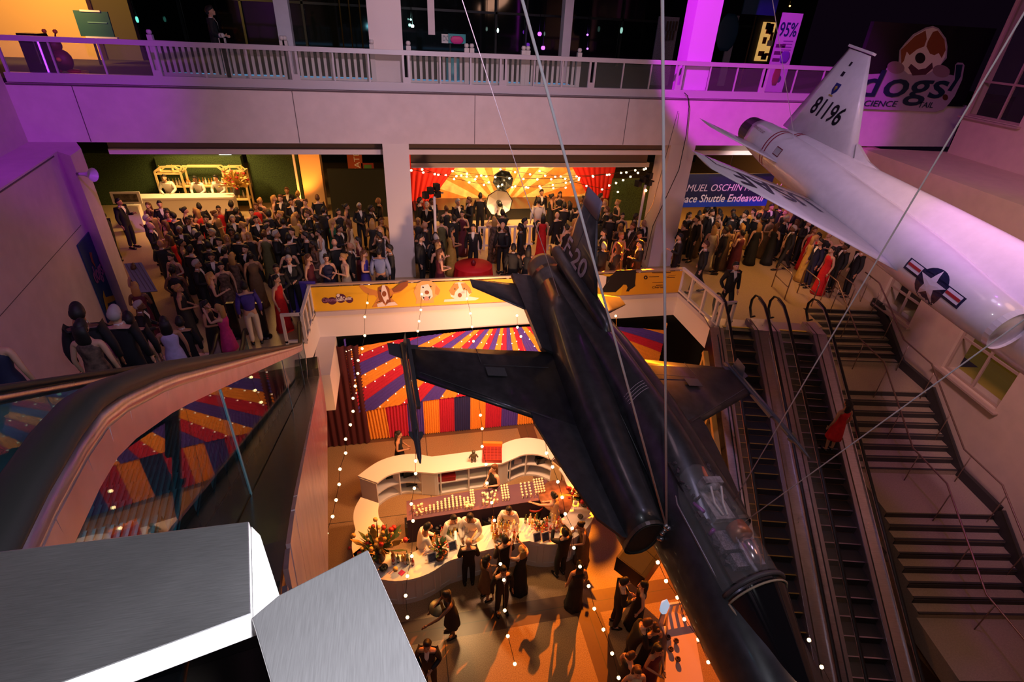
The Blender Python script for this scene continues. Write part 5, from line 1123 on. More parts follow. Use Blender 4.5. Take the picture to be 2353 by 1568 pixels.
for (x0, x1, y0, y1, col, lab) in ((803, 831, 356, 412, (.45, .08, .02), 'tall orange-red panel with vertical lettering above the black screen'), (836, 868, 393, 413, (.75, .55, .1), 'small cream and green sign above the black screen'), (831, 858, 375, 393, (.35, .04, .02), 'dark red panel above the cream sign')):
    p, q_ = ony(x0, y1, yc), ony(x1, y0, yc); t = thing('exhibit_sign', (p.x, yc, p.z), lab, 'sign'); MB().bx(p.x, q_.x, yc, yc+.05, p.z, q_.z).build('panel', mat(lab[:12], col, .5), t)
    for zz_ in (p.x+.05, q_.x-.05): MB().bar((zz_, yc+.1, L2), (zz_, yc+.1, q_.z), .04, .04, up=(1, 0, 0)).build('support_pole', M_blk, t)
    if 'cream' in lab: MB().bx(p.x+.12, q_.x-.1, yc-.02, yc, p.z+.08, (p.z+q_.z)/2+.1).build('green_block', mat('green block', (.1, .25, .05), .5), t)
    if 'tall' in lab: tx = MB(); add_text(tx, 'STATE', .35, frame((q_.x-.12, yc-.02, p.z+.1), (0, 0, 1), (-1, 0, 0)), fit=1.1); tx.build('lettering', M_dw, t)
p = ony(519, 358, 26); tv = thing('ceiling_monitor', p, 'small glowing monitor hanging under the ceiling above gold shelves', 'monitor'); MB().box(p, (.55, .1, .32)).build('housing', M_blk, tv); MB().box(p-Vector((0, .056, 0)), (.5, .01, .27)).build('screen', glow('monitor blue', (.6, .8, 1), 1.4), tv)
p = ony(519, 350, 26); MB().bar((p.x, p.y, p.z), (p.x, p.y, 9.3), .04, .04, up=(1, 0, 0)).build('hanger', M_blk, tv)
# gold shelving bar
M_gold = mat('gold frame', (.9, .66, .3), .4, .3); ys = 24.6
gsf = thing('bottle_shelving', (-7.8, ys, L2), 'gold framed three-bay bottle shelving behind the left-hall bar', 'shelving')
pt = lambda x, y, yy=ys: ony(100+x/3.137, 350+y/3.137, yy)
tops = [[(800, 140), (845, 105), (940, 105), (985, 130)], [(985, 130), (1000, 102), (1250, 102), (1290, 130)], [(1290, 130), (1300, 105), (1395, 105), (1440, 140)]]
for bay in tops:
    for i in range(3): MB().bar(pt(*bay[i]), pt(*bay[i+1]), .07, .07).build('top_frame', M_gold, gsf); MB().bar(pt(*bay[i])+Vector((0, .6, -.1)), pt(*bay[i+1])+Vector((0, .6, -.1)), .05, .05).build('rear_frame', M_gold, gsf)
for x in (800, 985, 1290, 1440):
    a = pt(x, 140); 
    for dy in (0, .6): MB().bar((a.x, ys+dy, L2), (a.x, ys+dy, a.z), .07, .07, up=(1, 0, 0)).build('post', M_gold, gsf)
    MB().bar(a, a+Vector((0, .6, -.05)), .05, .05).build('cross_bar', M_gold, gsf)
xa, xb, xc, xd = [pt(x, 140).x for x in (800, 985, 1290, 1440)]
rs = random.Random(8); bot_proto = None
for (x0, x1, zz) in ((xa, xb, 6.62), (xc, xd, 6.62), (xa, xd, 6.08), (xa, xd, 5.5)): MB().bx(x0, x1, ys, ys+.6, zz-.03, zz+.02).build('shelf', M_gold, gsf)
for zz, n in ((6.1, 26), (5.52, 20), (6.64, 8)):
    for k in range(n):
        x = xa+.12+(xd-xa-.24)*k/(n-1)
        if zz > 6.6 and xb < x < xc: continue
        lab = rs.choice(['golden', 'amber', 'clear']); put(lab, Vector((x, ys+.3+rs.uniform(-.1, .1), zz)), '%s bottle on the gold shelving behind the left-hall bar' % lab, '%s bottles on the gold shelving' % lab)
p0, p1 = pt(800, 440), pt(1500, 440)
lb = thing('bar_counter', (-7.8, 23.4, L2), 'glowing white bar counter in front of the gold bottle shelving', 'bar counter'); MB().bx(p0.x, p1.x-.2, 23.1, 23.6, L2, 6.0).build('front_panel', M_bar, lb); MB().bx(p0.x-.05, p1.x-.15, 23.05, 23.7, 6.0, 6.06).build('worktop', M_bar, lb)
bouquet(Vector((pt(1465, 350).x, 23.4, 6.06)), 0, 0, 1.15, 'tall golden floral display at right end of the left-hall bar', 120, [M_leaf2, M_leaf2, M_leaf2, M_flr, M_fly])
ms = thing('display_easel', onz(325, 535, L2), 'white pedestal with photo board at far left of the crowd', 'stand'); p = onz(322, 530, L2); MB().box((p.x, p.y, L2+.5), (.5, .3, 1.0)).build('pedestal', M_trim, ms); MB().box((p.x-.1, p.y, L2+1.3), (1.0, .05, .45)).build('board', M_trim, ms); MB().box((p.x-.1, p.y-.03, L2+1.3), (.8, .01, .3)).build('photos', mat('photo dark', (.1, .08, .06), .5, noise=.7, nscale=9), ms)
es_ = thing('sign_easel', onz(362, 765, L2), 'tilted grey ribbed sign board on thin stand in the left foreground', 'stand'); p = onz(365, 750, L2)
MB().tube([(p.x, p.y, L2), (p.x, p.y, L2+1.3)], .02, 6).build('pole', M_blk, es_); MB().plate([p+Vector((-.45, .3, 1.75)), p+Vector((-.05, .35, 1.75)), p+Vector((.35, -.2, 1.15)), p+Vector((-.1, -.25, 1.15))], .04).build('board', mat('ribbed grey', (.22, .2, .24), .5), es_)
for k in range(4): MB().bar(p+Vector((-.38+k*.1, .25, 1.78)), p+Vector((.0+k*.1, -.2, 1.2)), .012, .012).build('rib', M_seam, es_)
for k, (px, py) in enumerate(((548, 775), (612, 775))):
    p = onz(px, py, L2); t = thing('queue_post', p, ['black stanchion post left of man in pale trousers', 'black stanchion post near red gown at the escalator landing'][k], 'post'); MB().bx(p.x-.09, p.x+.09, p.y-.05, p.y+.05, L2, L2+1.05).build('post', M_blk, t); MB().lathe([(.16, 0), (.16, .03)], p, 14).build('foot', M_blk, t)
# ---- stage, centre bay
YS = 24.6
stg = thing('stage_backdrop', (4.9, YS, L2), 'painted sunburst plank backdrop glowing orange behind the centre crowd', 'backdrop')
C0 = ony(1150, 520, YS); C0.z = 4.9; xl, xr, zt2 = ony(945, 400, YS).x, ony(1405, 400, YS).x, 8.4
M_pl = mat('plank tan', (.80, .46, .17), .6, noise=.35, nscale=3, bump=.2); M_pl2 = mat('plank orange', (.72, .2, .035), .6, noise=.3, nscale=3, bump=.2)
def clipray(a):
    c, s = math.cos(a), math.sin(a); t = 1e9
    if c > 1e-6: t = min(t, (xr-C0.x)/c)
    if c < -1e-6: t = min(t, (xl-C0.x)/c)
    if s > 1e-6: t = min(t, (zt2-C0.z)/s)
    return Vector((C0.x+c*t, YS, C0.z+s*t))
aa = [PI*k/19 for k in range(20)]
cor = [Vector((xr, YS, zt2)), Vector((xl, YS, zt2))]; ca_ = [math.atan2(c.z-C0.z, c.x-C0.x) for c in cor]
for k in range(19):
    pts = [C0, clipray(aa[k])]+[c for c, x in zip(cor, ca_) if aa[k] < x < aa[k+1]]+[clipray(aa[k+1])]
    MB().plate(pts, .05).build('sunburst_board', M_pl if k % 2 == 0 else M_pl2, stg)
MB().bx(xl, xr, 22.8, YS, L2, L2+.5).build('stage_deck', M_blk, stg)
def redcurt(pts, lab, n=8):
    mb = MB(); mb.smooth = True; (a, b, c, d) = [Vector(p) for p in pts]; rings = []
    for k in range(n*4+1):
        u = k/(n*4); y = -.09*abs(math.sin(u*PI*n)); rings.append([(a.lerp(b, u)).lerp(d.lerp(c, u), v)+Vector((0, y, 0)) for v in (0, .25, .5, .75, 1)])
    mb.loft(rings, caps=False, close=False); tag(mb.build('stage_curtain', mat('scarlet curtain', (.75, .015, .01), .7)), lab, 'curtain')
Y2 = 24.3
redcurt([(xl-.3, Y2, 8.4), ony(1060, 384, Y2)+Vector((.2, 0, .6)), ony(995, 455, Y2), (xl-.3, Y2, ony(945, 490, Y2).z)], 'scarlet curtain swept to the left side of sunburst backdrop')
redcurt([ony(1305, 384, Y2)+Vector((-.2, 0, .6)), (xr+.2, Y2, 8.4), ony(1395, 470, Y2), ony(1345, 440, Y2)], 'scarlet curtain swept to the right side of sunburst backdrop')
p, q_ = ony(1402, 410, 22.6), ony(1502, 410, 22.6); tag(MB().bx(p.x+.1, q_.x, 22.3, 22.6, L2, p.z).build('hedge_wall', M_hedge), 'dark green hedge wall right of the red stage curtain', 'hedge')
rb2 = random.Random(2)
def swag(a, b, n, sag, lab):
    A, B = ony(*a), ony(*b); pts = [A.lerp(B, k/(n-1))-Vector((0, 0, sag*4*(k/(n-1))*(1-k/(n-1)))) for k in range(n)]
    bulb_string('string_light', lab, pts, glow('stage bulb', (1, .75, .35), 14), .045, rc=.01)
swag((945, 390, 21), (1160, 400, 23.5), 10, .15, 'string of stage bulbs from left column to the black umbrella'); swag((970, 388, 21.5), (1330, 412, 23), 12, .5, 'lowest string of stage bulbs over the sunburst'); swag((1040, 392, 22), (1460, 390, 21), 14, .35, 'long string of stage bulbs sagging across the whole backdrop'); swag((1150, 388, 23.5), (1480, 388, 20.5), 10, .3, 'string of stage bulbs from umbrella to right column'); swag((1240, 392, 23), (1420, 440, 22), 6, .1, 'short slanted string of stage bulbs over right curtain'); swag((1060, 402, 22.5), (1300, 430, 23), 9, .2, 'string of stage bulbs crossing just above the octagonal light'); swag((1400, 425, 21), (1484, 386, 20), 6, .05, 'short string of bulbs clustered at top right of the stage')
def brolly(px, py, Y, r, m_, lab, name):
    c = ony(px, py, Y); t = thing(name, (c.x, c.y, L2), lab, 'studio light'); ring = [c+Vector((math.cos(PI*k/4+.2)*r, 0, math.sin(PI*k/4+.2)*r)) for k in range(8)]; ap = c+Vector((0, .35, 0))
    mb = MB()
    for k in range(8): mb.add([ap, ring[k], ring[(k+1) % 8]], [(0, 1, 2)])
    mb.build('reflector', m_, t)
    for k in range(8): MB().bar(ring[k], ring[(k+1) % 8], .03, .03).build('rim_edge', M_blk, t)
    MB().tube([c+Vector((0, -.25, 0)), c+Vector((0, .1, 0))], [.1, .12], 10).build('lamp_head', M_blk, t); MB().tube([(c.x+.1, c.y-.2, L2), c+Vector((.1, -.2, 0))], .025, 6).build('stand', M_blk, t)
brolly(1147, 467, 22.0, .58, mat('white reflector', (.9, .86, .8), .5), 'white octagonal photo reflector in front of the sunburst', 'octagonal_reflector'); brolly(1156, 415, 22.6, .44, M_blk, 'black photo umbrella above the white octagonal reflector', 'photo_umbrella')
for (px, py, ty, lab, Y) in ((1004, 635, 452, 'white lighting pole with black lamp cluster left of the stage', 17.3), (1451, 612, 425, 'white lighting pole with black lamps right of the stage', 17.3)):
    b = ony(px, py, Y); b.z = L2; tp_ = ony(px-8 if px < 1100 else 1481, ty, Y); t = thing('lighting_pole', b, lab, 'light stand'); MB().tube([b, (b.x, b.y, tp_.z)], .045, 10).build('pole', M_trim, t)
    MB().lathe([(.25, 0), (.25, .04)], b, 16).build('foot_plate', M_blk, t)
    for dx, dz in ((-.12, .2), (.08, .32), (-.28, -.0+.05), (.1, .08)): MB().box((b.x+dx, b.y, tp_.z+dz), (.16, .2, .2), .4).build('lamp_head', M_blk, t)
    MB().box((b.x, b.y, tp_.z+.12), (.6, .05, .05)).build('cross_arm', M_blk, t)
p = ony(1484, 438, 17.2); MB().ball(p, .05, 5).build('lit_lens', glow('warm lens', (1, .35, .12), 12), t)
wf = None
for x0, x1, lab in ((1098, 1240, 'white picket fence left part before the photo stage'), (1255, 1345, 'white picket fence right part before the photo stage')):
    p, q_ = onz(x0, 575, L2), onz(x1, 578, L2); t = thing('picket_fence', (p.x, p.y, L2), lab, 'fence'); n = int((q_.x-p.x)/.2)
    for k in range(n): MB().bx(p.x+k*.2, p.x+k*.2+.09, p.y, p.y+.04, L2, L2+.95).build('picket', M_trim, t)
    for zz in (.12, .85): MB().bx(p.x, p.x+n*.2, p.y+.04, p.y+.08, L2+zz, L2+zz+.08).build('rail', M_trim, t)
rt = thing('round_table', onz(1088, 628, L2), 'round table under bright red cloth behind the dog banner', 'table'); c = onz(1088, 610, L2+.76); M_rc = mat('scarlet cloth', (.8, .012, .02), .6)
MB().lathe([(.62, .74), (.62, .76), (.0, .765)], (c.x, c.y, L2), 28).build('tabletop', M_rc, rt)
mb = MB(); mb.smooth = True; n = 60; mb.loft([[Vector((c.x+math.cos(2*PI*k/n)*r*(1+.05*f*math.sin(k*2*PI/n*14)), c.y+math.sin(2*PI*k/n)*r*(1+.05*f*math.sin(k*2*PI/n*14)), L2+z)) for k in range(n)] for r, z, f in ((.62, .75, 0), (.64, .5, .6), (.68, .02, 1))], caps=False); mb.build('cloth_skirt', M_rc, rt)
cp = MB(); cp.lathe([(.06, 0), (.09, .1), (.05, .16), (.0, .2)], (c.x, c.y, L2+.765), 10); tag(cp.build('centrepiece', mat('dark red pot', (.2, .01, .02), .4)), 'small dark centrepiece on the red round table', 'centrepiece')
# ---- hanging pavilion sign, right bay
YV = 18.6
p, q_ = ony(1560, 476, YV), ony(1765, 424, YV); sg = thing('hanging_sign', (p.x, YV, p.z), 'wide dark blue sign reading Samuel Oschin Pavilion Space Shuttle Endeavour', 'sign')
x0s = 9.97; zlo, zhi = ony(1600, 476, YV).z, ony(1600, 400, YV).z
MB().bx(x0s, ony(1766, 450, YV).x, YV, YV+.06, zlo, zhi).build('board', mat('sign midnight', (.012, .012, .05), .5), sg); MB().bx(x0s, ony(1766, 450, YV).x, YV-.01, YV, zlo, zlo+.26).build('blue_band', mat('sign blue', (.02, .06, .45), .5), sg)
a, b = ony(1582, 440, YV), ony(1745, 438, YV); L = b.x-a.x
z1_, z2_ = ony(1640, 439, YV).z, ony(1640, 464, YV).z
cw = MB(); vs, fs = text_mesh('SAMUEL OSCHIN PAVILION', .36, .004, .2, 1, 0); tw = max(v.x for v in vs)
k1 = 1.0; MB_ = MB(); MB_.add([Vector((v.x*1.02+ony(1577, 440, YV).x-.36*1.25, YV-.02+v.z, v.y*1.05+z1_)) for v in vs], fs); MB_.build('sign_text', mat('sign pink grey', (.7, .5, .6), .5), sg)
vs, fs = text_mesh('Space Shuttle Endeavour', .42, .004, .2, 1, .004); MB_ = MB(); sc_x = (ony(1757, 460, YV).x-ony(1572, 460, YV).x)/(max(v.x for v in vs)*.905); MB_.add([Vector((v.x*sc_x+ony(1572, 460, YV).x-max(v.x for v in vs)*.095*sc_x, YV-.02+v.z, v.y+z2_)) for v in vs], fs); MB_.build('sign_title', mat('sign white', (.95, .8, .8), .5), sg)
for x in (p.x, p.x+1.8): MB().bar((x, YV+.03, zhi), (x, YV+.03, 9.3), .02, .02, up=(1, 0, 0)).build('hanger', M_blk, sg)
# ================================================================ upper deck
YR = 17.06
posts = [(-9.5, None), (-6.0, 1), (-2.55, 1), (.45, 1), (3.25, 1), (6.0, 1), (8.9, 1), (11.9, 1), (15.2, 1), (18.6, 1)]
for i in range(len(posts)-1):
    x0, x1 = posts[i][0]+.1, posts[i+1][0]-.06
    t = thing('balcony_railing', ((x0+x1)/2, YR, L3), 'white upper balcony railing section, number %s from the left wall' % ['one', 'two', 'three', 'four', 'five', 'six', 'seven', 'eight', 'nine'][i], 'railing')
    MB().bx(x0-.08, x1+.08, YR, YR+.1, 11.68, 11.80).build('top_rail', M_alu, t); MB().bx(x0-.08, x1+.08, YR, YR+.16, 10.76, 10.98).build('kerb', M_alu, t)
    for x in (x0, x1): MB().bx(x-.03, x+.03, YR+.02, YR+.08, 10.98, 11.68).build('post', M_alu, t)
    MB().bx(x1-.02, x1+.16, YR+.01, YR+.07, 10.9, 11.12).build('post_bracket', M_alu, t)
    for k in (1, 2): x = x0+(x1-x0)*k/3; MB().bx(x-.02, x+.02, YR+.03, YR+.07, 10.98, 11.68).build('baluster', M_alu, t)
    MB().bx(x0+.03, x1-.03, YR+.045, YR+.053, 10.98, 11.68).build('glass_panel', M_gls, t)
# white picket pen with ball caps and blue light
M_fen = mat('fence vinyl', (.62, .58, .56), .45)
segs = [(360, 520, 17.9, 17.55), (522, 655, 17.55, 17.5), (662, 857, 17.5, 17.5), (940, 1072, 17.5, 17.5), (1084, 1202, 17.5, 17.5), (1212, 1330, 17.5, 17.5)]
for i, (a, b, ya, yb_) in enumerate(segs):
    p, q_ = ony(a, 140, ya), ony(b, 140, yb_); p.z = q_.z = L3; t = thing('picket_fence', p, 'white vinyl picket fence panel, %s of the row on the upper deck' % ['first from left', 'second from left', 'third from left', 'third from right', 'second from right', 'rightmost'][i], 'fence')
    d = q_-p; L = d.length; n = int(L/.155); d.normalize()
    for k in range(1, n): c = p+d*(L*k/n); MB().box((c.x, c.y, L3+.56), (.075, .03, .8)).build('picket', M_fen, t)
    for zz in (.16, .93): MB().bar(p+Vector((0, 0, zz)), q_+Vector((0, 0, zz)), .05, .09).build('rail', M_fen, t)
    for c in (p, q_): po = MB().box((c.x, c.y, L3+.55), (.13, .13, 1.1)).build('post', M_fen, t); MB().ball((c.x, c.y, L3+1.16), .07, 5).build('post_cap', M_fen, po)
tag(MB().bx(ony(380, 200, 18.6).x, ony(1320, 200, 18.6).x, 18.3, 19.6, L3, L3+.06).build('floor_light_slab', glow('blue floor glow', (.12, .4, .75), .5)), 'painted strip of blue light on the floor behind the picket fence', 'lit floor')  # emissive slab stands in for blue light falling on the floor
def slab_px(nm, x0, y0, x1, y1, Y, m_, lab, cat, th=.06):
    p, q_ = ony(x0, y1, Y), ony(x1, y0, Y)
    if nm == 'information_board': p.z = L3
    t = thing(nm, (p.x, Y, p.z), lab, cat); MB().bx(min(p.x, q_.x), max(p.x, q_.x), Y, Y+th, p.z, q_.z).build('panel', m_, t); return t
# left end: ochre-lit wall, teal banner, toy figure
p, q_ = ony(30, 60, 24), ony(255, 60, 24)
struct('wall_ochre', MB().bx(p.x-3.5, ony(215, 60, 24).x, 24, 24.3, L3, 16.2), mat('ochre wall', (.75, .48, .16), .8))
struct('wall_stair_core', MB().bx(ony(215, 60, 24).x, ony(300, 60, 24).x, 24.3, 24.6, L3, 16.2), mat('core wall', (.07, .055, .03), .8))
t = slab_px('roller_banner', 186, 27, 246, 83, 22, mat('teal banner', (.01, .07, .09), .5), 'dark teal pull-up banner before the ochre wall at top left', 'banner'); a, b = ony(184, 26, 22), ony(230, 26, 22)
MB().bx(a.x, b.x, 21.97, 22.03, a.z, a.z+.05).build('top_rail', M_trim, t); a = ony(198, 83, 22); MB().bx(a.x, a.x+.9, 21.95, 22.1, a.z-.05, a.z).build('base_rail', M_trim, t); a = ony(198, 52, 22); MB().bx(a.x+.05, a.x+.6, 21.98, 22.0, a.z, a.z+.03).build('text_line', mat('teal text', (.1, .25, .25), .5), t)
MB().bx(a.x, a.x+.06, 22.02, 22.06, L3, a.z).build('support_leg', M_blk, t)
f = ony(150, 158, 18.9); f.z = L3; tf_ = thing('toy_figure', f, 'big brown and red rounded toy figure with two ball antennae, upper left deck', 'toy')
MB().ball(f+Vector((0, 0, .55)), .42, 8, (1, .8, 1.1)).build('body', mat('toy brown', (.16, .03, .02), .5), tf_); hd = MB().ball(f+Vector((-.1, 0, 1.15)), .28, 8).build('head', mat('toy brown', (.16, .03, .02), .5), tf_)
for s_ in (-1, 1): MB().tube([f+Vector((-.1+s_*.1, 0, 1.35)), f+Vector((-.1+s_*.2, 0, 1.62))], .03, 6).build('antenna_stem', mat('toy brown', (.16, .03, .02), .5), hd); MB().ball(f+Vector((-.1+s_*.21, 0, 1.68)), .09, 6).build('antenna_ball', mat('toy amber', (.8, .35, .04), .5), hd); MB().ball(f+Vector((s_*.4, -.1, .12)), .2, 6, (1.6, 1, .5)).build('foot', mat('toy red', (.8, .04, .02), .5), tf_)
MB().ball(f+Vector((-.55, -.1, .9)), .26, 6, (1, .8, 1)).build('red_mitten', mat('toy red', (.8, .04, .02), .5), tf_); MB().ball(f+Vector((.05, -.38, .6)), .1, 6).build('belly_spot', mat('toy amber', (.8, .35, .04), .5), tf_); MB().ball(f+Vector((.75, -.05, .1)), .16, 6, (1.3, 1, .5)).build('foot_tip', mat('toy amber', (.8, .35, .04), .5), tf_)
g_ = onz(85, 180, L3); t = thing('arcade_cabinet', g_, 'black cabinet edged by a violet light strip at far left of upper deck', 'cabinet'); MB().bx(-9.48, -9.0, 18.2, 18.7, L3, L3+1.0).build('cabinet', M_blk, t)
a, b = ony(80, 105, 18.15), ony(108, 180, 18.15); MB().bar((a.x+.1, 18.15, L3+.95), (a.x+.1, 18.15, L3+.1), .03, .03, up=(1, 0, 0)).build('light_strip', glow('violet strip', (.35, .05, 1), 2.5), t); MB().bar((a.x, 18.15, L3+.95), (a.x, 18.15, L3+.3), .02, .02, up=(1, 0, 0)).build('steel_strip', M_ss, t)
tf_.scale = (.62, .62, .62)
# back glazing: mullions, poles, far lamps
for k, (px, w_, lab) in enumerate(((652, .42, ''), (1305, .3, ''))):
    p = ony(px, 60, 20.5); struct('trim_%d' % (13+k), MB().bx(p.x-w_/2, p.x+w_/2, 20.5, 20.9, L3, 16.2), M_white)
p = ony(992, 80, 18.4); q_ = ony(992, 0, 18.4); tag(MB().bx(p.x-.1, p.x+.1, 18.4, 18.46, p.z, 16.2).build('hanging_strip', M_white), 'narrow white strip hanging from the ceiling near the white column', 'hanging panel')
for k, px in enumerate((785, 806, 830)):
    p = ony(px, 60, 25); t = MB().tube([(p.x, 25, L3), (p.x, 25, 16.1)], .03, 6).build('thin_pole', mat('brass pole', (.35, .2, .03), .4, .5)); tag(t, ['thin brass pole farthest left of the three near white column', 'middle one of the three thin brass poles', 'thin brass pole closest to the white column'][k], 'pole', 'thin brass poles on the upper deck')
gm = MB()
for px in (310, 420, 560, 700, 1140, 1210, 1430): p = ony(px, 60, 30); gm.bx(p.x-.05, p.x+.05, 30, 30.1, L3, 16.2)
gm.bx(-14, 20, 30, 30.1, 12.9, 13.0); struct('window_5', gm, mat('dark mullion', (.03, .04, .04), .4)); struct('window_6', MB().bx(-14, 20, 30.15, 30.2, L3, 16.2), mat('night glass', (.01, .014, .014), .05, spec=.7))
for k, (px, py, c, s_, r) in enumerate(((948, 60, (.5, 1, .9), 30, .07), (944, 45, (.5, 1, .9), 8, .04), (315, 45, (.1, .5, .4), 2, .06), (1144, 70, (.6, .9, .8), 3, .05), (1290, 82, (.6, .9, .8), 3, .05), (1248, 110, (.35, .05, 1), 6, .1), (1240, 78, (.35, .05, 1), 5, .1), (1350, 80, (.4, .1, 1), 5, .05), (1350, 112, (.4, .1, 1), 5, .05), (1815, 14, (1, .5, .1), 8, .04), (1428, 70, (.3, .6, .5), 1, .07))):
    p = ony(px, py, 28.5); t = thing('ceiling_lamp', p, ['bright greenish white lamp reflection left of the white strip', 'tiny green-white lamp just above the bright one', 'dim teal lamp at upper left', 'slim white lamp between the wires', 'slim white lamp at left edge of narrow pillar', 'lower violet lamp near narrow pillar', 'upper violet lamp near narrow pillar', 'violet pin light right of narrow pillar, upper', 'violet pin light right of narrow pillar, lower', 'tiny orange lamp near the hanging 95% banner', 'dim greenish lamp right of the straight wire'][k], 'lamp'); MB().ball(p, r, 5, (1, 1, 2.2 if 'slim' in t['label'] or 'dim' in t['label'] else 1)).build('lit_bulb', glow('lamp%d' % k, c, s_), t); MB().tube([p+Vector((0, .05, r)), p+Vector((0, .05, 16.2-p.z))], .012, 4).build('drop_rod', M_blk, t)
# small dog sign, round teal stool
t = slab_px('exhibit_sign', 1015, 80, 1063, 99, 19.2, mat('sign cream', (.6, .56, .5), .5), 'small white, teal and pink sign on the upper deck', 'sign'); t.children[0].name = 'panel'
a = ony(1050, 92, 19.15); MB().ball(a, .14, 6, (1.5, .12, .9)).build('pink_oval', mat('sign pink', (.65, .02, .2), .5), t); a = ony(1050, 89, 19.18); MB().box(a, (.55, .02, .26)).build('teal_block', mat('sign teal', (.03, .3, .3), .5), t)
a = ony(1018, 90, 19.17); tx = MB(); add_text(tx, 'DOG', .2, frame(a-Vector((0, .02, .03)), (1, 0, 0), (0, 0, 1)), fit=.3); tx.build('sign_text', mat('grey text', (.3, .3, .33), .5), t); a = ony(1035, 99, 19.2); MB().bar((a.x, 19.3, L3), (a.x, 19.3, a.z), .04, .04, up=(1, 0, 0)).build('post', M_blk, t)
a = ony(1040, 106, 19.6); t = thing('stool', (a.x, 19.6, L3), 'round teal stool below the small pink and teal sign', 'stool'); MB().lathe([(.0, 0), (.2, .0), (.22, .1), (.22, .7), (.0, .72)], (a.x, 19.6, L3), 16).build('stool_body', mat('sign teal', (.03, .3, .3), .5), t)
# right half exhibits
t = slab_px('information_board', 1490, 40, 1562, 196, 20.5, mat('panel grey', (.25, .24, .26), .6), 'tall grey info panel with dark silhouettes left of the magenta column', 'sign')
for k in range(7): a = ony(1533+(k % 4)*7, 60+(k//4)*22, 20.45); MB().box(a, (.07, .02, .3)).build('print_figure', M_blk, t)
t = slab_px('information_board', 1650, 36, 1700, 190, 21, mat('panel lilac', (.32, .28, .36), .6), 'pale panel with big dark teal disc right of the magenta column', 'sign'); a = ony(1672, 75, 20.95); MB().ball(a, .55, 8, (.8, .05, 1.2)).build('teal_disc', mat('disc teal', (.01, .06, .1), .5), t)
tag(slab_px('information_board', 1702, 36, 1738, 190, 21.5, mat('panel umber', (.2, .1, .02), .7), 'umber partition beside the pale panel with teal disc', 'sign'))
a, b = ony(1735, 140, 24), ony(1785, 52, 24); t = thing('lit_display', (a.x, 24, a.z), 'bright glowing case of pictures behind the 95% banner', 'display'); MB().bx(a.x, b.x, 24, 24.1, a.z, b.z).build('case', mat('display warm', (.8, .5, .2), .6, emit=(1, .55, .15), es=.55, noise=.8, nscale=5), t)
rq = random.Random(3)
for k in range(12): MB().box((rq.uniform(a.x+.1, b.x-.1), 23.97, rq.uniform(a.z+.1, b.z-.1)), (rq.uniform(.1, .3), .02, rq.uniform(.1, .35))).build('picture', rq.choice([M_db, M_dw, M_dk, M_flr]), t)
MB().bx(a.x-.3, b.x+.3, 24.1, 24.2, L3, b.z+.4).build('case_back', M_dk, t)
t = slab_px('hanging_board', 1705, -40, 1800, 32, 20, mat('board blue', (.005, .05, .09), .5), 'dark blue hanging board at top edge above the 95% banner', 'sign')
# 95% banner
Y9 = 19.0; a, b = ony(1752, 212, Y9), ony(1838, 28, Y9); t = thing('hanging_banner', (a.x, Y9, L3), 'tall white banner reading 95% with red figure near its foot', 'banner')
xw0, xw1 = ony(1776, 120, Y9).x, ony(1822, 120, Y9).x; zt9 = ony(1806, 29, Y9).z; MB().bx(xw0, xw1, Y9, Y9+.04, L3+.02, zt9).build('banner_sheet', mat('banner white', (.55, .48, .6), .6), t)
tx = MB(); p = ony(1776, 82, Y9); add_text(tx, '95%', .6, frame((xw0+.03, Y9-.01, p.z), (1, 0, 0), (0, 0, 1)), fit=(xw1-xw0)*.86, sy=1.0, bold=.005); tx.build('banner_number', mat('banner ink', (.01, .03, .12), .5), t)
for k in range(4): MB().bx(xw0+.05, xw0+.42-.04*k, Y9-.01, Y9, p.z-.35-k*.22, p.z-.24-k*.22).build('text_line', mat('plum ink', (.12, .01, .12), .5), t)
for k in range(5): MB().bx(xw1-.5, xw1-.12, Y9-.01, Y9, p.z-.16-k*.09, p.z-.13-k*.09).build('text_line', mat('violet ink', (.25, .08, .35), .5), t)
p = (xw0+.38, Y9-.01, L3+.55); MB().ball(p, .3, 6, (.5, .05, 1.2)).build('red_figure', mat('print red', (.25, .02, .02), .5), t); MB().ball((xw1-.3, Y9-.01, L3+.45), .13, 6, (.9, .05, 1)).build('blue_dot', mat('disc teal', (.01, .06, .1), .5), t); MB().ball((xw1-.28, Y9-.01, L3+1.15), .2, 6, (1, .05, 1.1)).build('violet_dot', mat('violet print', (.18, .06, .4), .5), t)
# dogs! sign
YD = 16.9; zd = lambda l: [(1960+x/5.987, 40+y/5.987) for x, y in l]
sd_ = thing('dogs_sign', (17.5, YD, 10.8), 'big black exhibition sign with puppy face reading dogs! at upper right', 'sign')
a, b = ony(2050, 250, YD), ony(2228, 60, YD); c = ony(2210, 245, YD)
MB().bx(ony(1945, 240, YD).x, c.x+.02, YD, YD+.15, 10.72, ony(2195, 60, YD).z).build('backing_board', M_blk, sd_)
M_sw = mat('sign mauve', (.42, .33, .42), .6); M_ink = mat('sign ink', (.006, .025, .05), .5)
def dart(nm, m_, pts, lay, kind=None): return art(sd_, nm, m_, YD, zd(pts), lay)
dart('name_board', M_sw, [(-60, 1250), (-20, 820), (60, 790), (450, 770), (1340, 790), (1390, 800), (1410, 650), (1440, 620), (1510, 625), (1535, 660), (1500, 860), (1400, 1080), (1320, 1190), (1240, 1270), (1130, 1300)], 1)
dart('puppy_outline', M_sw, [(620, 700), (640, 450), (720, 350), (830, 230), (1000, 140), (1100, 118), (1180, 150), (1230, 220), (1280, 290), (1300, 400), (1290, 560), (1210, 650), (1330, 720), (1320, 800), (440, 780), (460, 700), (540, 620)], 2)
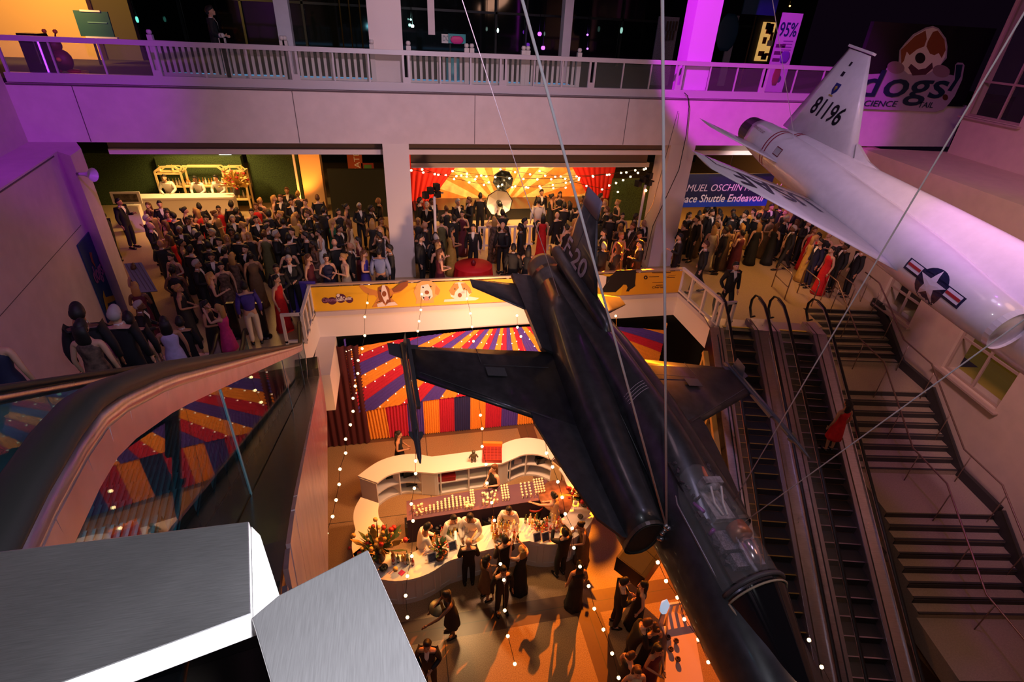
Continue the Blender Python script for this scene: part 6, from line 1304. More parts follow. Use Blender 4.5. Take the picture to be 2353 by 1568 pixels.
dart('puppy_face', M_dw, [(660, 690), (660, 450), (740, 360), (850, 250), (1010, 160), (1100, 140), (1170, 170), (1210, 230), (1260, 310), (1280, 410), (1270, 540), (1180, 690), (1000, 790), (760, 780)], 3)
dart('puppy_ear', M_db, [(665, 640), (660, 450), (750, 360), (850, 260), (1000, 180), (1015, 300), (980, 400), (880, 440), (780, 520), (740, 470), (700, 600)], 4); dart('puppy_ear', M_db, [(1030, 330), (1100, 200), (1165, 180), (1210, 240), (1260, 310), (1275, 450), (1220, 560), (1180, 490), (1120, 520), (1060, 500), (1010, 400)], 4)
dart('puppy_nose', M_dk, oval(925, 560, 70, 75), 5); dart('puppy_mouth', mat('mouth dark', (.1, .03, .05), .6), [(760, 690), (800, 640), (900, 720), (1000, 700), (1090, 620), (1100, 700), (1000, 790), (820, 800)], 4)
for cx in (590, 1215): dart('puppy_paw', mat('paw', (.3, .18, .22), .6), oval(cx, 690 if cx < 900 else 740, 120, 85, .2), 5)
def dtext(s, x, y, x2, m_, bold=0, sh=.12, sy=1, size=1):
    p, q_ = ony(*zd([(x, y)])[0], YD-.035), ony(*zd([(x2, y)])[0], YD-.035); tx = MB(); add_text(tx, s, size, frame(p, (1, 0, 0), (0, 0, 1)), fit=q_.x-p.x, shear=sh, bold=bold, sy=sy); return tx.build('sign_text', m_, sd_)
dtext('ogs', 385, 1085, 1250, M_ink, .012, .1, 1.15, 1.0)
dtext('d', 60, 1080, 340, M_ink, .012, .1, 1.15, 1.0)
dart('exclamation_bar', M_ink, [(1420, 650), (1510, 650), (1480, 820), (1350, 1020), (1300, 1005), (1400, 860)], 3); dart('exclamation_dot', mat('brown print', (.09, .03, .01), .5), oval(1270, 1100, 38, 42), 3)
dtext('A SCIENCE', -60, 1215, 600, M_ink, 0, .12, 1, .26); dtext('TAIL', 890, 1240, 1095, M_ink, 0, .12, 1, .26)
# ochre patch of ceiling room above sign, dark blue cable loop
cable('black_cable', [ony(1572, 213, 16.95), ony(1580, 220, 16.9), ony(1583, 245, 16.9), ony(1577, 310, 16.9), ony(1560, 390, 16.6), ony(1500, 520, 16.4), ony(1482, 598, 16.3)], .014, M_blk, 'black cable hanging from the balcony edge in front of the right column')
cable('thin_cable', [ony(1558, 255, 16.9), ony(1500, 470, 16), ony(1396, 650, 14.6)], .008, M_wired, 'thin dark cable slanting from balcony to the yellow banner')
# ================================================================ people
SKIN = {'a': mat('skin light', (.62, .34, .22), .55), 'b': mat('skin tan', (.45, .22, .12), .55), 'c': mat('skin deep', (.16, .07, .035), .5)}
HAIR = {'d': (.012, .009, .008), 'r': (.10, .035, .012), 'b': (.45, .24, .07), 'g': (.42, .38, .34)}
HN = {'d': 'dark-haired', 'r': 'auburn-haired', 'b': 'blonde', 'g': 'grey-haired'}
DR = {'K': ('black', (.010, .010, .012)), 'R': ('red', (.60, .008, .01)), 'G': ('emerald green', (.0, .10, .055)), 'N': ('navy', (.012, .014, .05)), 'M': ('maroon', (.10, .008, .02)), 'C': ('cream', (.62, .48, .3)), 'Y': ('golden', (.55, .32, .06)), 'P': ('hot pink', (.65, .03, .2)), 'O': ('olive', (.12, .11, .04)), 'U': ('violet blue', (.05, .03, .3)), 'W': ('white', (.75, .72, .7)), 'T': ('teal', (.02, .18, .16)), 'F': ('dark floral', (.12, .07, .05)), 'B': ('brown', (.17, .09, .04)), 'L': ('pale lavender', (.5, .45, .7))}
def cloth(k): return mat('cloth '+DR[k][0], DR[k][1], .75, noise=(.7 if k == 'F' else .12), nscale=14)
HM = lambda k: mat('hair '+k, HAIR[k], .6)
M_shirt = mat('white shirt', (.78, .72, .66), .7); M_shoe = mat('black shoe', (.01, .009, .009), .25); M_eye = mat('eye dark', (.02, .015, .01), .3); M_lip = mat('lip', (.4, .1, .08), .5); M_blue = mat('blue shirt', (.2, .25, .45), .7); M_pants = mat('pale trousers', (.62, .52, .42), .7)
def sub(obj_build):
    dg = bpy.context.evaluated_depsgraph_get(); me = D.meshes.new_from_object(obj_build.evaluated_get(dg)); D.objects.remove(obj_build); return me
def skinmesh(verts, edges, radii, root=0, lv=1):
    me = D.meshes.new('sk'); me.from_pydata([Vector(v) for v in verts], edges, []); o = D.objects.new('sk', me); COL.objects.link(o)
    o.modifiers.new('s', 'SKIN'); sv = me.skin_vertices
    if not sv: bm = bmesh.new(); bm.from_mesh(me); bm.verts.layers.skin.verify(); bm.to_mesh(me); bm.free(); sv = me.skin_vertices
    for i, r in enumerate(radii): sv[0].data[i].radius = r if isinstance(r, tuple) else (r, r)
    sv[0].data[root].use_root = True
    ss = o.modifiers.new('b', 'SUBSURF'); ss.levels = lv; ss.render_levels = lv
    return sub(o)
ARM = {'down': ((.25, .03, 1.13), (.25, -.05, .88)), 'front': ((.25, .0, 1.14), (.09, -.25, 1.1)), 'drink': ((.25, -.02, 1.14), (.17, -.28, 1.22)), 'raised': ((.26, -.16, 1.36), (.13, -.3, 1.58)), 'work': ((.27, -.14, 1.16), (.12, -.42, 1.05)), 'pocket': ((.3, .05, 1.14), (.2, -.04, .93)), 'reach': ((.3, -.3, 1.32), (.3, -.6, 1.2))}
POSE = {'stand': dict(l='down', r='down'), 'front': dict(l='front', r='front'), 'drink': dict(l='drink', r='down'), 'drinkr': dict(l='down', r='drink'), 'photo': dict(l='raised', r='raised'), 'walk': dict(l='down', r='pocket', walk=1), 'work': dict(l='work', r='work', lean=.16), 'reach': dict(l='reach', r='work', lean=.08), 'pocket': dict(l='pocket', r='drink')}
def joints(pose):
    p = POSE[pose]; ln = p.get('lean', 0); L = lambda v: (v[0], v[1]-ln*max(0, (v[2]-.95))/.5, v[2]-ln*.25*max(0, (v[2]-.95)))
    V = [(0, 0, .95), (0, 0, 1.1), (0, 0, 1.32), (0, .0, 1.46), (0, -.012, 1.53), (0, -.02, 1.62)]
    V = [L(v) for v in V]; E = [(0, 1), (1, 2), (2, 3), (3, 4), (4, 5)]; idx = {}
    for s_, k in ((1, 'l'), (-1, 'r')):
        e, w = ARM[p[k]]; b = len(V)
        V += [L((s_*.175, 0, 1.425)), L((s_*e[0], e[1], e[2])), L((s_*w[0], w[1], w[2])), ]; E += [(2, b), (b, b+1), (b+1, b+2)]; idx['w'+k] = b+2; idx['s'+k] = b
        wk = .22*s_ if p.get('walk') else 0; c = len(V)
        V += [(s_*.09, 0, .88), (s_*.1, -.03-wk*.5, .49), (s_*.1, .02-wk*1.1 if wk >= 0 else .02-wk*1.3, .09 if wk >= 0 else .14), (s_*.115, -.12-wk*1.1, .035)]; E += [(0, c), (c, c+1), (c+1, c+2), (c+2, c+3)]; idx['h'+k] = c
    return V, E, idx
def bodymesh(pose, female):
    V, E, idx = joints(pose); f = .9 if female else 1
    R = [(.135*f, .1), (.115*f, .09), (.15*f, .105), (.07, .065), (.052, .055), (.05, .055)]
    for _ in 'lr': R += [.058*f, .042*f, .028, .085*f, .058, .036, .03]
    me = skinmesh(V, E, R)
    mb = MB(); mb.v = [tuple(v.co) for v in me.vertices]; mb.f = [list(p.vertices) for p in me.polygons]; mb.m = [0]*len(mb.f); mb.sm = [True]*len(mb.f)
    h = Vector(V[5])+Vector((0, 0, .03)); mb.ball(h, .098, 8, (.8, 1.0, 1.18)); mb.ball(h+Vector((0, -.085, -.055)), .045, 5, (.9, .8, 1)); mb.tube([h+Vector((0, -.085, .02)), h+Vector((0, -.118, -.02))], [.01, .018], 6)
    for s_ in (-1, 1): mb.ball(h+Vector((s_*.08, .005, -.01)), .022, 4, (.5, .8, 1.3))
    for k in 'lr':
        w = Vector(V[idx['w'+k]]); e = Vector(V[idx['w'+k]-1]); d = (w-e).normalized(); s_ = 1 if k == 'l' else -1
        sd = d.cross(Vector((1, 0, 0))).normalized() if abs(d.x) < .8 else Vector((0, 1, 0)); nrm = d.cross(sd)
        mb.tube([w-d*.01, w+d*.05, w+d*.09], [.024, .036, .034], 8, ell=.6)
        for q, off in enumerate((-.027, -.009, .009, .027)):
            a = w+d*.085+sd*off; ln = (.062, .075, .07, .055)[q]; mb.tube([a, a+d*ln*.55, a+d*ln*.9-nrm*.02*s_], [.0095, .009, .007], 6)
        a = w+d*.03+sd*.03; mb.tube([a, a+sd*.03+d*.02, a+sd*.035+d*.05], [.012, .011, .008], 6)
    D.meshes.remove(me); o = mb.build('tmpbody', SKIN['a'], None, local=True)
    r = o.modifiers.new('r', 'REMESH'); r.mode = 'VOXEL'; r.voxel_size = .0135; r.use_smooth_shade = True
    me = sub(o); me.materials.clear(); me.materials.append(SKIN['a']); return me, V, idx, h
def suitmesh(V, E_, idx, kind):
    ins = {'suit': (1, 1), 'shirt': (1, 0), 'pants': (0, 1)}[kind]
    vs = []; es = []; rs = []; mp = {}
    def a(i, r, pos=None): mp[i] = len(vs); vs.append(pos or V[i]); rs.append(r); return mp[i]
    if ins[0]:
        a(0, (.155, .125), (V[0][0], V[0][1], V[0][2]-(.08 if kind == 'suit' else 0))); a(1, (.145, .12)); a(2, (.178, .138)); m3 = Vector(V[2]).lerp(Vector(V[3]), .55); vs.append(tuple(m3)); rs.append((.135, .118)); a(3, (.075, .075), (V[3][0], V[3][1], V[3][2]+.01)); es += [(0, 1), (1, 2), (2, 3), (3, 4)]
        for k in 'lr': s = idx['s'+k]; e = Vector(V[s+1]); w = Vector(V[s+2]); i0 = a(s, .078); a(s+1, .06); a(s+2, .045, tuple(e.lerp(w, .93))); es += [(mp[2], i0), (i0, i0+1), (i0+1, i0+2)]
    else: a(0, (.145, .115)); a(1, (.13, .11), (V[0][0], V[0][1], V[0][2]+.06)); es += [(0, 1)]
    if ins[1]:
        for k in 'lr': h = idx['h'+k]; i0 = a(h, .1); a(h+1, .075); a(h+2, .062, (V[h+2][0], V[h+2][1], V[h+2][2]+.0)); es += [(mp[0], i0), (i0, i0+1), (i0+1, i0+2)]
    return skinmesh(vs, es, rs)
def mesh_obj(name, me, m, par):
    me.materials.clear(); me.materials.append(m); me.polygons.foreach_set('use_smooth', [True]*len(me.polygons)); o = D.objects.new(name, me); COL.objects.link(o); o.parent = par; return o
def gown(mb, V, long=True):
    mb.smooth = True; ln = (V[2][1]-V[0][1]); rings = []
    prof = [(1.44, .10, .075), (1.38, .155, .115), (1.3, .16, .125), (1.12, .125, .10), (.98, .165, .13), (.8, .19, .16)]+([(.5, .195, .175), (.2, .215, .205), (.03, .25, .245)] if long else [(.55, .22, .19), (.48, .22, .19)])
    for z, rx, ry in prof:
        y = V[0][1]+ln*max(0, (z-.95))/.37; rings.append([Vector((math.cos(2*PI*k/28)*rx*(1+(.05*math.sin(k*PI/2) if z < .6 else 0)), y+math.sin(2*PI*k/28)*ry*(1+(.05*math.sin(k*PI/2) if z < .6 else 0)), z)) for k in range(28)])
    mb.loft(rings); return mb
def hairmesh(h, kind):
    mb = MB(); mb.smooth = True; rings = []; n = 18
    for i in range(9):
        ph = PI*.5*i/8 if kind != 'long' else PI*.62*i/8
        rings.append([h+Vector((math.sin(ph)*math.cos(t)*.085, .014+math.sin(ph)*math.sin(t)*(.104 if math.sin(t) > 0 else .098), .0+math.cos(ph)*.126 + (.062*max(0, -math.sin(t))*math.sin(ph)))) for t in [2*PI*k/n for k in range(n)]])
    mb.loft(rings, caps=True)
    mb.ball(h+Vector((0, .05, -.0)), .085, 6, (1.05, .85, 1.1))
    if kind == 'long':
        mb.loft([[h+Vector((math.cos(t)*rx, .075+math.sin(t)*ry, z)) for t in [2*PI*k/14 for k in range(14)]] for z, rx, ry in ((.06, .085, .05), (-.06, .10, .055), (-.18, .105, .045), (-.3, .06, .03))])
    if kind == 'bun': mb.ball(h+Vector((0, .11, .05)), .055, 6)
    return mb
PROTO = {}
def proto(pose, outfit, hair):
    key = (pose, outfit, hair)
    if key in PROTO: return PROTO[key]
    female = outfit in ('gown', 'short'); bk = ('body', pose, female)
    if bk not in PROTO: PROTO[bk] = bodymesh(pose, female)
    bme, V, idx, h = PROTO[bk]; E = None; root = empty('person')
    parts = [('body', bme, 'skin')]
    def cache(k, f):
        if k not in PROTO:
            me = PROTO[k] = f()
            if not me.materials: me.materials.append(M_shirt)
            me.polygons.foreach_set('use_smooth', [True]*len(me.polygons))
        return PROTO[k]
    def frommb(fn):
        def g():
            o = fn().build('x', M_shirt, None, local=True); me = o.data; D.objects.remove(o); return me
        return g
    if outfit == 'suit': parts.append(('suit', cache(('suit', pose), lambda: suitmesh(V, E, idx, 'suit')), 'main'))
    if outfit in ('shirt', 'vest'): parts += [('shirt', cache(('shirt', pose), lambda: suitmesh(V, E, idx, 'shirt')), 'shirt'), ('trousers', cache(('pants', pose), lambda: suitmesh(V, E, idx, 'pants')), 'main')]
    if female: parts.append(('gown' if outfit == 'gown' else 'dress', cache((outfit, pose), frommb(lambda: gown(MB(), V, outfit == 'gown'))), 'main'))
    if outfit == 'suit':
        def sf():
            mb = MB(); y = V[2][1]-.128; yt = V[3][1]-.072; mb.add([(-.05, yt, 1.5), (.05, yt, 1.5), (.045, y-.01, 1.38), (0, y-.012, 1.2), (-.045, y-.01, 1.38)], [(0, 1, 2, 3, 4)]); mb.lathe([(.062, 1.485), (.056, 1.515)], (V[3][0], V[3][1]-.005, 0), 12, caps=False); return mb
        parts.append(('shirt_front', cache(('sf', pose), frommb(sf)), 'shirtf'))
        def ti():
            mb = MB(); y = V[2][1]-.142; mb.plate([(-.018, V[3][1]-.085, 1.47), (.018, V[3][1]-.085, 1.47), (.02, y-.004, 1.3), (0, y-.004, 1.22), (-.02, y-.004, 1.3)], .008); return mb
        parts.append(('necktie', cache(('ti', pose), frommb(ti)), 'tie'))
    if hair != 'bald': parts.append(('hair', cache(('hair', pose, female, hair), frommb(lambda: hairmesh(h, hair))), 'hair'))
    for s_ in (-1, 1):
        def sh(s_=s_):
            i = idx['h'+('l' if s_ == 1 else 'r')]; a = Vector(V[i+2]); b = Vector(V[i+3]); mb = MB(); mb.tube([a+Vector((0, .06, -.045)), a+Vector((0, 0, -.035)), b+Vector((0, .02, 0)), b+Vector((0, -.06, -.005))], [.035, .048, .045, .025], 8, ell=.9); return mb
        parts.append(('shoe', cache(('shoe', pose, s_), frommb(sh)), 'shoe'))
    if True:
        for s_ in (-1, 1): parts.append(('eye', cache(('eye', pose, s_), frommb(lambda s_=s_: MB().ball(h+Vector((s_*.032, -.088, .012)), .012, 4, (1.3, .6, .7)))), 'eye'))
        parts.append(('mouth', cache(('mouth', pose), frommb(lambda: MB().ball(h+Vector((0, -.118, -.062)), .014, 4, (1.8, .5, .45)))), 'lip'))
    PROTO[key] = parts; D.objects.remove(root); return parts
PEOPLE = []
rp = random.Random(21)
def desc(code):
    if code[0] == 'w':
        d = DR[code[1]][0]; hn = HN[code[2]]; return '%s woman in %s %s' % (hn, d, 'dress' if 's' in code[3:] else 'gown')
    return {'m': 'man in black suit', 'mg': 'grey-haired man in black suit', 'mb': 'bald man in black suit', 'mt': 'man in black tuxedo', 'mw': 'bartender in white shirt', 'mp': 'man in purple shirt and pale trousers', 'mv': 'man in dark vest and blue shirt', 'mn': 'man in navy suit', 'mr': 'auburn-haired man in black suit'}[code]
FN = {'f': 'facing the camera', 'b': 'seen from behind', 'l': 'facing left', 'r': 'facing right'}
def person(x, y, z, code, face, pose=None, zone='', label=None, skin=None, s=None, tilt=0):
    fem = code[0] == 'w'; outfit = ('short' if 's' in code[3:] else 'gown') if fem else {'mw': 'shirt', 'mp': 'shirt', 'mv': 'shirt'}.get(code, 'suit')
    pose = pose or rp.choice(['front', 'drink', 'drinkr', 'stand', 'pocket', 'front']); hk = rp.choice(['long', 'long', 'bun']) if fem else ('bald' if code == 'mb' else 'short')
    parts = proto(pose, outfit, hk); rz = {'f': 0, 'b': PI, 'l': -PI/2, 'r': PI/2}[face]+rp.uniform(-.45, .45)
    root = empty('person', (x, y, z), rz); s = s or (rp.uniform(.93, .99) if fem else rp.uniform(.99, 1.06)); root.scale = (s, s, s)
    sk = SKIN[skin or rp.choice('aaaabbc')]
    hm = HM(code[2]) if fem else HM('g' if code == 'mg' else 'r' if code == 'mr' else 'd')
    mainm = cloth(code[1]) if fem else {'mw': cloth('K'), 'mp': M_pants, 'mn': cloth('N')}.get(code, cloth('K'))
    for nm, me, role in parts:
        if role in ('eye', 'lip') and face == 'b': continue
        if role == 'tie' and (face == 'b'): continue
        o = D.objects.new(nm, me); COL.objects.link(o); o.parent = root
        m_ = {'skin': sk, 'main': mainm, 'shirt': {'mp': cloth('U'), 'mv': M_blue}.get(code, M_shirt), 'shirtf': M_shirt, 'tie': cloth('K') if code != 'mn' else cloth('M'), 'hair': hm, 'shoe': M_shoe, 'eye': M_eye, 'lip': M_lip}[role]
        o.material_slots[0].link = 'OBJECT'; o.material_slots[0].material = m_
        if role in ('main',): o['label'] = DR[code[1]][0]+' gown' if fem else 'dark clothing' if mainm is not M_pants else 'pale trousers'
    root['category'] = 'person'
    if label: root['label'] = label
    else: PEOPLE.append((root, desc(code), face, (x, y), zone))
    if fem is False and False: pass
    return root
ANCH = {'L': [('the gold shelving', (-7.8, 23.6)), ('the orange pillar', (-3.7, 24)), ('the left pillar', (-7.8, 15.6)), ('the left white column', (0, 17.4)), ('the red-gown woman', (-4.3, 14.4)), ('the tilted sign board', (-8, 15.2)), ('the green-gown woman', (-2.4, 20.3)), ('the black screen', (-1, 23.2))],
    'C': [('the left white column', (0, 17.4)), ('the red round table', (2.3, 16)), ('the octagonal reflector', (4.6, 22)), ('the picket fence', (4.6, 19)), ('the left lighting pole', (1.3, 17.3)), ('the right lighting pole', (8.6, 17.3)), ('the green hedge', (10.5, 22)), ('the right white column', (9.5, 17.5))],
    'R': [('the right white column', (9.5, 17.5)), ('the pavilion sign', (12, 18.6)), ('the escalator heads', (11, 14)), ('the stair head', (14, 13.6)), ('the tan right wall', (16.5, 17)), ('the white jet wing tip', (12.5, 21))],
    'B': [('the bar counter', (1.5, 8.6)), ('the loudspeaker', (5.6, 8.3)), ('the pink-clothed table', (6.2, 5.8)), ('the big flowers', (-1, 9)), ('the jet intake', (4.3, 8))]}
def finish_labels():
    from collections import defaultdict
    used = {}
    for root, d, face, (x, y), zone in PEOPLE:
        an = sorted(ANCH[zone], key=lambda a: math.dist(a[1], (x, y)))
        opts = []
        for nm, (ax, ay) in an[:5]:
            dx, dy = x-ax, y-ay; dr = ('right of' if dx > 0 else 'left of') if abs(dx) > abs(dy) else ('behind' if dy > 0 else 'in front of'); opts.append((d, face, nm, dr))
        key = next((k for k in opts if k not in used), opts[0]); used.setdefault(key, []).append((math.dist(dict((n, p) for n, p in ANCH[zone])[key[2]], (x, y)), root))
    ordn = ['nearest', 'second nearest', 'third nearest', 'fourth nearest', 'fifth nearest', 'sixth nearest', 'seventh nearest', 'eighth nearest', 'ninth nearest', 'tenth nearest']
    for (d, face, nm, dr), lst in used.items():
        lst.sort(key=lambda a: a[0])
        for i, (_, root) in enumerate(lst):
            base = '%s %s, %s %s' % (d, FN[face], dr, nm)
            if len(lst) > 1: base = '%s %s, %s %s, %s' % (d, FN[face], dr, nm, ordn[min(i, 9)])
            root['label'] = ' '.join(base.split()[:16])
def crowd(lst, conv, zone, z=L2):
    for px, py, code, *r in lst:
        face = r[0] if r else rp.choice('flrfb'); pose = r[1] if len(r) > 1 else None; lab = r[2] if len(r) > 2 else None
        X, Y = conv(px, py); P = onz(X, Y, z+1.62)
        if z == L2 and -2.7 < P.x < 9.3: P.y = max(P.y, 15.1)
        if z == L2 and abs(P.x-.03) < .65 and abs(P.y-17.35) < .65: P.y = 16.6
        ALLP.append(person(P.x, P.y, z, code, face, pose, zone, lab))
ALLP = []
A4 = lambda x, y: (100+x/3.137, 350+y/3.137); A5 = lambda x, y: (600+x/3.137, 350+y/3.137); A6 = lambda x, y: (1150+x/3.137, 350+y/3.137); A7 = lambda x, y: (1553+x/2.941, 450+y/2.941); PX = lambda x, y: (x, y)
crowd([(545, 375, 'm', 'r', 'drink'), (430, 465, 'm', 'l'), (750, 370, 'wBr'), (840, 385, 'm'), (790, 440, 'wBr'), (740, 480, 'mg', 'r'), (790, 530, 'mb', 'r'), (890, 430, 'wRr'), (1030, 470, 'wRd'), (1045, 505, 'm', 'f'), (1095, 425, 'wRb'), (1120, 400, 'm', 'b'), (1175, 490, 'm', 'f'), (1365, 490, 'mg', 'f'), (1425, 535, 'wCb', 'l'), (1410, 430, 'm', 'b'), (1540, 500, 'm', 'f'), (1270, 395, 'wRd'), (1230, 440, 'wBr'), (980, 570, 'mg', 'f'), (905, 605, 'wRr', 'l'), (865, 670, 'mb', 'b'), (1080, 640, 'm', 'r'), (1120, 590, 'mg', 'b'), (1250, 590, 'mg', 'f'), (1290, 590, 'wFb'), (1345, 570, 'wKd'), (1440, 710, 'mt', 'f'), (1350, 740, 'wFb', 'b'), (1490, 750, 'wBd', 'b'), (1100, 815, 'mg', 'r'), (930, 850, 'wKd', 'b'), (1195, 890, 'wKb', 'r'), (1275, 810, 'wFd', 'f'), (960, 965, 'wKb', 'r', 'front'), (1155, 1080, 'wKd', 'r', 'front'), (1265, 1115, 'wPbs', 'l', 'photo', 'blonde woman in hot pink cardigan dress holding a phone near escalator landing'), (1450, 985, 'mp', 'b', 'stand', 'man in purple shirt and pale trousers seen from behind at escalator landing'), (1560, 590, 'wOr', 'b', 'stand', 'woman in long olive green gown seen from behind amid left crowd'), (1668, 900, 'wRd', 'r', 'stand', 'dark-haired woman in long red gown standing at corner of dog banner'), (1760, 800, 'mg', 'f'), (1690, 835, 'm', 'f'), (1665, 610, 'mg', 'r'), (1790, 600, 'm', 'f'), (1730, 520, 'm', 'b'), (1840, 630, 'm', 'l'), (1800, 450, 'wYb', 'r'), (1690, 345, 'mr', 'f'), (1635, 340, 'wKb'), (1750, 355, 'm', 'f'), (1765, 290, 'mr', 'f'), (1530, 385, 'wRr', 'f'), (1610, 430, 'wFr'), (655, 840, 'wKr', 'b'), (655, 960, 'wMb', 'b'), (690, 1130, 'mg', 'r'), (1345, 400, 'm', 'b'), (1480, 430, 'wKd'), (940, 480, 'm'), (1000, 420, 'wKd'), (880, 500, 'wKr'), (1200, 545, 'm', 'l'), (1010, 650, 'wKd', 'r'), (1190, 690, 'm', 'b'), (1290, 700, 'wKd'), (1390, 620, 'm', 'b'), (960, 730, 'wFd', 'f'), (1040, 720, 'm', 'b'), (1480, 600, 'wKb', 'f'), (1600, 520, 'm'), (1240, 760, 'm', 'f'), (1310, 640, 'm', 'f')], A4, 'L')
crowd([(255, 300, 'wKb', 'b'), (335, 350, 'wKr', 'f'), (385, 340, 'mr', 'b', 'stand', 'man in black suit seen from behind before the orange-lit pillar'), (70, 340, 'wBb', 'r'), (235, 460, 'wYb', 'b'), (325, 450, 'mr', 'l'), (270, 630, 'm', 'b'), (495, 485, 'wGb', 'r', 'front', 'blonde woman in emerald green gown in middle of left hall'), (600, 400, 'wKd', 'r'), (480, 425, 'm', 'b'), (630, 490, 'wCr', 'l'), (705, 400, 'mg', 'f', 'front', 'grey-haired man in black suit and violet tie before black screen'), (850, 360, 'mb', 'l'), (790, 425, 'm', 'r'), (865, 475, 'wKr', 'f'), (800, 505, 'wKb', 'b'), (855, 605, 'mt', 'l'), (420, 575, 'wWd', 'l', 'front', 'dark-haired woman in white gown left of bald men in left hall'), (530, 665, 'mb', 'b'), (640, 690, 'mb', 'r'), (700, 620, 'wMd', 'l'), (455, 750, 'wNd', 'f', 'front', 'woman in sparkling navy gown at the rail above the dog banner'), (365, 785, 'wMr', 'r', 'drink', 'woman in maroon gown at rail, left end of the dog banner'), (560, 770, 'wCb', 'l', 'drink', 'woman in cream gown at the rail beside the navy gown'), (735, 720, 'wUr', 'r', 'front', 'woman in violet blue gown at the rail behind basset picture'), (850, 755, 'mv', 'b', 'stand', 'man in dark vest and blue shirt seen from behind near the left white column'), (860, 560, 'wWb', 'f'), (560, 560, 'm', 'r'), (930, 700, 'm', 'l'), (410, 480, 'm', 'l'), (540, 420, 'wKd', 'f'), (160, 440, 'wFb', 'l'), (60, 470, 'm', 'b'), (30, 560, 'm'), (190, 700, 'wKd', 'b'), (320, 560, 'm', 'b'), (360, 650, 'wFd', 'l')], A5, 'L')
crowd([(1150, 370, 'm', 'r'), (1195, 395, 'mg', 'f'), (1335, 400, 'wKr', 'b'), (1420, 380, 'mg', 'f', 'stand', 'grey-haired man in tuxedo with white bow-tie front of sunburst'), (1500, 370, 'mr', 'l', 'drink'), (1580, 320, 'm', 'b', 'stand', 'man in brown jacket seen from behind on the stage left of octagonal reflector'), (1300, 495, 'wOd', 'b', 'stand'), (1185, 545, 'mb', 'l'), (1370, 560, 'wYd', 'r'), (1410, 605, 'mt', 'f', 'front'), (1530, 555, 'm', 'f'), (1505, 620, 'mg', 'b'), (1330, 640, 'wKr', 'r'), (1465, 665, 'wKb', 'b'), (1350, 740, 'wMr', 'r'), (1700, 560, 'mb', 'b', 'stand', 'bald man in black suit seen from behind, right of the red table'), (1810, 560, 'm', 'l'), (1800, 700, 'm', 'b'), (1680, 480, 'wFb', 'b', 'photo'), (1740, 450, 'm', 'b', 'photo'), (1130, 480, 'wKb'), (1220, 360, 'm'), (1390, 480, 'm', 'b'), (1450, 440, 'wMd', 'f'), (1250, 620, 'wKd', 'b'), (1150, 640, 'm', 'r')], A5, 'C')
crowd([(170, 515, 'm', 'r', 'stand'), (70, 560, 'm', 'l'), (70, 700, 'm', 'b'), (165, 735, 'wKd', 'b'), (275, 375, 'mw', 'b', 'stand', 'person in white shirt with back turned on the stage'), (300, 300, 'mt', 'f', 'stand'), (365, 315, 'wKd', 'r'), (430, 300, 'wKd', 'f'), (500, 370, 'wCd', 'b'), (600, 335, 'wNd', 'l'), (540, 500, 'wYb', 'f', 'front', 'blonde woman in golden gown beside the black jet tail fin'), (310, 455, 'wRd', 'b', 'stand', 'long-haired woman in red gown seen from behind at the picket fence'), (410, 465, 'mb', 'b', 'stand'), (720, 305, 'wKd'), (780, 350, 'wKb', 'l'), (825, 355, 'wKb', 'l'), (765, 430, 'mr', 'l'), (795, 470, 'm', 'b'), (880, 530, 'wKb', 'f'), (870, 600, 'wYb', 'f', 'drink', 'woman in golden gown left of the right lighting pole'), (940, 550, 'mr', 'l'), (1030, 520, 'mb', 'f'), (950, 470, 'm', 'r'), (790, 700, 'mg', 'b'), (850, 705, 'wKr', 'b'), (750, 590, 'm', 'l'), (560, 420, 'm', 'b'), (460, 400, 'm', 'b'), (1000, 600, 'm', 'f'), (1020, 680, 'm', 'l'), (900, 460, 'wKd'), (680, 420, 'm', 'r'), (480, 540, 'wKd', 'b')], A6, 'C')
crowd([(1415, 495, 'm', 'l'), (1480, 690, 'mr', 'l', 'walk', 'auburn-haired man in black suit and white shirt striding near the right white column'), (1450, 440, 'wKd'), (1500, 420, 'wBd'), (1560, 450, 'wKd'), (1575, 535, 'wCb', 'b'), (1600, 560, 'm', 'l'), (1640, 450, 'm', 'f'), (1740, 560, 'wMd', 'b'), (1770, 450, 'm', 'l'), (1830, 480, 'm', 'r')], A6, 'R')
crowd([(400, 490, 'm', 'f', 'walk', 'man in black suit with violet tie stepping onto the left escalator head')], A7, 'R')
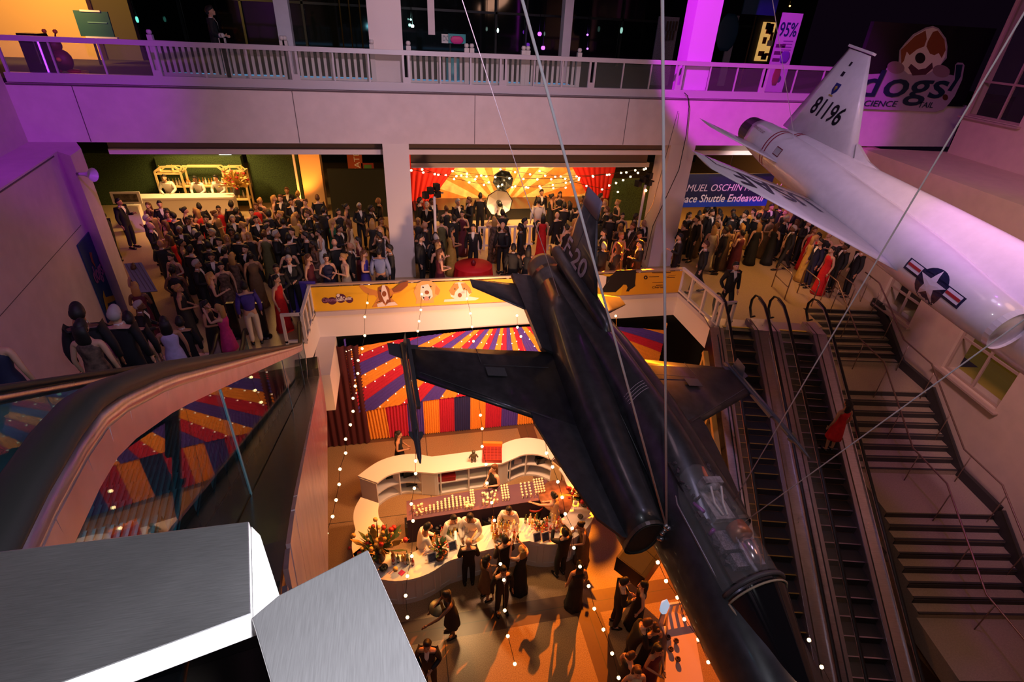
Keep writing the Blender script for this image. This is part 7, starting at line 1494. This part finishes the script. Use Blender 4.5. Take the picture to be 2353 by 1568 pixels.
crowd([(190, 130, 'wBb'), (245, 130, 'm'), (300, 110, 'wBd'), (385, 145, 'm', 'b'), (530, 95, 'wYd'), (290, 210, 'wCb', 'b'), (360, 215, 'wBr', 'b'), (450, 220, 'wMb', 'b'), (570, 190, 'wKb', 'b', 'stand', 'blonde woman in black gown with red stole, middle of right hall'), (645, 90, 'm', 'f'), (690, 190, 'wKr', 'r', 'front'), (765, 165, 'mg', 'f'), (800, 225, 'mg', 'l', 'walk', 'grey-haired man in black suit mid-stride below jet wing'), (820, 170, 'wKr', 'l'), (870, 185, 'mt', 'f'), (940, 225, 'wRr', 'f', 'stand', 'woman in bright red gown below the white jet wing'), (970, 265, 'wRd', 'l'), (945, 295, 'wYb', 'r'), (975, 320, 'mn', 'l', 'stand', 'man in navy suit turned left near the stair head'), (1065, 365, 'wRd', 'l', 'stand', 'dark-haired woman in long red gown by the stair head'), (1125, 290, 'wKb', 'f'), (1160, 355, 'mt', 'l', 'stand'), (1245, 380, 'mt', 'l', 'stand', 'tall man in black tuxedo beside the bronze stair rail and tan wall'), (700, 90, 'm', 'r'), (740, 110, 'wKb'), (900, 150, 'm', 'b'), (1040, 260, 'wKd', 'l'), (600, 70, 'wYb'), (480, 150, 'm', 'l'), (240, 60, 'm'), (110, 120, 'wKd'), (60, 200, 'm', 'b'), (30, 290, 'm', 'l'), (650, 150, 'wBd', 'f'), (840, 110, 'm', 'b')], A7, 'R')
# bartenders upstairs
for px, py, n_, lab in ((917, 305, 'mw', 'bartender in white shirt at left bay of the gold shelving'), (1140, 300, 'mw', 'bartender in white shirt at centre bay of the gold shelving'), (1292, 305, 'mw', 'bartender in white shirt leaning at right bay of the gold shelving')):
    P = ony(*A4(px, py), 24.1); person(P.x, 24.1, L2, n_, 'f', 'work', 'L', lab)
# left escalator riders
riders = [(6.45, -2.45, 'm', 'bald dark-skinned man in black suit riding the far-left escalator', 'c'), (7.18, -2.3, 'mg', 'grey-haired man with white collar riding the far-left escalator', 'a'), (8.16, -2.5, 'm', 'man in black suit riding below the grey-haired man, seen from behind', 'b'), (9.45, -2.3, 'wLd', 'woman in pale lavender top riding the escalator, seen from behind', 'b'), (10.7, -2.4, 'm', 'man in black suit at foot of the far-left escalator, seen from behind', 'b'), (7.2, -2.75, 'wKb', 'blonde woman against the left wall riding the escalator', 'a'), (4.95, -2.75, 'wNr', 'long-haired woman in dark shawl nearest camera on the escalator', 'a'), (5.6, -2.2, 'wFd', 'dark-haired woman in patterned top low on the far-left escalator', 'a'), (8.9, -2.75, 'wKr', 'auburn woman in black beside lavender-top woman on escalator', 'a')]
for b, a, code, lab, skn in riders:
    k = int((b-.35)/.36+.5); z = 10.82-max(0, k)*.205; P = LFR(a, .35+k*.36); r = person(P.x, P.y, z, code, 'b', 'stand', 'L', lab, skn, s=.86 if b < 6 else None)
    r.rotation_euler.z = PI+EA+random.uniform(-.2, .2)
k = 8
P = EF(-1.0, -4.9); person(P.x, P.y, max(0, L2-(4.9-1.9)*SL), 'wRds', 'b', 'stand', 'R', 'dark-haired woman in red riding down the right escalator')
# upper deck visitor
P = onz(515, 186, L3); person(P.x, P.y, L3, 'm', 'r', 'front', 'C', 'man in dark suit standing behind the upper balcony picket fence')
# ground floor: bar staff and guests
def bp(px, py, code, face, pose, lab, skin=None, hz=1.6):
    P = onz(px, py, hz); return person(P.x, P.y, 0, code, face, pose, 'B', lab, skin)
bp(1035, 1182, 'mw', 'f', 'work', 'bartender in white shirt bowed over the counter, left middle', 'a'); bp(1085, 1180, 'mw', 'f', 'work', 'bald-crowned bartender in white shirt at centre of the counter', 'c'); bp(1171, 1158, 'mw', 'f', 'work', 'dark-haired bartender in white shirt polishing glass at right centre', 'b'); bp(962, 1222, 'mw', 'r', 'work', 'bartender in white shirt turned right at left end of counter', 'b')
w_ = bp(1280, 1142, 'wCd', 'l', 'reach', 'long-haired bartender in pale shirt reaching towards glassware', 'a'); w_.rotation_euler.z = -.9-PI/2
bp(1136, 1076, 'wKr', 'l', 'front', 'woman in black dress behind the service table by red tray', 'a'); bp(914, 998, 'wKd', 'r', 'front', 'person in dark clothes standing by the crimson drape panel', 'b')
bp(1077, 1250, 'mb', 'b', 'front', 'bald man in dark suit at bar counter, seen from behind', 'a'); bp(1118, 1284, 'wBds', 'r', 'front', 'woman in short brown dress queueing right of the bald man', 'b'); bp(1160, 1247, 'm', 'b', 'front', 'man in dark suit holding phone over the counter', 'b'); bp(1200, 1265, 'wKb', 'b', 'photo', 'long blonde-haired woman at the counter holding up a phone', 'a')
bp(1298, 1230, 'm', 'b', 'photo', 'man in dark jacket photographing at the right lobe of the bar', 'b'); bp(1350, 1198, 'wBd', 'l', 'work', 'woman in tan gown leaning on right end of the counter', 'b'); bp(1156, 1313, 'm', 'f', 'stand', 'man in black suit with white collar in front of queue', 'b'); bp(1332, 1300, 'wKd', 'b', 'stand', 'person in dark clothes below the photographing man', 'b')
bp(1037, 1365, 'wKds', 'l', 'reach', 'waiter in black carrying round tray across the open floor', 'c'); bp(982, 1484, 'm', 'f', 'front', 'man in black suit looking down at lower left of the floor', 'b')
P = onz(1008, 1398, 1.05); t_ = MB(); t_.lathe([(.2, 0), (.23, .02), (.22, .025), (.0, .015)], P, 20); tag(t_.build('serving_tray', M_blk), 'round black serving tray held by the waiter', 'tray')
bp(1432, 1345, 'm', 'r', 'front', 'man in black suit facing right near the loudspeaker', 'a'); bp(1480, 1345, 'wKd', 'l', 'stand', 'person in black between the suited man and display stand', 'a'); bp(1463, 1436, 'mr', 'r', 'work', 'auburn-haired man in dark suit at side of clothed table', 'a'); bp(1508, 1440, 'wKr', 'b', 'front', 'woman in black dress at top left of clothed table', 'b'); bp(1512, 1490, 'wMd', 'f', 'front', 'woman in dark maroon dress at left of the clothed table', 'b'); bp(1450, 1505, 'wKr', 'r', 'stand', 'auburn woman in black at bottom beside the clothed table', 'a'); bp(1466, 1540, 'wCr', 'f', 'stand', 'woman in cream patterned top at the bottom edge of the picture', 'a')

# nobody stands inside a neighbour
for _ in range(40):
    for i in range(len(ALLP)):
        for j in range(i):
            a, b = ALLP[i].location, ALLP[j].location; d = a-b; d.z = 0; L = d.length
            if L < .5:
                d = d.normalized() if L > 1e-4 else Vector((1, 0, 0)); k = (.5-L)*.25
                ALLP[i].location = a+d*k; ALLP[j].location = b-d*k
for o in ALLP:
    if -2.7 < o.location.x < 9.3: o.location.y = max(o.location.y, 15.1)
    if 1.25 < o.location.x < 3.2 and o.location.y < 17.0: o.location.x = 1.1 if o.location.x < 2.2 else 3.4
finish_labels()
